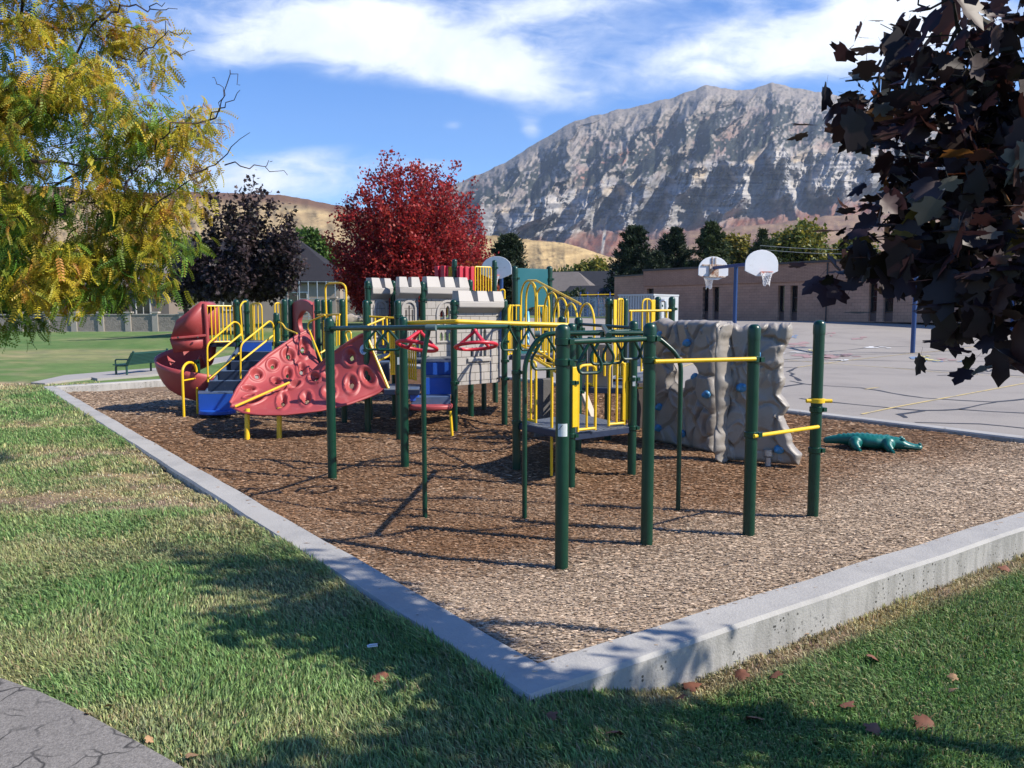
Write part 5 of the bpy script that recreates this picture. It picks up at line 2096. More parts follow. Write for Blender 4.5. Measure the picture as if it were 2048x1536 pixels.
def mid_trees():
    # dark purple tree in front of the large house
    Y = 41.0
    L = [(470, 430, 40, 0), (490, 385, 24, 0), (440, 420, 34, 0), (535, 430, 40, 0), (555, 395, 22, 0), (570, 450, 30, 0), (420, 470, 40, 0), (490, 490, 70, 0), (560, 520, 55, 0), (400, 545, 50, 0),
         (470, 570, 70, 0), (550, 585, 50, 0), (380, 590, 40, 0), (420, 600, 45, 0), (520, 620, 40, 0), (600, 545, 24, 0), (585, 470, 16, 0), (365, 560, 26, 0), (600, 590, 16, 0)]
    b = D(480, 660, Y); b.z = float(lz(b.x, b.y))
    tree('plum_tree', 'dark purple leafed tree in front of the large charcoal roofed house', 'tree', b, trunk_line(b, (b.x, b.y, 3.2), 6, .05), plume_points((b.x, b.y, b.z + 2.2), px_blobs(L, Y, 1.0), 185, 9, -.15, .08), small_maple_leaf(), 15, .16, .19,
         [(.038, .024, .027), (.055, .036, .038), (.028, .020, .024), (.085, .062, .062), (.040, .042, .022)], [4, 4, 3, 1.5, .6], 'plum_leaf', r_tip=.012, rmax=.16, droop=.3, outward=.6)
    # red maple, front crown and the one behind it
    Y = 46.0
    L = [(790, 360, 38, 0), (755, 400, 50, 0), (830, 400, 60, 0), (720, 450, 55, 0), (800, 460, 90, 0), (870, 430, 60, 0), (690, 480, 35, 0), (720, 530, 60, 0), (800, 545, 90, 0), (870, 520, 70, 0),
         (760, 580, 55, 0), (850, 575, 60, 0), (680, 440, 22, 0), (700, 555, 30, 0), (910, 490, 40, 0)]
    b = D(810, 640, Y); b.z = float(lz(b.x, b.y))

    def upw(b):
        return trunk_line(b, (b.x, b.y, b.z + 1.5), 5, .03)
    tree('red_maple', 'large crimson red maple tree behind the castle panels', 'tree', b, upw(b), plume_points((b.x, b.y, b.z + 1.3), px_blobs(L, Y, 1.02), 950, 8, -.2, .09, .03), small_maple_leaf(), 16, .19, .145,
         [(.38, .030, .032), (.46, .042, .038), (.28, .022, .026), (.52, .080, .05), (.19, .017, .022)], [4, 4, 3, 1.5, 2], 'red_leaf', r_tip=.012, rmax=.2, droop=-.25, outward=.9)
    Y = 52.0
    L = [(880, 370, 36, 0), (920, 370, 32, 0), (900, 420, 50, 0), (935, 430, 32, 0), (850, 360, 24, 0), (900, 480, 50, 0), (930, 500, 40, 0), (945, 540, 38, 0), (900, 560, 50, 0), (955, 490, 20, 0)]
    b = D(905, 640, Y); b.z = float(lz(b.x, b.y))
    tree('red_maple', 'smaller dark red maple standing right behind the large crimson one', 'tree', b, upw(b), plume_points((b.x, b.y, b.z + 1.3), px_blobs(L, Y, 1.06), 600, 8, -.2, .09, .03), small_maple_leaf(), 15, .2, .155,
         [(.32, .028, .032), (.40, .034, .036), (.24, .020, .026), (.48, .10, .05)], [4, 4, 3, 1.2], 'red_leaf', r_tip=.012, rmax=.2, droop=-.25, outward=.9)
    # small orange shrub-like tree beneath it
    Y = 44.0
    L = [(955, 560, 30, 0), (925, 590, 30, 0), (965, 590, 24, 0)]
    b = D(950, 640, Y); b.z = float(lz(b.x, b.y))
    tree('orange_tree', 'small orange red tree below the right edge of the red maples', 'tree', b, upw(b), blob_points(px_blobs(L, Y), 260, .3, 35), small_maple_leaf(), 22, .2, .18,
         [(.30, .07, .03), (.36, .11, .03), (.22, .04, .03)], None, 'red_leaf', r_tip=.012, rmax=.1, droop=0, outward=.7)

    # conifers
    def conifer(px, ptop, pbot, wpx, Y, label, seed, pal, slim=1.0, lean=0, round_=.75):
        top, bot = D(px, ptop, Y), D(px, pbot, Y)
        H = top.z - bot.z
        R = wpx / F * Y / 2
        g = float(lz(bot.x, bot.y)) if Y < 100 else .9
        nb, mm = 190, 6
        t = np.repeat(RNG.uniform(0, 1, nb) ** .85, mm)
        an = np.repeat(RNG.uniform(0, 2 * np.pi, nb), mm) + RNG.normal(size=nb * mm) * .06
        ln = np.repeat(RNG.uniform(.62, 1.22, nb), mm)
        prof = (1 - t ** 1.35) ** round_ * (0.45 + .55 * np.minimum(1, t / .12)) + .04
        f = np.tile(np.linspace(.35, 1, mm), nb)
        rr = R * prof * ln * f
        T = np.column_stack([bot.x + rr * np.cos(an), Y + rr * np.sin(an), bot.z + H * t * .97 + .34 * rr * f - .12 * R])
        n = nb * mm
        b = Vector((bot.x, Y, g - .2))
        th = thing('conifer', label, 'conifer', b, 'conifers beyond the playground')
        tr = [np.array([b.x, b.y, b.z + (top.z - b.z) * .97 * k / 11]) for k in range(12)]
        arr, par, tips = skeleton(tr, T, 1.2, .03)
        V, Fc, r = limbs_mesh(arr, par, .018, .42, .25, 4)
        link('trunk', np_mesh('trunk', V, Fc), bark('bark_conifer', (.05, .04, .032)), th, smooth=60)
        per = 20
        i = np.repeat(np.arange(n), per)
        Tt, Pp = arr[tips][i], arr[par[np.array(tips)]][i]
        f = RNG.uniform(0, .7, (n * per, 1))
        pos = Tt * (1 - f) + Pp * f + RNG.normal(size=(n * per, 3)) * .15
        dirv = Tt - Pp
        dirv /= np.maximum(np.linalg.norm(dirv, axis=1, keepdims=True), 1e-6)
        fwd = dirv * 1.0 + rand_dirs(n * per) * .7 + np.array([0, 0, .35])
        R_ = frames(fwd, rand_dirs(n * per) + np.array([0, 0, .7]))
        leaf = (np.array([[0, 0, 0], [.4, .16, .03], [1, 0, 0], [.4, -.16, .03]]), LEAF_Q[1])
        V, Fc, C = scatter(leaf[0], leaf[1], pos, R_, np.full((n * per, 1), .42 * R / 3.0 * slim), pick(pal, n * per, None, .25).clip(.002, .5))
        link('crown', np_mesh('crown', V, Fc, C), mat('needle', rough=.6, var=0, attr=True, trans=.1, spec=.25), th, smooth=0)
    dk = [(.030, .048, .022), (.022, .040, .020), (.042, .060, .026), (.018, .030, .018)]
    md = [(.050, .072, .026), (.038, .060, .024), (.070, .088, .030)]
    conifer(1018, 464, 640, 104, 62, 'lone dark green conifer right of the red maples', 3, dk, 1.1, round_=.6)
    conifer(1268, 446, 640, 118, 92, 'broad dark conifer at the left end of the school', 5, dk, 1.0, round_=.55)
    conifer(1345, 450, 620, 100, 96, 'dark narrow conifer second from the left behind the school', 7, dk, 1.0, round_=.6)
    conifer(1418, 437, 620, 112, 92, 'tall open green conifer in the middle behind the school roof', 9, md, 1.0, round_=.75)
    conifer(1312, 500, 630, 70, 88, 'low dark conifer squeezed between the two darkest ones', 10, dk, 1.0, round_=.6)
    conifer(1522, 454, 620, 84, 96, 'green conifer left of the broad yellow green tree', 11, md, 1.0, round_=.7)

    def round_tree(name, label, px, py, rpx, Y, pal, seed, n=700, squash=.8, size=.28):
        L = [(px, py, rpx * .8, 0), (px - rpx * .5, py + rpx * .25, rpx * .6, 0), (px + rpx * .5, py + rpx * .2, rpx * .6, 0), (px, py + rpx * .5, rpx * .7, 0), (px + rpx * .2, py - rpx * .45, rpx * .5, 0), (px - rpx * .35, py - rpx * .3, rpx * .5, 0)]
        b = D(px, py + rpx * 1.6, Y); b.z = float(lz(b.x, b.y)) if Y < 110 else b.z
        tree(name, label, 'tree', b, trunk_line(b, (b.x, b.y, b.z + (D(px, py, Y).z - b.z) * .45), 5, .05), blob_points(px_blobs(L, Y), n, .36, seed), LEAF_Q, 20, .35 * Y / 90, size * Y / 90 * 1.7, pal, None, 'field_leaf',
             r_tip=.02, rmax=.3, droop=.1, outward=.5, group='leafy trees beyond the playground', seg=1.0)
    yg = [(.20, .185, .030), (.25, .21, .035), (.13, .15, .028), (.085, .12, .025)]
    round_tree('leafy_tree', 'broad yellow green tree behind the school roof', 1596, 520, 74, 100, yg, 41, 1000)
    round_tree('leafy_tree', 'yellow tree peeping out right of the tall open conifer', 1468, 505, 34, 104, [(.27, .21, .035), (.20, .18, .03), (.13, .13, .03)], 42, 450)
    round_tree('leafy_tree', 'yellow green tree behind the maple leaves at the right', 1710, 515, 40, 100, yg, 43, 500)
    round_tree('leafy_tree', 'green tree behind the maple leaves at the far right', 1960, 500, 70, 95, [(.10, .13, .03), (.07, .10, .025)], 44, 600)
    round_tree('leafy_tree', 'round yellow green tree behind the small houses', 1185, 562, 38, 150, yg, 45, 600)
    round_tree('leafy_tree', 'low green tree left of the round yellow green tree', 1128, 572, 26, 145, [(.07, .10, .025), (.12, .14, .03)], 46, 400)
    round_tree('leafy_tree', 'bright green tree on the hill foot behind the charcoal roof', 615, 495, 30, 110, [(.07, .13, .022), (.05, .10, .02), (.10, .16, .03)], 47, 400)
    round_tree('leafy_tree', 'small green tree between the charcoal roof and the red maple', 650, 515, 18, 118, [(.07, .12, .022), (.05, .10, .02)], 48, 250)
    round_tree('leafy_tree', 'dark green tree behind the house at the far left', 40, 600, 60, 66, [(.03, .05, .018), (.045, .07, .02)], 49, 500)
    round_tree('dark_shrub', 'dark round shrub behind the tan wall under the yellow tree', 215, 618, 26, 66, [(.028, .035, .018), (.035, .03, .025)], 50, 260)
    round_tree('leafy_tree', 'dark green tree beside the plum tree trunk', 372, 565, 30, 47, [(.022, .032, .014), (.03, .042, .018), (.05, .06, .02)], 52, 300)
    round_tree('leafy_tree', 'dark green bush behind the chain link fence', 1150, 610, 22, 90, [(.028, .05, .018), (.04, .06, .02)], 51, 260)


mid_trees()


# ================================================================== PLAY STRUCTURE
def zd(px, py, Y):
    return D(px, py, Y).z


PS = thing('play_structure', 'large green posted play structure with castle panels, red slide and ring ladder', 'play structure', G(940, 900, 0))


def post(px, ytop, base=None, Y=None, r=.047, clamps=(), parent=PS, name='post', zlow=-.15):
    """green post; base = row of its foot, or Y = its distance"""
    if base is not None:
        b = G(px, base, 0)
    else:
        b = D(px, ytop, Y); b.z = 0
    zt = zd(px, ytop, b.y)
    mb = MB()
    mb.lathe(b, [(r, zlow), (r, zt - .115)], 18)
    mb.lathe(b, [(r * 1.07, zt - .12), (r * 1.07, zt - r * .95), (r * 1.01, zt - r * .60), (r * .84, zt - r * .30), (r * .55, zt - r * .09), (r * .2, zt - .001)], 18)
    for z in clamps:
        mb.lathe(b, [(r * 1.0, z - .026), (r * 1.20, z - .02), (r * 1.20, z + .02), (r * 1.0, z + .026)], 18)
        mb.box((b.x + r * 1.15, b.y - r * .55, z), (.035, .035, .035), .4)
    mb.build(name, GREEN, parent)
    return Vector((b.x, b.y, zt))


def tubes(name, lines, r, m, parent=PS, k=8, rd=.06):
    mb = MB()
    for ln in lines:
        P = [D(*q) if len(q) == 3 and isinstance(q[0], (int, float)) and q[2] > 3 and abs(q[0]) > 30 else Vector(q) for q in ln]
        mb.tube(rounded(P, rd) if len(P) > 2 else P, r, k)
    return mb.build(name, m, parent)


def barrier(a, b, z0, z1, n, parent=PS, r=.0145, rnd=.10, plate_side=None, name='barrier'):
    """yellow tube barrier between two ground points, with n inner bars"""
    a, b = Vector(a), Vector(b)
    P = lambda t, z: Vector((a.x + (b.x - a.x) * t, a.y + (b.y - a.y) * t, z))
    mb = MB()
    mb.tube(rounded([P(0, z0), P(0, z1), P(1, z1), P(1, z0)], rnd), r, 8)
    mb.tube([P(0, z0 + .02), P(1, z0 + .02)], r, 8)
    for k in range(1, n + 1):
        t = k / (n + 1)
        mb.tube([P(t, z0 + .02), P(t, z1)], r * .85, 8)
    o = mb.build(name, YELLOW, parent)
    if plate_side is not None:
        t0 = plate_side
        d = (b - a); d.z = 0
        L = d.length
        rz = math.atan2(d.y, d.x)
        pm = MB()
        c = P(t0, (z0 + z1) / 2 + .02)
        pm.box(c, (.075, .022, z1 - z0 - .06), rz)
        pp = pm.build('barrier_plate', YELLOW, o, bevel=.006)
    return o


# ---- posts -------------------------------------------------------------
A = post(1123, 648, 1137, clamps=(1.58, 1.44))
B = post(1293, 645, 1090, clamps=(1.58, 1.42))
Cc = post(1497, 648, 1073, clamps=(1.41, .82))
Dd = post(1625, 640, 1037, clamps=(.95, .60))
E = post(665, 635, 960, clamps=(1.59,))
Fp = post(810, 633, 937, clamps=(1.60,))
Gp = post(1033, 640, 940, clamps=(1.10, .54, 1.59))
H = post(1141, 646, 971, clamps=(1.06, .52, 1.56))
I = post(1155, 634, 914, clamps=(1.56, .8, .5))
J = post(1263, 641, 950, clamps=(1.05, .52, 1.57))
K = post(736, 600, 863, clamps=(1.2, .66))
K2 = post(799, 600, 879, clamps=(1.2, .66, 1.7))
M4a = post(909, 599, 863, clamps=(2.0 - .25, 1.9 - .3, .72, 1.88))
M4b = post(1009, 598, 850, clamps=(1.6, 1.3, .72, 1.0))
T3b = post(940, 559, Y=13.8, clamps=(2.1, 1.0))
post(942, 720, 838)
T3a = post(845, 563, Y=13.2, clamps=(2.12, 1.95, 1.0))
T2a = post(786, 561, Y=13.35, clamps=(2.15, 1.9, 1.0))
T1a = post(735, 561, Y=12.9, clamps=(2.15, 1.9, 1.0))
post(968, 600, 820)
post(991, 600, 805)
W1 = post(634, 598, Y=13.6, clamps=(1.75, 1.2))
W2 = post(647, 599, Y=14.2, clamps=(1.2,))
W3 = post(684, 598, Y=12.7, clamps=(1.2, .7))
W3b = post(659, 599, Y=15.0)
L1 = post(472, 599, Y=14.3, clamps=(1.9, 1.25))
L2 = post(492, 598, Y=15.2, clamps=(1.75, 1.25))
L3 = post(552, 625, Y=13.9, clamps=(1.6, 1.2))
L4 = post(568, 598, Y=15.0, clamps=(1.3,))
L5 = post(580, 598, Y=15.8)
R1 = post(909, 518, Y=15.4, clamps=(2.6, 1.3))
R2 = post(989, 520, Y=15.8, clamps=(2.6, 1.3))
R3 = post(1030, 532, Y=13.3, clamps=(2.3, 1.1), r=.05)
R4 = post(1099, 532, Y=13.7, clamps=(2.3, 1.1), r=.05)
N1 = post(1218, 596, Y=10.9, clamps=(1.85, .8))
N2 = post(1250, 596, Y=11.8, clamps=(.8,))
N3 = post(1316, 593, Y=12.6, clamps=(1.85,))
N4 = post(1344, 593, Y=11.6, clamps=(1.8, .8))
N5 = post(1124, 632, Y=10.6, clamps=(1.6,))

# white notice sticker on the nearest post
mb = MB()
cpt = A
for k in range(6):
    pass
r_ = .0475
an0, an1 = math.radians(228), math.radians(312)
stv = []
z0_, z1_ = zd(1121, 868, 5.5), zd(1121, 843, 5.5)
for k in range(7):
    a_ = an0 + (an1 - an0) * k / 6
    stv.append((A.x + r_ * math.cos(a_), A.y + r_ * math.sin(a_)))
for p_, q_ in zip(stv[:-1], stv[1:]):
    mb.face([(p_[0], p_[1], z0_), (q_[0], q_[1], z0_), (q_[0], q_[1], z1_), (p_[0], p_[1], z1_)])
stk = mb.build('notice_sticker', mat('sticker_white', (0.55, 0.60, 0.60), .4, .06, 30), PS)
mb = MB()
mb.tube([D(1117, 860, A.y - .052), D(1125, 850, A.y - .052)], .0022, 4)
mb.build('sticker_mark', mat('sticker_ink', (0.05, 0.08, 0.12), .6, 0), stk)
# small white tag on post behind
for (px, py, P_, h_) in ((798, 722, K2, .10), (1270, 762, J, .11)):
    b_ = D(px, py, P_.y - .051)
    MB().box((P_.x + .006, P_.y - .049, b_.z), (.03, .006, h_)).build('label_tag', MATS['sticker_white'], PS)

# ---- overhead ring ladder ---------------------------------------------
Y1 = 6.9
legs = [((850, 1036), 843, 716, (858, 656)), ((1049, 1036), 1047, 718, (1077, 668)), ((1356, 1022), 1355, 715, (1312, 667))]
lg = [G(*l[0]) for l in legs]
beamz = 1.63
leg1top = D(858, 655, lg[0].y)
R_B = .019
ov = MB()
Ea = Vector((E.x, E.y, 1.60)); Ha = Vector((H.x, H.y, 1.61)); Ga = Vector((Gp.x, Gp.y, 1.61))
ov.tube([Ea, leg1top], R_B + .004, 10)
ov.tube([leg1top, Ga, Vector((I.x, I.y, 1.60))], R_B + .003, 10)
overhead = ov.build('overhead_ladder', GREEN, PS)
mb = MB().tube(rounded([lg[0] - Vector((0, 0, .1)), Vector((lg[0].x, lg[0].y, zd(843, 716, lg[0].y))), leg1top], .10), .021, 10)
mb.build('support_leg', GREEN, overhead)
# arch leg - beam - arch leg near posts A and B
p1, p2 = lg[1], lg[2]
za, zb_ = zd(1047, 718, p1.y), zd(1355, 715, p2.y)
q1, q2 = D(1082, 667, p1.y), D(1306, 666, p2.y)
mb = MB().tube(rounded([p1 - Vector((0, 0, .1)), Vector((p1.x, p1.y, za)), q1, q2, Vector((p2.x, p2.y, zb_)), p2 - Vector((0, 0, .1))], .12), .021, 10)
mb.build('support_arch', GREEN, overhead)
bars = MB()
bars.tube([Vector((A.x, A.y, zd(1123, 684, A.y))), Vector((B.x, B.y, zd(1293, 677, B.y)))], .021, 10)
bars.tube([Vector((H.x, H.y, 1.56)), Vector((J.x, J.y, 1.57))], .02, 10)
mAB = (A + B) / 2; mHJ = (H + J) / 2
bars.tube([Vector((mAB.x, mAB.y, 1.61)), Vector((mHJ.x, mHJ.y, 1.62))], .024, 10)
bars.tube([Vector((J.x, J.y, 1.60)), Vector((I.x, I.y, 1.62))], .018, 10)
bars.build('crossbar', GREEN, overhead)
MB().tube([D(1070, 668, lg[1].y), D(1080, 667.5, lg[1].y)], .027, 10).tube([D(852, 655.5, lg[0].y), D(872, 655, lg[0].y - .02)], .028, 10).build('pipe_sleeve', mat('scuffed_sleeve', (0.08, 0.13, 0.13), .5, .1), overhead)


def ring(px, py, Y, wpx, ybot, turn=0.0):
    """triangular hand ring hanging from a bar, apex at (px, py)"""
    a = D(px, py, Y)
    h = a.z - zd(px, ybot, Y)
    w = wpx / F * Y
    e = Vector((math.cos(turn), math.sin(turn), 0))
    P = [a, a + e * w + Vector((0, 0, -h * .72)), a + e * w * .85 + Vector((0, 0, -h)), a - e * w * .85 + Vector((0, 0, -h)), a - e * w + Vector((0, 0, -h * .72)), a]
    pts = rounded(P, .07, 5)
    mb = MB().tube(pts, .0125, 8)
    mb.tube([a + Vector((0, 0, .035)), a - Vector((0, 0, .01))], .018, 8)
    return mb.build('hand_ring', GREEN, overhead)


for args in ((752, 660, 7.95, 24, 699, .2), (777, 659, 7.7, 25, 700, .1), (1019, 657, 8.55, 22, 700, .7), (1058, 657, 8.6, 19, 700, .3),
             (1092, 669, 6.93, 33, 738, .4), (1180, 683, 5.74, 27, 746, .35), (1205, 672, 6.4, 26, 728, .3), (1226, 668, 7.03, 22, 726, .3), (1262, 668, 7.06, 22, 718, .4), (1296, 668, 7.1, 17, 716, .4),
             (1150, 669, 6.97, 24, 722, .2)):
    ring(*args)


def wheel(px, py, Y, r, tilt, az):
    c = D(px, py, Y)
    M = Matrix.Rotation(az, 3, 'Z') @ Matrix.Rotation(tilt, 3, 'X')
    mb = MB()
    mb.tube([c + M @ Vector((r * math.cos(t), r * math.sin(t), 0)) for t in np.linspace(0, 2 * math.pi, 30, endpoint=False)], .0165, 9, closed=True)
    ap = c + M @ Vector((0, 0, .14))
    for k in range(3):
        t = 2 * math.pi * k / 3 + .6
        mb.tube([ap, c + M @ Vector((r * math.cos(t), r * math.sin(t), 0))], .0145, 8)
    mb.ball(ap, (.024, .024, .024), 8, 6)
    w = mb.build('turning_wheel', BRIGHTRED, overhead)
    MB().tube([ap, Vector((ap.x - .02, ap.y, beamz - .01))], .016, 8).build('stem', GREEN, w)


wheel(834, 692, 7.15, .18, -.30, -.55)
wheel(952, 692, 7.35, .19, -.22, .30)

# yellow beam behind
tubes('track_beam', [[(817, 646, 9.0), (913, 643, 8.4), (1000, 646, 8.6), (1135, 650, 8.9)]], .024, YELLOW, PS, rd=.02)

# chin-up bars
cb = MB()
cb.tube([Vector((B.x, B.y - .02, zd(1300, 722, B.y))) + Vector((.03, -.04, 0)), Vector((Cc.x, Cc.y - .05, zd(1497, 717, Cc.y)))], .0165, 10)
cb.build('chin_up_bar', YELLOW, PS)
cb = MB()
cb.tube([Vector((Cc.x, Cc.y - .06, zd(1505, 870, Cc.y))), Vector((Dd.x, Dd.y - .05, zd(1625, 852, Dd.y)))], .0165, 10)
cb.build('chin_up_bar', YELLOW, PS)
cb = MB()
zr = zd(1630, 801, Dd.y)
cb.lathe((Dd.x, Dd.y), [(.049, zr - .02), (.068, zr - .017), (.068, zr + .017), (.049, zr + .02)], 18)
cb.tube([Vector((Dd.x - .10, Dd.y - .03, zr)), Vector((Dd.x + .12, Dd.y - .02, zr - .002))], .017, 10)
cb.build('foot_peg', YELLOW, PS)

# ---- square deck under the rings ----------------------------------------
zD = .535


def deck(name, pts, z, m_top=TREAD, m_rim=NAVY, holes=True, parent=PS, th=.07):
    mb = MB().slab([(p[0], p[1]) for p in pts], z - th, z)
    d = mb.build(name, m_rim, parent, bevel=.006, smooth=0)
    c = sum((Vector((p[0], p[1], 0)) for p in pts), Vector()) / len(pts)
    top = MB()
    P = [c + (Vector((p[0], p[1], 0)) - c) * .975 for p in pts]
    top.slab([(p.x, p.y) for p in P], z + .001, z + .006)
    top.build('deck_surface', deck_mat(), d, smooth=0)
    return d


def deck_mat():
    if 'punched_deck' in MATS:
        return MATS['punched_deck']
    m = mat('punched_deck', (0.115, 0.135, 0.165), .5, .12, 6, grime=((0.2, 0.2, 0.2), 5, .5, .8))
    t = NT(m.node_tree)
    p = [n for n in t.n if n.type == 'BSDF_PRINCIPLED'][0]
    old = p.inputs['Base Color'].links[0].from_socket
    co = t.node('ShaderNodeTexCoord')
    mp = t.node('ShaderNodeMapping')
    mp.inputs['Rotation'].default_value = (0, 0, .5)
    t.l.new(co.outputs['Object'], mp.inputs[0])
    vo = t.node('ShaderNodeTexVoronoi')
    vo.inputs['Randomness'].default_value = 0.0
    vo.inputs['Scale'].default_value = 22
    t.l.new(mp.outputs[0], vo.inputs['Vector'])
    e = t.ramp(vo.outputs['Distance'], 0.36, 0.28)
    c = t.mix(e, old, (0.02, 0.025, 0.03, 1))
    t.l.new(c, p.inputs['Base Color'])
    return m


inn = lambda P, Q, t=.05: P
deck('deck', [(Gp.x, Gp.y), (H.x, H.y - .03), (J.x + .02, J.y), (I.x, I.y)], zD)
zb0 = zD + .02
barrier(D(1052, 760, 8.85), D(1072, 760, 8.7), zb0, zd(1060, 722, 8.8), 1, rnd=.06)
t_ = D(1104, 740, 8.45)
tubes('hand_rail', [[(t_.x, t_.y, 0.02), (t_.x, t_.y, zd(1104, 738, 8.45)), tuple(D(1066, 715, 8.9))]], .0155, YELLOW, PS)
hb = (J - H); hb.z = 0
barrier(Vector((H.x + .07, H.y - .0, 0)), Vector((H.x + .26, H.y + .13, 0)), zb0, zd(1165, 728, 8.3), 1, rnd=.08, plate_side=-.18)
barrier(Vector((J.x - .27, J.y - .12, 0)), Vector((J.x - .09, J.y - .02, 0)), zb0, zd(1235, 723, 8.6), 1, rnd=.08, plate_side=1.05)

# ---- arched bridge up to the back deck ------------------------------------
arches = [(1042, 1071, 561, 12.7), (1052, 1074, 565, 12.35), (1071, 1098, 574, 11.95), (1089, 1117, 585, 11.55), (1108, 1136, 596, 11.15), (1129, 1155, 607, 10.75), (1158, 1189, 607, 10.4)]
mb = MB()
for (xl, xr, yt, Yc) in arches:
    zt = zd((xl + xr) / 2, yt, Yc)
    zl = zt - 1.05
    a_, b_ = D(xl, 600, Yc + .30), D(xr, 600, Yc - .30)
    a_.z = b_.z = 0
    pts = [Vector((a_.x, a_.y, zl))]
    rr = .5
    for k in range(13):
        t = math.pi * k / 12
        s = .5 - .5 * math.cos(t)
        q = a_.lerp(b_, s)
        pts.append(Vector((q.x, q.y, zt - .28 + .28 * math.sin(t))))
    pts.append(Vector((b_.x, b_.y, zl)))
    mb.tube(pts, .0155, 8)
arc = mb.build('arch_climber', YELLOW, PS)
tubes('top_rail', [[(1056, 561, 12.7), (1072, 561, 12.35), (1161, 608, 10.7)]], .017, YELLOW, arc, rd=.03)
lo = []
for s in (.30, -.30):
    lo.append([Vector((D(a[0] if s > 0 else a[1], 600, a[3] + s).x, a[3] + s, zd((a[0] + a[1]) / 2, a[2], a[3]) - 1.03)) for a in arches])
mb = MB()
for l in lo:
    mb.tube(l, .018, 8)
for p_, q_ in zip(*lo):
    mb.tube([p_, q_], .016, 8)
mb.build('rung_frame', YELLOW, arc)

# ---- back tower with teal doorway panel ------------------------------------
e_ = (R4 - R3); e_.z = 0
Lw = e_.length
zt0, ztp = 1.06, zd(1064, 538, 13.5)
hh = ztp - zt0
wv = Lw - .1
hole = [(wv * .5 + wv * .34 * math.cos(t), hh * .38 + (wv * .40) * math.sin(t)) for t in np.linspace(0, math.pi, 14)]
hole = [(wv * .84, .06)] + hole + [(wv * .16, .06)]
me = plate([(0, 0), (wv, 0), (wv, hh), (0, hh)], [hole], .045, .006)
stand(me, R3 + e_ * (.05 / Lw), R4, zt0)
link('doorway_panel', me, TEAL, PS)
tubes('slide_rail', [[(1050, 572, 13.9), (1052, 600, 13.7), (1057, 640, 13.4), (1055, 690, 13.2)], [(1050, 598, 13.9), (1056, 640, 13.5), (1054, 692, 13.2)]], .03, mat('sky_blue_plastic', (.05, .32, .48), .4, .05), PS, rd=.2)
deck('deck', [(R3.x - .1, 12.9), (R4.x + .1, 13.2), (R4.x + .2, 14.4), (R3.x, 14.3)], 1.05)
barrier(D(1016, 640, 12.45), D(1040, 640, 12.9), 1.08, zd(1028, 611, 12.6), 2, rnd=.03, plate_side=.14)
barrier(D(1071, 640, 13.1), D(1093, 640, 13.2), 1.08, zd(1080, 612, 13.1), 2, rnd=.03)

# red slatted panels on the high deck at the back
BRP = mat('bright_red_panel', (0.52, 0.025, 0.045), .45, .05, 5)


def slat_panel(x0, x1, ytop, ybot, Y0_, Y1_, n, parent=PS):
    a, b = D(x0, 560, Y0_), D(x1, 560, Y1_)
    a.z = b.z = 0
    z1, z0 = zd(x0, ytop, Y0_), zd(x0, ybot, Y0_)
    e = (b - a); L = e.length; e.normalize()
    nn = Vector((e.y, -e.x, 0))
    mb = MB()
    rz = math.atan2(e.y, e.x)
    mb.box(tuple(a + e * L / 2 + Vector((0, 0, (z0 + z1) / 2))), (L, .03, z1 - z0), rz)
    for k in range(n):
        q = a + e * (L * (k + .5) / n) + nn * .03
        mb.box((q.x, q.y, (z0 + z1) / 2 - .01), (L / n * .55, .05, z1 - z0 + .03), rz)
    return mb.build('red_panel', BRP, parent, bevel=.008)


slat_panel(870, 896, 533, 600, 15.6, 15.4, 2)
slat_panel(914, 948, 533, 600, 15.3, 15.5, 3)
barrier(D(896, 560, 15.45), D(906, 560, 15.4), 1.7, zd(900, 535, 15.4), 2, rnd=.02)
barrier(D(950, 560, 15.5), D(982, 560, 15.7), 1.7, zd(966, 534, 15.6), 5, rnd=.03)
deck('deck', [(R1.x - .6, 15.0), (R2.x, 15.4), (R2.x + .1, 16.6), (R1.x - .5, 16.4)], 1.62)
tubes('guard_loop', [[(1000, 600, 13.0), (1000, 580, 13.0), (1009, 579, 13.0), (1009, 598, 13.0)]], .016, YELLOW, PS)

# ---- castle panels -----------------------------------------------------------
CST = brick_mat('castle_block_plastic', (0.37, 0.345, 0.315), (0.355, 0.33, 0.30), (0.12, 0.11, 0.10), 2.9, 0.35, .004)


def lancet(x0, x1, z0, z1, n=6):
    """pointed opening"""
    w = x1 - x0
    hs = z1 - w * .95
    pts = [(x0, z0), (x1, z0)]
    for k in range(n + 1):
        t = k / n * math.radians(60)
        pts.append((x0 + w * math.cos(t), hs + w * math.sin(t) * 1.1))
    for k in range(n - 1, -1, -1):
        t = k / n * math.radians(60)
        pts.append((x1 - w * math.cos(t), hs + w * math.sin(t) * 1.1))
    return pts


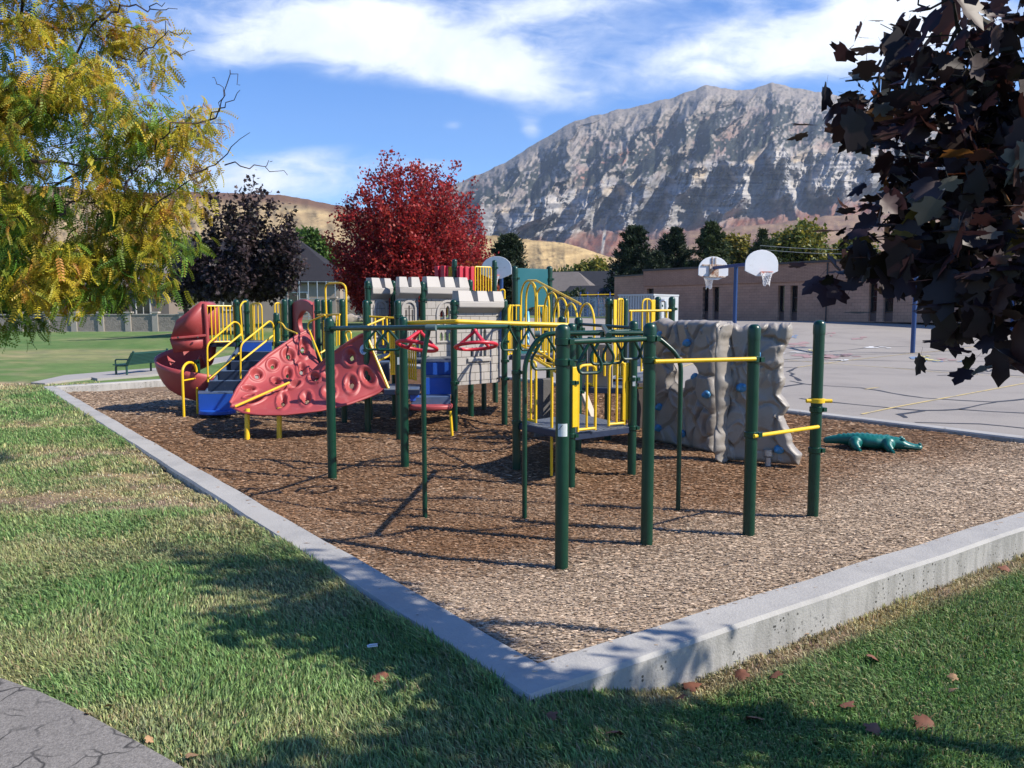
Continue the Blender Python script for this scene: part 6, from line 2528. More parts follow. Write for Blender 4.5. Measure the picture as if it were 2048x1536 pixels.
def castle(pa, pb, z0, zr, ztop, win='arch', depth=.16, flip=1, notch=((.31, .41), (.66, .76))):
    pa, pb = Vector((pa.x, pa.y, 0)), Vector((pb.x, pb.y, 0))
    e = pb - pa
    L = e.length
    e.normalize()
    a = pa + e * .055
    w = L - .11
    h = zr - z0 + .08
    nrm = Vector((e.y, -e.x, 0))
    a = a - nrm * .075
    holes = []
    raised = []
    if win == 'arch':
        cx, wd = w * .56, min(.20, w * .26)
        zb_, zt_ = h * .30, h * .86
        xs = np.linspace(cx - wd * .86, cx + wd * .86, 4)
        for i in range(3):
            top = zt_ - (.10 if i != 1 else .03)
            holes.append(lancet(xs[i] + .012, xs[i + 1] - .012, h * .50, top))
        xs = np.linspace(cx - wd * .9, cx + wd * .9, 5)
        for i in range(4):
            holes.append(lancet(xs[i] + .012, xs[i + 1] - .012, zb_, h * .44))
        arc_pts = [(cx + (wd + .035) * math.cos(t), zt_ - wd * .9 + (wd * 1.05 + .03) * math.sin(t)) for t in np.linspace(0, math.pi, 15)]
        raised = [[(cx + wd + .035, zb_ - .02)] + arc_pts + [(cx - wd - .035, zb_ - .02)]]
        inner = [(cx + wd * math.cos(t), zt_ - wd * .9 + wd * 1.05 * math.sin(t)) for t in np.linspace(0, math.pi, 15)]
        raised.append([(cx + wd, zb_ + .0)] + inner + [(cx - wd, zb_ + .0)])
    else:
        cx, wd = w * .52, w * .19
        xs = np.linspace(cx - wd, cx + wd, 5)
        for i in range(4):
            top = h * (.80 if i in (1, 2) else .73)
            holes.append(lancet(xs[i] + .008, xs[i + 1] - .008, h * .53, top))
            holes.append(lancet(xs[i] + .008, xs[i + 1] - .008, h * .355, h * .49))
        raised = [[(cx - wd - .05, h * .30), (cx + wd + .05, h * .30), (cx + wd + .05, h * .335), (cx - wd - .05, h * .335)]]
    me = plate([(0, 0), (w, 0), (w, h), (0, h)], holes, .05, .006)
    stand(me, a, a + e, z0)
    planar_uv(me, e)
    pan = link('castle_panel', me, CST, PS)
    if win == 'arch':
        m2 = plate(raised[0], [raised[1]], .03, .005)
    else:
        m2 = plate(raised[0], [], .05, .008)
    stand(m2, a + nrm * .03, a + nrm * .03 + e, z0)
    link('window_surround', m2, STONE, pan)
    # battlement: deep chamfered block with sloping notches
    bw0, bw1 = .0, w
    d0, d1 = -.04, depth - .02
    hb_ = ztop - zr
    mb = MB()
    P = lambda x, d, z: tuple(a + e * x + nrm * d + Vector((0, 0, zr + z)))
    fl = hb_ * .52
    prof = [(d0, 0), (.03, 0), (d1, .085), (d1, fl), (d0, fl)]
    n = len(prof)
    i0 = len(mb.v)
    for x in (bw0, bw1):
        for d, z in prof:
            mb.v.append(P(x, d, z))
    for k in range(n):
        j = (k + 1) % n
        mb.f.append((i0 + k, i0 + j, i0 + n + j, i0 + n + k))
    mb.f.append(tuple(i0 + k for k in range(n))[::-1])
    mb.f.append(tuple(i0 + n + k for k in range(n)))
    xs = [bw0] + [q for nn_ in notch for q in (bw0 + (bw1 - bw0) * nn_[0], bw0 + (bw1 - bw0) * nn_[1])] + [bw1]
    for k in range(0, len(xs), 2):
        x0, x1 = xs[k], xs[k + 1]
        q = [P(x0, d0, fl), P(x1, d0, fl), P(x1 + (.0 if k + 2 >= len(xs) else 0), d1 - .0, fl), P(x0, d1, fl)]
        ins = .018
        dd = d1 - .05
        t = [P(x0 + ins, d0, hb_), P(x1 - ins, d0, hb_), P(x1 - ins, dd, hb_), P(x0 + ins, dd, hb_)]
        mb.face(t)
        for s in range(4):
            s2 = (s + 1) % 4
            mb.face([q[s], q[s2], t[s2], t[s]])
    bt = mb.build('battlement', STONE, pan, bevel=.012)
    bm_ = MB()
    for x in (.05, w - .05):
        for z in (.06, h - .13):
            q = a + e * x + nrm * .03 + Vector((0, 0, z0 + z))
            bm_.ball(q, (.014, .014, .014), 8, 5)
    bm_.build('bolt', BOLT, pan)
    return pan


castle(M4a, M4b, zd(960, 768, 12.0), zd(960, 626, 12.0), zd(960, 582, 12.0), 'rows')
castle(T3a, T3b, zd(893, 722, 13.5), zd(893, 598, 13.5), zd(893, 554, 13.5), 'arch')
castle(D(790, 600, 12.95), T3a, zd(818, 722, 13.1), zd(818, 597, 13.1), zd(818, 554, 13.1), 'arch', notch=((.42, .56),))
castle(T1a, T2a, zd(760, 708, 13.1), zd(760, 598, 13.1), zd(760, 556, 13.1), 'arch', notch=((.45, .62),))

# ---- middle steps and decks ----------------------------------------------------
zc_ = 1.0
deck('deck', [(T3a.x - .1, 12.68), (T3b.x + .05, 12.9), (T3b.x + .2, 14.9), (T1a.x, 14.9), (T1a.x, 13.0), (T2a.x, 13.2)], zc_)
zl_ = .65
deck('deck', [tuple(D(768, 790, 11.35)[:2]), tuple(D(839, 790, 11.35)[:2]), tuple(D(842, 770, 12.2)[:2]), tuple(D(757, 770, 12.3)[:2])], zl_)


def step(x0, x1, Y0_, Y1_, zt, h, m_r, tread=True, parent=None):
    a, b, c, d = D(x0, 780, Y0_), D(x1, 780, Y0_ + .08), D(x1, 780, Y1_ + .08), D(x0, 780, Y1_)
    mb = MB().slab([(a.x, a.y), (b.x, b.y), (c.x, c.y), (d.x, d.y)], zt - h, zt - .006)
    o = mb.build('step', m_r, parent, bevel=.006, smooth=0)
    if tread:
        MB().slab([(a.x, a.y - .015), (b.x, b.y - .015), (c.x, c.y), (d.x, d.y)], zt - .005, zt + .008).build('tread', TREAD, None, smooth=0) if False else None
    return o


def stairs(name, steps, parent=PS):
    """steps: (x0, x1, Ynear, Yfar, ztop, height, material)"""
    st = None
    for i, (x0, x1, ya, yb_, zt, h, m_) in enumerate(steps):
        a, b, c, d = D(x0, 780, ya), D(x1, 780, ya + .06), D(x1, 780, yb_ + .06), D(x0, 780, yb_)
        q = [(p.x, p.y) for p in (a, b, c, d)]
        if st is None:
            st = MB().slab(q, zt - h, zt - .012).build(name, m_, parent, bevel=.008, smooth=0)
            MB().slab(q, zt - .010, zt).build('tread', TREAD, st, smooth=0)
        else:
            s_ = MB().slab(q, zt - h, zt - .012)
            s_.slab(q, zt - .010, zt)
            o = s_.build('step', m_, st, bevel=.008, smooth=0)
            o.data.materials.append(TREAD)
            for pl in o.data.polygons:
                if pl.index >= 6:
                    pl.material_index = 1
    return st


stairs('front_steps', [(822, 901, 11.45, 12.0, .53, .13, TREAD), (850, 902, 11.85, 12.3, .79, .26, BLUE), (850, 902, 12.2, 12.7, .995, .2, BLUE)])
stairs('side_steps', [(820, 838, 11.42, 11.7, .66, .18, BLUE), (757, 780, 12.25, 12.6, .99, .3, NAVY)])
# red half round bottom step with yellow leg
c_ = D(862, 815, 11.5)
pts_ = [(c_.x - .31, c_.y + .1), (c_.x - .30, c_.y - .08)] + [(c_.x + .30 * math.cos(t), c_.y - .06 + .17 * math.sin(t)) for t in np.linspace(math.pi, 2 * math.pi, 13)][1:-1] + [(c_.x + .30, c_.y - .08), (c_.x + .31, c_.y + .1)]
rs = MB().slab(pts_, .36, .43).build('red_step', RED, PS, bevel=.02)
l_ = G(905, 873, 0)
MB().tube([Vector((l_.x, l_.y, -.05)), Vector((l_.x - .03, l_.y + .02, .36))], .02, 8).build('step_leg', YELLOW, rs)

# ---- yellow rails of the middle part ---------------------------------------------
barrier(D(782, 700, 11.6), D(793, 700, 11.55), zd(787, 750, 11.6), zd(787, 664, 11.6), 2, rnd=.02)
barrier(D(818, 700, 12.2), D(831, 700, 12.0), zd(824, 760, 12.1), zd(824, 690, 12.1), 2, rnd=.02)
tubes('hand_rail', [[(737, 633, 11.8), (792, 636, 11.6)], [(735, 651, 11.5), (775, 634, 11.7)], [(773, 634, 11.7), (776, 690, 11.7), (768, 706, 11.7)], [(750, 634, 11.9), (750, 700, 11.9)], [(765, 634, 11.8), (766, 690, 11.8)]], .0145, YELLOW)
tubes('hand_rail', [[(655, 690, 12.9), (650, 567, 12.9), (684, 566, 12.6), (692, 574, 12.5), (693, 655, 12.5)]], .0165, YELLOW, rd=.12)
tubes('hand_rail', [[(650, 630, 12.4), (619, 643, 12.5), (615, 652, 12.5), (644, 724, 12.2)], [(635, 630, 12.8), (680, 629, 12.4)], [(648, 640, 12.6), (648, 700, 12.6)], [(655, 631, 12.6), (656, 702, 12.6)], [(673, 630, 12.5), (673, 692, 12.5)], [(678, 630, 12.5), (678, 690, 12.5)], [(641, 706, 12.3), (654, 698, 12.4)], [(646, 646, 12.6), (653, 643, 12.6), (653, 660, 12.6)]], .0145, YELLOW)
tubes('hand_rail', [[(700, 700, 12.2), (690, 664, 12.3), (702, 662, 12.2), (702, 700, 12.2)], [(712, 690, 12.0), (712, 676, 12.0), (733, 668, 11.9), (734, 700, 11.9)]], .013, YELLOW)

# ---- left deck, blue stairs, rails -----------------------------------------------
deck('deck', [(L1.x - .8, 14.15), (L1.x - .02, 14.22), (L1.x + .03, 14.56), (L3.x + .1, 14.62), (L4.x + .1, 15.1), (L2.x - .6, 15.6), (L1.x - .9, 15.0)], 1.2)
lst = stairs('blue_stairs', [(396, 466, 13.15, 13.65, .41, .36, BLUE), (417, 482, 13.55, 13.85, .58, .17, NAVY), (439, 500, 13.75, 14.02, .735, .155, NAVY),
                             (463, 522, 13.92, 14.2, .895, .16, NAVY), (486, 544, 14.08, 14.4, 1.05, .155, NAVY), (486, 546, 14.2, 14.5, 1.215, .165, BLUE)])
# rounded nose of the bottom step
c_ = D(432, 805, 13.2)
MB().slab([(c_.x - .30, c_.y + .1), (c_.x - .27, c_.y - .05)] + [(c_.x + .27 * math.cos(t), c_.y - .05 + .14 * math.sin(t)) for t in np.linspace(math.pi, 2 * math.pi, 11)][1:-1] + [(c_.x + .27, c_.y - .05), (c_.x + .30, c_.y + .1)], .06, .13).build('bottom_step', BLUE, lst, bevel=.015)
# stringers
mb = MB()
for (xa, ya_, za_, xb, yb2, zb2) in ((414, 13.55, .30, 485, 14.3, 1.05),):
    a_, b_ = D(xa, 780, ya_), D(xb, 780, yb2)
    a_.z, b_.z = za_, zb2
    mb.bar(a_, b_, .03, .22)
mb.build('stringer', TREAD, lst)
tubes('stair_rail', [[(416, 764, 13.5), (414, 689, 13.5), (469, 642, 14.1), (481, 650, 14.2), (482, 672, 14.2)], [(417, 722, 13.5), (482, 668, 14.2)], [(418, 758, 13.5), (480, 705, 14.2)]], .016, YELLOW, lst, rd=.10)
tubes('stair_rail', [[(481, 757, 13.2), (481, 689, 13.2), (540, 641, 13.8), (547, 650, 13.85), (548, 692, 13.85)], [(482, 722, 13.2), (546, 671, 13.85)]], .016, YELLOW, lst, rd=.10)
barrier(D(407, 640, 13.95), D(468, 640, 14.3), zd(440, 686, 14.1), zd(440, 612, 14.1), 7, rnd=.03)
tubes('hand_rail', [[(486, 690, 14.6), (480, 612, 14.6), (487, 603, 14.7), (492, 603, 14.8)]], .015, YELLOW)
barrier(D(501, 640, 15.4), D(524, 640, 15.2), zd(510, 683, 15.3), zd(510, 607, 15.3), 2, rnd=.10, plate_side=.12)
barrier(D(550, 640, 14.9), D(562, 640, 15.0), zd(556, 683, 15.0), zd(556, 606, 15.0), 1, rnd=.08)
tubes('hand_rail', [[(556, 644, 13.9), (564, 647, 13.7), (572, 658, 13.5), (594, 667, 13.2)]], .015, YELLOW, rd=.06)
# maroon arched tunnel panel behind
a_, b_ = D(585, 640, 15.9), D(630, 640, 15.3)
wv = (b_ - a_).to_2d().length
zb2 = 1.22
hv = zd(608, 601, 15.6) - zb2
out_ = [(0, 0), (wv, 0), (wv, hv * .80)] + [(wv * (.5 + .5 * math.cos(t)), hv * (.74 + .26 * math.sin(t))) for t in np.linspace(.15, math.pi - .15, 12)] + [(0, hv * .74)]
hol = [(wv * (.66 + .34 * math.cos(t)), hv * (.42 + .33 * math.sin(t))) for t in np.linspace(0, 2 * math.pi, 22, endpoint=False)]
hol = [(min(x, wv * .965), y) for x, y in hol]
me = plate(out_, [hol], .10, .02)
stand(me, a_, b_, zb2)
link('tunnel_panel', me, RED, PS)

# ---- spiral slide --------------------------------------------------------------------
cx_, cy_ = -5.62, 14.25
Rr = .40
ch = MB()
NS = 46
prof = []
for k in range(13):
    t = k / 12
    an_ = math.pi * (1.08 + 0.92 * t) - .0
    prof.append((math.cos(an_) * .27, math.sin(an_) * .27))
rows = []
for s in range(NS):
    t = s / (NS - 1)
    ph = math.radians(80) + math.radians(330) * t
    zc = 1.06 - .80 * t - .06 * math.sin(t * math.pi)
    rad = Rr
    c = Vector((cx_ + rad * math.cos(ph), cy_ + rad * math.sin(ph), zc))
    o_ = Vector((math.cos(ph), math.sin(ph), 0))
    row = []
    for u_, v_ in prof:
        bank = .22 * (u_ > 0) * (u_ / .27) ** 2
        row.append(c + o_ * u_ + Vector((0, 0, v_ + bank)))
    rows.append(row)
# run out
d_ = (rows[-1][6] - rows[-2][6]); d_.z = 0; d_.normalize()
ex_ = [(rows[-1][k] + d_ * .18 + Vector((0, 0, -.05))) for k in range(13)]
rows.append(ex_)
i0 = 0
for row in rows:
    ch.v += [tuple(p) for p in row]
for s in range(len(rows) - 1):
    for k in range(12):
        q = s * 13 + k
        ch.f.append((q, q + 1, q + 14, q + 13))
sl = ch.build('spiral_slide', RED, PS, solid=.03)
# central column and footing
MB().tube([(cx_, cy_, -.1), (cx_, cy_, .9)], .05, 12).build('slide_support', GREEN, sl)
# hood over the entrance: faceted shell
q_ = lambda px, py, Y: D(px, py, Y)
hd = MB()
HP = {'a': q_(402, 603, 13.9), 'b': q_(412, 612, 13.9), 'c': q_(414, 690, 13.9), 'd': q_(406, 699, 13.9), 'e': q_(350, 705, 13.75), 'f': q_(341, 677, 13.75), 'g': q_(353, 641, 13.8), 'h': q_(394, 609, 13.85), 'i': q_(414, 672, 13.9)}
bk_ = {k: v + Vector((-.02, .62, 0)) for k, v in HP.items()}
ringk = ['a', 'b', 'i', 'c', 'd', 'e', 'f', 'g', 'h']
hd.face([HP[k] for k in ('h', 'a', 'b', 'i', 'f', 'g')])
hd.face([HP[k] for k in ('f', 'i', 'c', 'd', 'e')])
hd.face([bk_[k] for k in ('h', 'a', 'b', 'i', 'f', 'g')][::-1])
for k1, k2 in (('f', 'g'), ('g', 'h'), ('h', 'a'), ('a', 'b')):
    hd.face([HP[k1], HP[k2], bk_[k2], bk_[k1]])
hd.face([HP['f'], HP['e'], bk_['e'], bk_['f']])
hood = hd.build('slide_hood', RED, sl, smooth=25, solid=.02)
MB().bar(q_(342, 677, 13.72), q_(413, 671, 13.87), .05, .045).build('hood_rim', RED, hood, bevel=.012)
tb = MB()
tb.tube([q_(409, 607, 13.88), q_(413, 645, 13.88), q_(415, 690, 13.88)], .035, 10)
tb.build('hood_edge', RED, hood)
b_ = MB()
for px in (356, 395):
    b_.ball(q_(px, 675, 13.66 + (px - 356) * .003), (.018, .018, .018), 8, 5)
b_.build('hood_bolt', BOLT, hood)

# ---- red climbing wings with foot holes -------------------------------------------------
def lerpline(P, n):
    P = np.array([tuple(p) for p in P])
    d = np.r_[0, np.cumsum(np.linalg.norm(np.diff(P, axis=0), axis=1))]
    t = np.linspace(0, d[-1], n)
    # smooth (catmull-like) resample
    out = np.stack([np.interp(t, d, P[:, i]) for i in range(3)], -1)
    for _ in range(int(n / 10)):
        out[1:-1] = out[1:-1] * .5 + (out[:-2] + out[2:]) * .25
    return out


def wing(name, lower, upper, dimples, sag, nu=150, nv=110):
    Lo, Up = lerpline([D(*q) for q in lower], nu), lerpline([D(*q) for q in upper], nu)
    v = np.linspace(0, 1, nv)[:, None, None]
    S = Lo[None] * (1 - v) + Up[None] * v
    du = np.gradient(S, axis=1)
    dv = np.gradient(S, axis=0)
    N = np.cross(du, dv)
    N /= np.maximum(np.linalg.norm(N, axis=2, keepdims=True), 1e-9)
    if N[:, :, 1].mean() > 0:
        N = -N
    wgt = np.sin(np.pi * v[:, :, 0]) * np.sin(np.pi * np.linspace(0, 1, nu))[None]
    S = S - N * (sag * wgt)[..., None]
    # raised rim along the edge
    ev = np.minimum(v[:, :, 0], 1 - v[:, :, 0]) * np.linalg.norm(Up - Lo, axis=1)[None]
    S = S + N * (.020 * np.exp(-((ev - .018) / .018) ** 2))[..., None]
    hole = np.zeros(S.shape[:2], bool)
    # project grid to photo pixels to find where each foot hole sits on the surface
    d = S - np.array([0, 0, CAMH])
    xc = d[..., 0]
    yc = d[..., 1] * ST + d[..., 2] * CT
    zc = d[..., 1] * CT - d[..., 2] * ST
    PX, PY = 1024 + F * xc / zc, 768 - F * yc / zc
    disp = np.zeros(S.shape[:2])
    for (px, py, rx, ry, rot) in dimples:
        c, s = math.cos(math.radians(rot)), math.sin(math.radians(rot))
        a = ((PX - px) * c + (PY - py) * s) / rx
        b = (-(PX - px) * s + (PY - py) * c) / ry
        r = np.sqrt(a * a + b * b)
        disp += .022 * np.exp(-((r - .92) / .16) ** 2) - .045 * sstep(.80, .40, r)
        hole |= r < .24
    S = S + N * disp[..., None]
    Fq = grid_faces(nu, nv)
    keep = ~hole.ravel()[Fq].any(1)
    me = np_mesh(name, S.reshape(-1, 3), Fq[keep])
    o = link(name, me, RED, PS, smooth=60)
    s = o.modifiers.new('thickness', 'SOLIDIFY')
    s.thickness = .025
    s.offset = 0
    return o


valley = [(462, 812, 11.25), (520, 795, 11.5), (575, 772, 11.85), (610, 755, 12.15), (640, 735, 12.5)]
wA = wing('climbing_wing', [(463, 811, 11.28), (520, 796, 11.52), (575, 774, 11.87), (610, 757, 12.2), (640, 738, 12.55)],
          [(460, 806, 11.35), (474, 776, 11.6), (500, 742, 11.95), (535, 710, 12.3), (572, 685, 12.65), (598, 668, 12.9), (616, 659, 13.05)],
          [(606, 697, 13, 22, -8), (577, 711, 15, 17, -35), (545, 731, 13, 13, 0), (513, 750, 16, 13, 25), (576, 749, 11, 16, -5), (604, 742, 12, 18, -10), (553, 764, 13, 9, 20), (498, 778, 17, 7, 8), (498, 795, 14, 4, -12)], .10)
wB = wing('climbing_wing', [(461, 816, 11.15), (485, 828, 11.0), (520, 832, 10.95), (570, 832, 10.95), (640, 824, 11.05), (700, 810, 11.25), (745, 793, 11.45), (778, 777, 11.55)],
          [(463, 811, 11.22), (520, 794, 11.45), (575, 771, 11.75), (620, 748, 11.9), (660, 710, 11.9), (700, 682, 11.85), (728, 665, 11.8), (731, 668, 11.78)],
          [(512, 803, 22, 6, -22), (561, 781, 17, 7, -22), (591, 771, 16, 8, -25), (565, 804, 13, 18, 8), (613, 799, 14, 18, 12), (630, 756, 15, 12, -15), (659, 747, 15, 15, 40), (659, 785, 16, 17, 40),
           (702, 715, 14, 20, 0), (736, 754, 17, 24, -30), (703, 769, 15, 22, 0), (636, 768, 1, 1, 0)], .05)
# yellow rail in the fold, legs beneath
tubes('fold_rail', [[(470, 813, 11.1), (579, 765, 11.6)]], .018, YELLOW, wB)
for px, py, dx in ((494, 878, 0), (558, 875, 0)):
    g_ = G(px, py, 0)
    MB().tube([(g_.x, g_.y, -.1), (g_.x, g_.y + .05, .42)], .036, 12).build('wing_leg', YELLOW, wB)
tubes('edge_rail', [[(730, 662, 11.72), (777, 777, 11.5)]], .02, YELLOW, wB)
tubes('edge_rail', [[(758, 721, 11.6), (778, 712, 11.7), (783, 700, 11.7)]], .014, YELLOW, wB)
# round blue sticker with a white S-shaped swoosh
c_ = D(727, 699, 11.66)
nrm_ = Vector((-.25, -.95, .18)).normalized()
M_ = nrm_.to_track_quat('Z', 'Y').to_matrix()
mb = MB()
mb.face([tuple(c_ + M_ @ Vector((.06 * math.cos(t), .075 * math.sin(t), .0))) for t in np.linspace(0, 2 * math.pi, 24, endpoint=False)])
st_ = mb.build('round_sticker', mat('sticker_pale_blue', (.40, .52, .66), .45, .05, 20), wB, smooth=0)
sw = [c_ + M_ @ Vector((.028 * math.sin(2 * math.pi * t) * 1.0, .05 - .1 * t, .004)) for t in np.linspace(0, 1, 14)]
MB().tube(sw, .007, 5).build('sticker_swoosh', mat('sticker_blue', (.08, .2, .45), .5, 0), st_)

# ---- panels right of the square deck -----------------------------------------------
a_, b_ = D(1164, 735, 10.3), D(1224, 735, 10.15)
wv = (b_ - a_).to_2d().length
z0_, z1_ = zd(1190, 772, 10.2), zd(1190, 690, 10.2)
hv = z1_ - z0_
sl_ = []
for k in range(4):
    x = wv * (.14 + .2 * k)
    lo_ = hv * (.30 if k in (1, 2) else .42)
    sl_.append([(x, lo_), (x + wv * .085, lo_), (x + wv * .085, hv * .9), (x, hv * .9)])
me = plate([(0, 0), (wv, 0), (wv, hv), (0, hv)], sl_, .05, .01)
stand(me, a_, b_, z0_)
link('slotted_panel', me, ROCK, PS)
tubes('slot_bar', [[(1192, 700, 10.12), (1192, 757, 10.12)], [(1209, 697, 10.1), (1209, 752, 10.1)]], .016, YELLOW)
deck('deck', [(a_.x - .05, 10.15), (b_.x + .25, 10.05), (b_.x + .5, 11.3), (a_.x + .1, 11.5)], .80)
pl_ = MB()
pl_.bar(D(1166, 785, 9.9), D(1186, 836, 9.75), .10, .05)
pl_.build('leaning_strut', mat('bare_beige_plastic', (.42, .34, .26), .6, .08), PS, bevel=.01)
barrier(D(1236, 640, 10.9), D(1245, 640, 11.0), .85, zd(1240, 598, 10.9), 1, rnd=.03, plate_side=-.7)
barrier(D(1284, 640, 12.2), D(1303, 640, 12.3), .85, zd(1293, 598, 12.2), 1, rnd=.12, plate_side=1.15)
tubes('hand_rail', [[(1258, 622, 11.3), (1342, 621, 11.5)], [(1262, 622, 11.3), (1262, 700, 11.3)], [(1333, 622, 11.5), (1333, 640, 11.5)], [(1296, 622, 11.4), (1297, 690, 11.4)]], .0165, YELLOW)
tubes('guard_loop', [[(1321, 640, 12.4), (1321, 601, 12.4), (1331, 601, 12.4), (1331, 640, 12.4)]], .02, STEEL, rd=.12)
deck('deck', [(N1.x, 10.9), (N4.x, 11.5), (N3.x, 12.8), (N2.x, 12.4)], .80)
tubes('deck_edge_rail', [[(1270, 776, 10.8), (1308, 775, 10.95)]], .014, YELLOW)
# dark panel beneath the deck
a_, b_ = D(1266, 800, 11.0), D(1308, 800, 11.2)
me = plate([(0, 0), ((b_ - a_).to_2d().length, 0), ((b_ - a_).to_2d().length, .62), (0, .62)], [], .04, .008)
stand(me, a_, b_, .15)
link('store_panel', me, mat('dark_brown_panel', (.05, .035, .03), .6, .1), PS)
# dark rock textured base panel left of the square deck
a_, b_ = D(1072, 800, 10.7), D(1098, 800, 10.8)
me = plate([(0, 0), (.2, 0), (.2, .75), (0, .75)], [], .08, .02)
stand(me, a_, b_, .1)
link('base_panel', me, mat('dark_rock_plastic', (.10, .095, .09), .6, .1, 6, bump=.01, bscale=12), PS)


# ================================================================== CLIMBING ROCK WALL
def rock_panel(name, pa, pb, z0, z1, seed, parent, hole=None, out_r=None, nu=190, nv=190, thick=.16, holds=()):
    pa, pb = Vector((pa.x, pa.y, 0)), Vector((pb.x, pb.y, 0))
    e = pb - pa
    L = e.length
    e.normalize()
    nrm = Vector((e.y, -e.x, 0))
    Hh = z1 - z0
    u, v = np.meshgrid(np.linspace(0, 1, nu), np.linspace(0, 1, nv))
    rs = np.random.default_rng(seed)
    X, Z = u * L, v * Hh
    # boulders: rounded lumps by a warped worley pattern
    wx = X + .10 * (fbm(X * 4, Z * 4, 3, seed) - .5)
    wz = Z + .10 * (fbm(X * 4 + 9, Z * 4, 3, seed) - .5)
    npt = max(5, int(13 * L * Hh))
    pts = np.stack([rs.uniform(-.1, L + .1, npt), rs.uniform(-.1, Hh + .1, npt)], -1)
    amp = rs.uniform(.1, 1, npt)
    elong = rs.uniform(.75, 1.4, npt)
    dd = np.stack([np.hypot((wx - p[0]) * g, (wz - p[1]) / g) for p, g in zip(pts, elong)], -1)
    o = np.sort(dd, -1)
    idx = np.argmin(dd, -1)
    edge = o[..., 1] - o[..., 0]
    lump = sstep(-.01, .075, edge)
    disp = .045 * lump * amp[idx] + .018 * lump + .06 * (fbm(X * 1.8, Z * 1.8, 3, seed + 3) - .5)
    rdg = ridged(X * 3.2 + Z * 1.4, Z * 2.2 - X, 2, seed + 8)
    disp = disp + .022 * sstep(.78, .97, rdg)
    # uneven outline
    du = .05 * (fbm(v * 7, v * 0 + 2, 3, seed + 4) - .5) * 2
    dtop = .05 * (fbm(u * 6, u * 0 + 5, 3, seed + 5) - .5) * 2
    ur = 1.0 if out_r is None else np.interp(v, [q[0] for q in out_r], [q[1] for q in out_r]) / L
    XX = X * ur + du * u * u - du * .5 * (1 - u) ** 2
    ZZ = Z + dtop * v ** 3
    # roll the borders back
    bd = np.minimum(np.minimum(u, 1 - u) * L, np.minimum(v, 1 - v) * Hh)
    roll = np.sqrt(np.clip(1 - np.clip(1 - bd / .07, 0, 1) ** 2, 0, 1))
    front = thick * .5 * roll + disp * roll
    P0_ = np.array([pa.x, pa.y, z0])
    S = P0_ + XX[..., None] * np.array(e)[None, None] + ZZ[..., None] * np.array([0, 0, 1.0]) + front[..., None] * np.array(nrm)
    Bk = P0_ + XX[..., None] * np.array(e)[None, None] + ZZ[..., None] * np.array([0, 0, 1.0]) - (front * .8)[..., None] * np.array(nrm)
    Fq = grid_faces(nu, nv)
    if hole is not None:
        hx, hz, hr, hv_ = hole
        ang = np.arctan2((Z - hz) / hv_, (X - hx) / hr)
        rr = np.hypot((X - hx) / hr, (Z - hz) / hv_) / (1 + .22 * np.sin(ang * 3 + 1) + .12 * np.sin(ang * 5 + 2))
        # pinch front and back together round the hole
        k = sstep(1.0, 1.35, rr)[..., None]
        mid = (S + Bk) / 2
        S, Bk = mid + (S - mid) * k, mid + (Bk - mid) * k
        keep = ~(rr < 1.0).ravel()[Fq].any(1)
        Fq = Fq[keep]
    V = np.concatenate([S.reshape(-1, 3), Bk.reshape(-1, 3)])
    Fb = Fq[:, ::-1] + nu * nv
    bm_ = np_mesh(name, V, np.concatenate([Fq, Fb]))
    b2 = bmesh.new()
    b2.from_mesh(bm_)
    bmesh.ops.remove_doubles(b2, verts=b2.verts, dist=.0015)
    b2.to_mesh(bm_)
    b2.free()
    ob = link(name, bm_, ROCK, parent, smooth=70)
    for (hu, hv2) in holds:
        i, j = int(hv2 * (nv - 1)), int(hu * (nu - 1))
        c = Vector(S[i, j]) + nrm * .012
        M = Matrix((e, Vector((0, 0, 1)), nrm)).transposed()
        mb = MB()
        mb.ball(c, (.062, .054, .036), 10, 6, M)
        mb.ball(c + M @ Vector((.028, .018, .012)), (.032, .03, .032), 9, 6, M)
        mb.ball(c + M @ Vector((-.03, -.01, .012)), (.03, .034, .034), 9, 6, M)
        h_ = mb.build('handhold', HOLD, ob)
        MB().ball(c + M @ Vector((.0, 0, .036)), (.012, .012, .01), 8, 5, M).build('hold_bolt', BOLT, h_) if False else None
    return ob


CW = thing('climbing_wall', 'grey moulded rock climbing wall with blue handholds on short feet', 'climbing wall', G(1440, 915, 0))
pa, pb = D(1306, 880, 10.95), D(1436, 905, 9.95)
LL = (pb - pa).to_2d().length
zt_, zb_ = zd(1370, 640, 10.4), zd(1370, 893, 10.45)
pl = rock_panel('rock_panel', pa, pb, zb_, zt_, 5, CW, hole=(LL * .50, (zt_ - zb_) * .60, LL * .17, .19),
                holds=[(.20, .88), (.64, .83), (.72, .57), (.20, .30), (.20, .13), (.58, .12), (.93, .45)])
pa, pb = D(1431, 925, 9.35), D(1590, 930, 9.0)
LL2 = (pb - pa).to_2d().length
zt_, zb_ = zd(1500, 648, 9.2), zd(1500, 924, 9.15)
pr = rock_panel('rock_panel', pa, pb, zb_, zt_, 11, CW, out_r=[(0, LL2 * 1.06), (.08, LL2 * 1.08), (.16, LL2 * .98), (.35, LL2 * .84), (.42, LL2 * .90), (.5, LL2 * .80), (.62, LL2 * .86), (.7, LL2 * .82), (.8, LL2 * .85), (.9, LL2 * .92), (1, LL2 * .90)],
                holds=[(.60, .78), (.40, .55), (.79, .115)])
pa, pb = D(1434, 930, 9.22), D(1452, 930, 9.14)
rock_panel('rock_column', pa, pb, zb_, zt_ + .0, 29, CW, nu=60, nv=140, thick=.24)
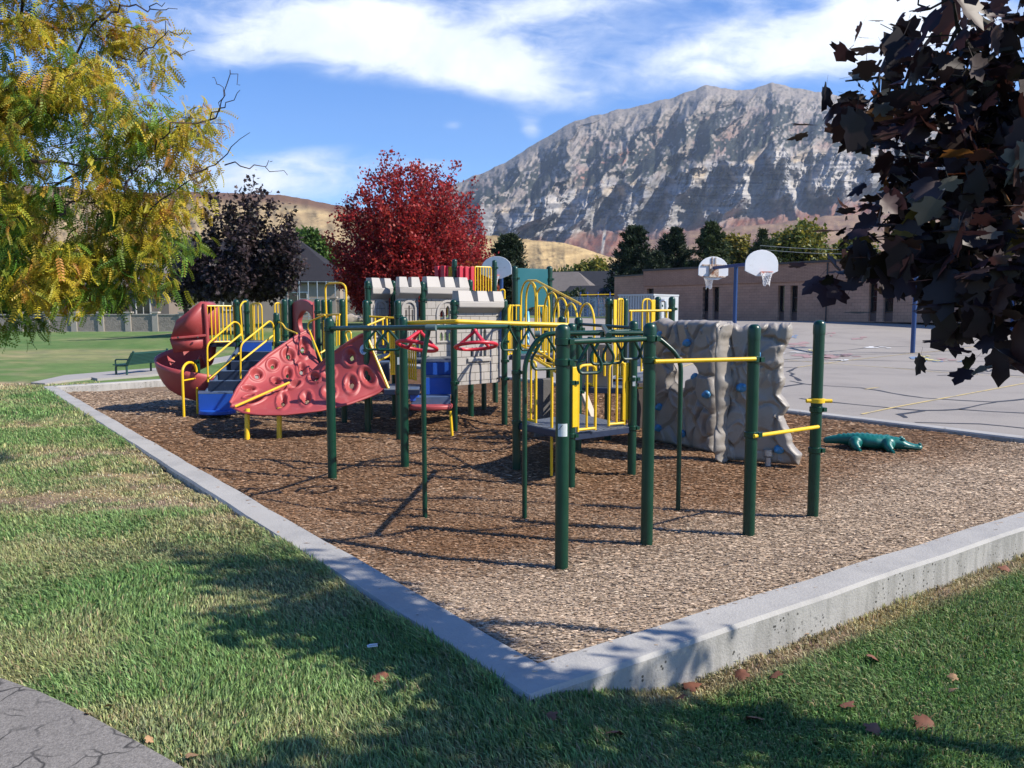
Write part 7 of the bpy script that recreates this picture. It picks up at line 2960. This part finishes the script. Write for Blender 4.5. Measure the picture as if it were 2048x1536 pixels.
for px, py in ((1315, 883), (1420, 903), (1443, 932), (1538, 937)):
    g_ = G(px, py, 0) + Vector((.02, .10, 0))
    MB().lathe(g_, [(.036, -.1), (.036, .11), (.055, .13), (.055, .2)], 12).build('foot', STEEL, CW)


# ================================================================== GRAB HOOP, CROCODILE
h1, h2 = G(368, 836, 0), G(396, 828, 0)
zt_ = zd(376, 725, 13.4)
ZV = Vector((0, 0, 1))
th = thing('grab_hoop', 'tall yellow hooped grab bar beside the red spiral slide', 'grab bar', (h1 + h2) / 2)
w_ = (h2 - h1)
pts_ = [h1 - ZV * .1] + [h1 + w_ * (.5 - .5 * math.cos(t)) + ZV * (zt_ - .16 + .16 * math.sin(t)) for t in np.linspace(0, math.pi, 13)] + [h2 - ZV * .1]
pts_[1:-1] = [p - ZV * p.z + ZV * (zt_ - .16 + .16 * math.sin(t)) for p, t in zip(pts_[1:-1], np.linspace(0, math.pi, 13))]
MB().tube(pts_, .022, 10).build('hoop', YELLOW, th)
MB().tube([h1 + ZV * .62, h2 + ZV * .62], .014, 8).build('rung', YELLOW, th)


def crocodile():
    a, b = G(1648, 895, 0), G(1843, 903, 0)
    a.z = b.z = 0
    th = thing('crocodile_rider', 'teal green plastic crocodile lying on the wood chips', 'crocodile', (a + b) / 2)
    e = (b - a)
    L = e.length
    e.normalize()
    n = Vector((-e.y, e.x, 0))
    # t, sideways offset, half width, half height, centre height
    K = [(0, .10, .012, .02, .085), (.02, .10, .045, .045, .085), (.08, .085, .055, .055, .10), (.16, .06, .065, .065, .115), (.24, .04, .085, .08, .12), (.32, .02, .125, .095, .12), (.42, .0, .15, .10, .12), (.52, -.01, .155, .10, .115), (.60, -.01, .14, .095, .11),
         (.68, -.01, .105, .085, .105), (.74, -.01, .10, .085, .105), (.80, -.015, .105, .075, .095), (.86, -.02, .085, .052, .075), (.92, -.025, .068, .042, .062), (.965, -.03, .062, .042, .06), (.99, -.03, .045, .034, .06), (1.0, -.03, .01, .015, .06)]
    T = np.array([k[0] for k in K])
    m, kk = 80, 22
    V = []
    ts = np.linspace(0, 1, m)
    for t in ts:
        off, w, h, zc = [float(np.interp(t, T, [k[i] for k in K])) for i in (1, 2, 3, 4)]
        bump = .012 * (math.sin(t * 130) > .2) * (.12 < t < .72)
        for j in range(kk):
            an = 2 * math.pi * j / kk
            y, z = math.cos(an) * w, math.sin(an) * h
            if z > 0:
                z *= .86
                if abs(abs(math.cos(an)) - .35) < .16:
                    z += bump
            p = a + e * (t * L) + n * (off + y)
            V.append((p.x, p.y, zc + z))
    mb = MB()
    mb.v = V
    mb.f = [tuple(q) for q in np.stack([np.arange(m * kk).reshape(m, kk)[:-1], np.roll(np.arange(m * kk).reshape(m, kk), -1, 1)[:-1], np.roll(np.arange(m * kk).reshape(m, kk), -1, 1)[1:], np.arange(m * kk).reshape(m, kk)[1:]], -1).reshape(-1, 4)]
    P = lambda t, y, z: a + e * (t * L) + n * y + Vector((0, 0, z))
    # legs: haunch, shin and a foot with toes
    for t, s in ((.31, -1), (.33, 1), (.64, -1), (.66, 1)):
        mb.ball(P(t, s * .13, .10), (.085, .065, .085), 12, 8, Matrix.Rotation(math.atan2(e.y, e.x), 3, 'Z'))
        mb.tube([P(t, s * .13, .11), P(t - .01, s * .20, .075), P(t + .015, s * .235, .035)], .062, 12, r_end=.042)
        for k in (-1, 0, 1):
            mb.tube([P(t + .01, s * .235, .035), P(t + .03 + .004 * abs(k), s * .27 + k * .032 * (1 if s > 0 else 1), .022)], .026, 8, r_end=.018)
    mb.build('body', CROCG, th, smooth=70)
    ey = MB()
    for s in (-1, 1):
        MB().ball(P(.795, -.015 + s * .055, .155), (.03, .026, .028), 10, 7).build('eye_bump', CROCG, th)
        MB().ball(P(.975, -.03 + s * .022, .098), (.018, .015, .014), 8, 6).build('nostril', CROCG, th)

    # mouth line
    tubes('mouth_line', [[tuple(P(.80, -.125, .075)), tuple(P(.86, -.108, .062)), tuple(P(.93, -.096, .052)), tuple(P(.985, -.08, .05))]], .006, mat('dark_teal', (.003, .05, .045), .5, 0), th)


crocodile()


# ================================================================== SMALL THINGS ON THE GROUND
def fallen_leaves():
    lv, lf = maple_leaf()
    brown = mat('fallen_leaf_brown', (.17, .062, .03), .7, .25, 30)
    tan = mat('fallen_leaf_tan', (.33, .19, .09), .7, .25, 30)
    protos = []
    for m_ in (brown, tan):
        me = np_mesh('fallen_leaf', (lv - np.array([.4, 0, 0])) * .1 + np.array([0, 0, .0]), lf)
        me.materials.append(m_)
        protos.append(me)
    spots = [(968, 1346, 0), (1382, 1361, 0), (1360, 1386, 0), (1482, 1343, 0), (1546, 1343, 0), (1508, 1427, 0), (1750, 1309, 0), (1905, 1372, 1), (1906, 1348, 1), (1455, 1302, 0),
             (2012, 1132, 0), (1230, 1455, 0), (1885, 1215, 1), (1690, 1400, 0), (300, 1470, 1), (176, 1420, 1), (555, 1062, 1), (218, 1403, 1), (1100, 1425, 0), (1750, 1450, 0), (760, 1345, 0), (385, 1500, 1), (1610, 1262, 1), (1850, 1440, 0)]
    labs = ['brown maple leaf in the tall grass left of the kerb corner',
            'brown leaf in the shade right of the kerb corner, nearer the kerb of two neighbours',
            'brown leaf in the shade right of the kerb corner, lower of two neighbours',
            'brown leaf against the sunny foot of the right kerb, left of two side by side',
            'brown leaf by the sunny foot of the right kerb, right of two side by side',
            'brown leaf alone in the shaded grass at the lower centre right',
            'brown leaf in the sunlit grass midway along the right kerb',
            'small tan leaf in the right lawn, lower of the two tan ones',
            'small tan leaf in the right lawn, upper of the two tan ones',
            'brown leaf in the straw where the kerb shadow ends',
            'brown leaf by the kerb foot at the far right edge',
            'brown leaf at the bottom edge below the kerb corner',
            'small tan leaf in the grass just below the far part of the right kerb',
            'brown leaf at the edge of the shade in the middle of the right lawn',
            'tan leaf at the grass edge beside the path, third along from the left edge',
            'tan leaf at the grass edge where the cracked path begins',
            'tan leaf on the withered patch beside the left kerb',
            'tan leaf in the grass a hand above the path edge',
            'brown leaf in the dark shade straight below the kerb corner',
            'brown leaf in the shade near the bottom right',
            'brown leaf beside the pale scrap of litter on the left lawn',
            'tan leaf at the path edge nearest the bottom of the picture',
            'small tan leaf in the straw at the foot of the right kerb',
            'brown leaf lowest and farthest right on the shaded lawn']
    for (px, py, k), lab in zip(spots, labs):
        p = G(px, py, 0.0)
        for _ in range(3):
            p = G(px, py, float(lz(p.x, p.y)) + .05)
        o = bpy.data.objects.new('fallen_leaf', protos[k])
        COL.objects.link(o)
        o.location = p - Vector((0, 0, .012))
        s = random.uniform(.5, .95) * (1.0 if k == 0 else .6)
        o.scale = (s, s, s * 1.6)
        o.rotation_euler = (random.uniform(-.6, .6), random.uniform(-.6, .6), random.uniform(0, 6.3))
        tag(o, lab, 'leaf', 'fallen leaves on the lawn')
    p = G(745, 1306, .12)
    mb = MB()
    mb.box((0, 0, .02), (.05, .022, .004), .3, None)
    mb.face([(-.02, -.008, .023), (.025, .0, .03), (.028, .015, .026), (-.018, .010, .024)])
    o = mb.build('litter_scrap', mat('pale_wrapper', (.62, .66, .66), .35, .1), smooth=0)
    o.location = (p.x, p.y, float(lz(p.x, p.y)) + .03)
    tag(o, 'small pale scrap of litter on the grass left of the kerb', 'litter')


fallen_leaves()


# ================================================================== HAZE
def haze():
    m = bpy.data.materials.new('air')
    m.use_nodes = True
    t = NT(m.node_tree)
    t.n.clear()
    out = t.node('ShaderNodeOutputMaterial')
    v = t.node('ShaderNodeVolumePrincipled')
    v.inputs['Color'].default_value = (0.60, 0.74, 0.95, 1)
    v.inputs['Density'].default_value = HAZE_DENSITY
    v.inputs['Anisotropy'].default_value = 0.2
    t.l.new(v.outputs[0], out.inputs['Volume'])
    mb = MB().box((0, 3000, 850), (17000, 9000, 1702.6))
    o = mb.build('haze', m, smooth=0)
    tag(o, kind='stuff')


HAZE_DENSITY = 0.000055
haze()
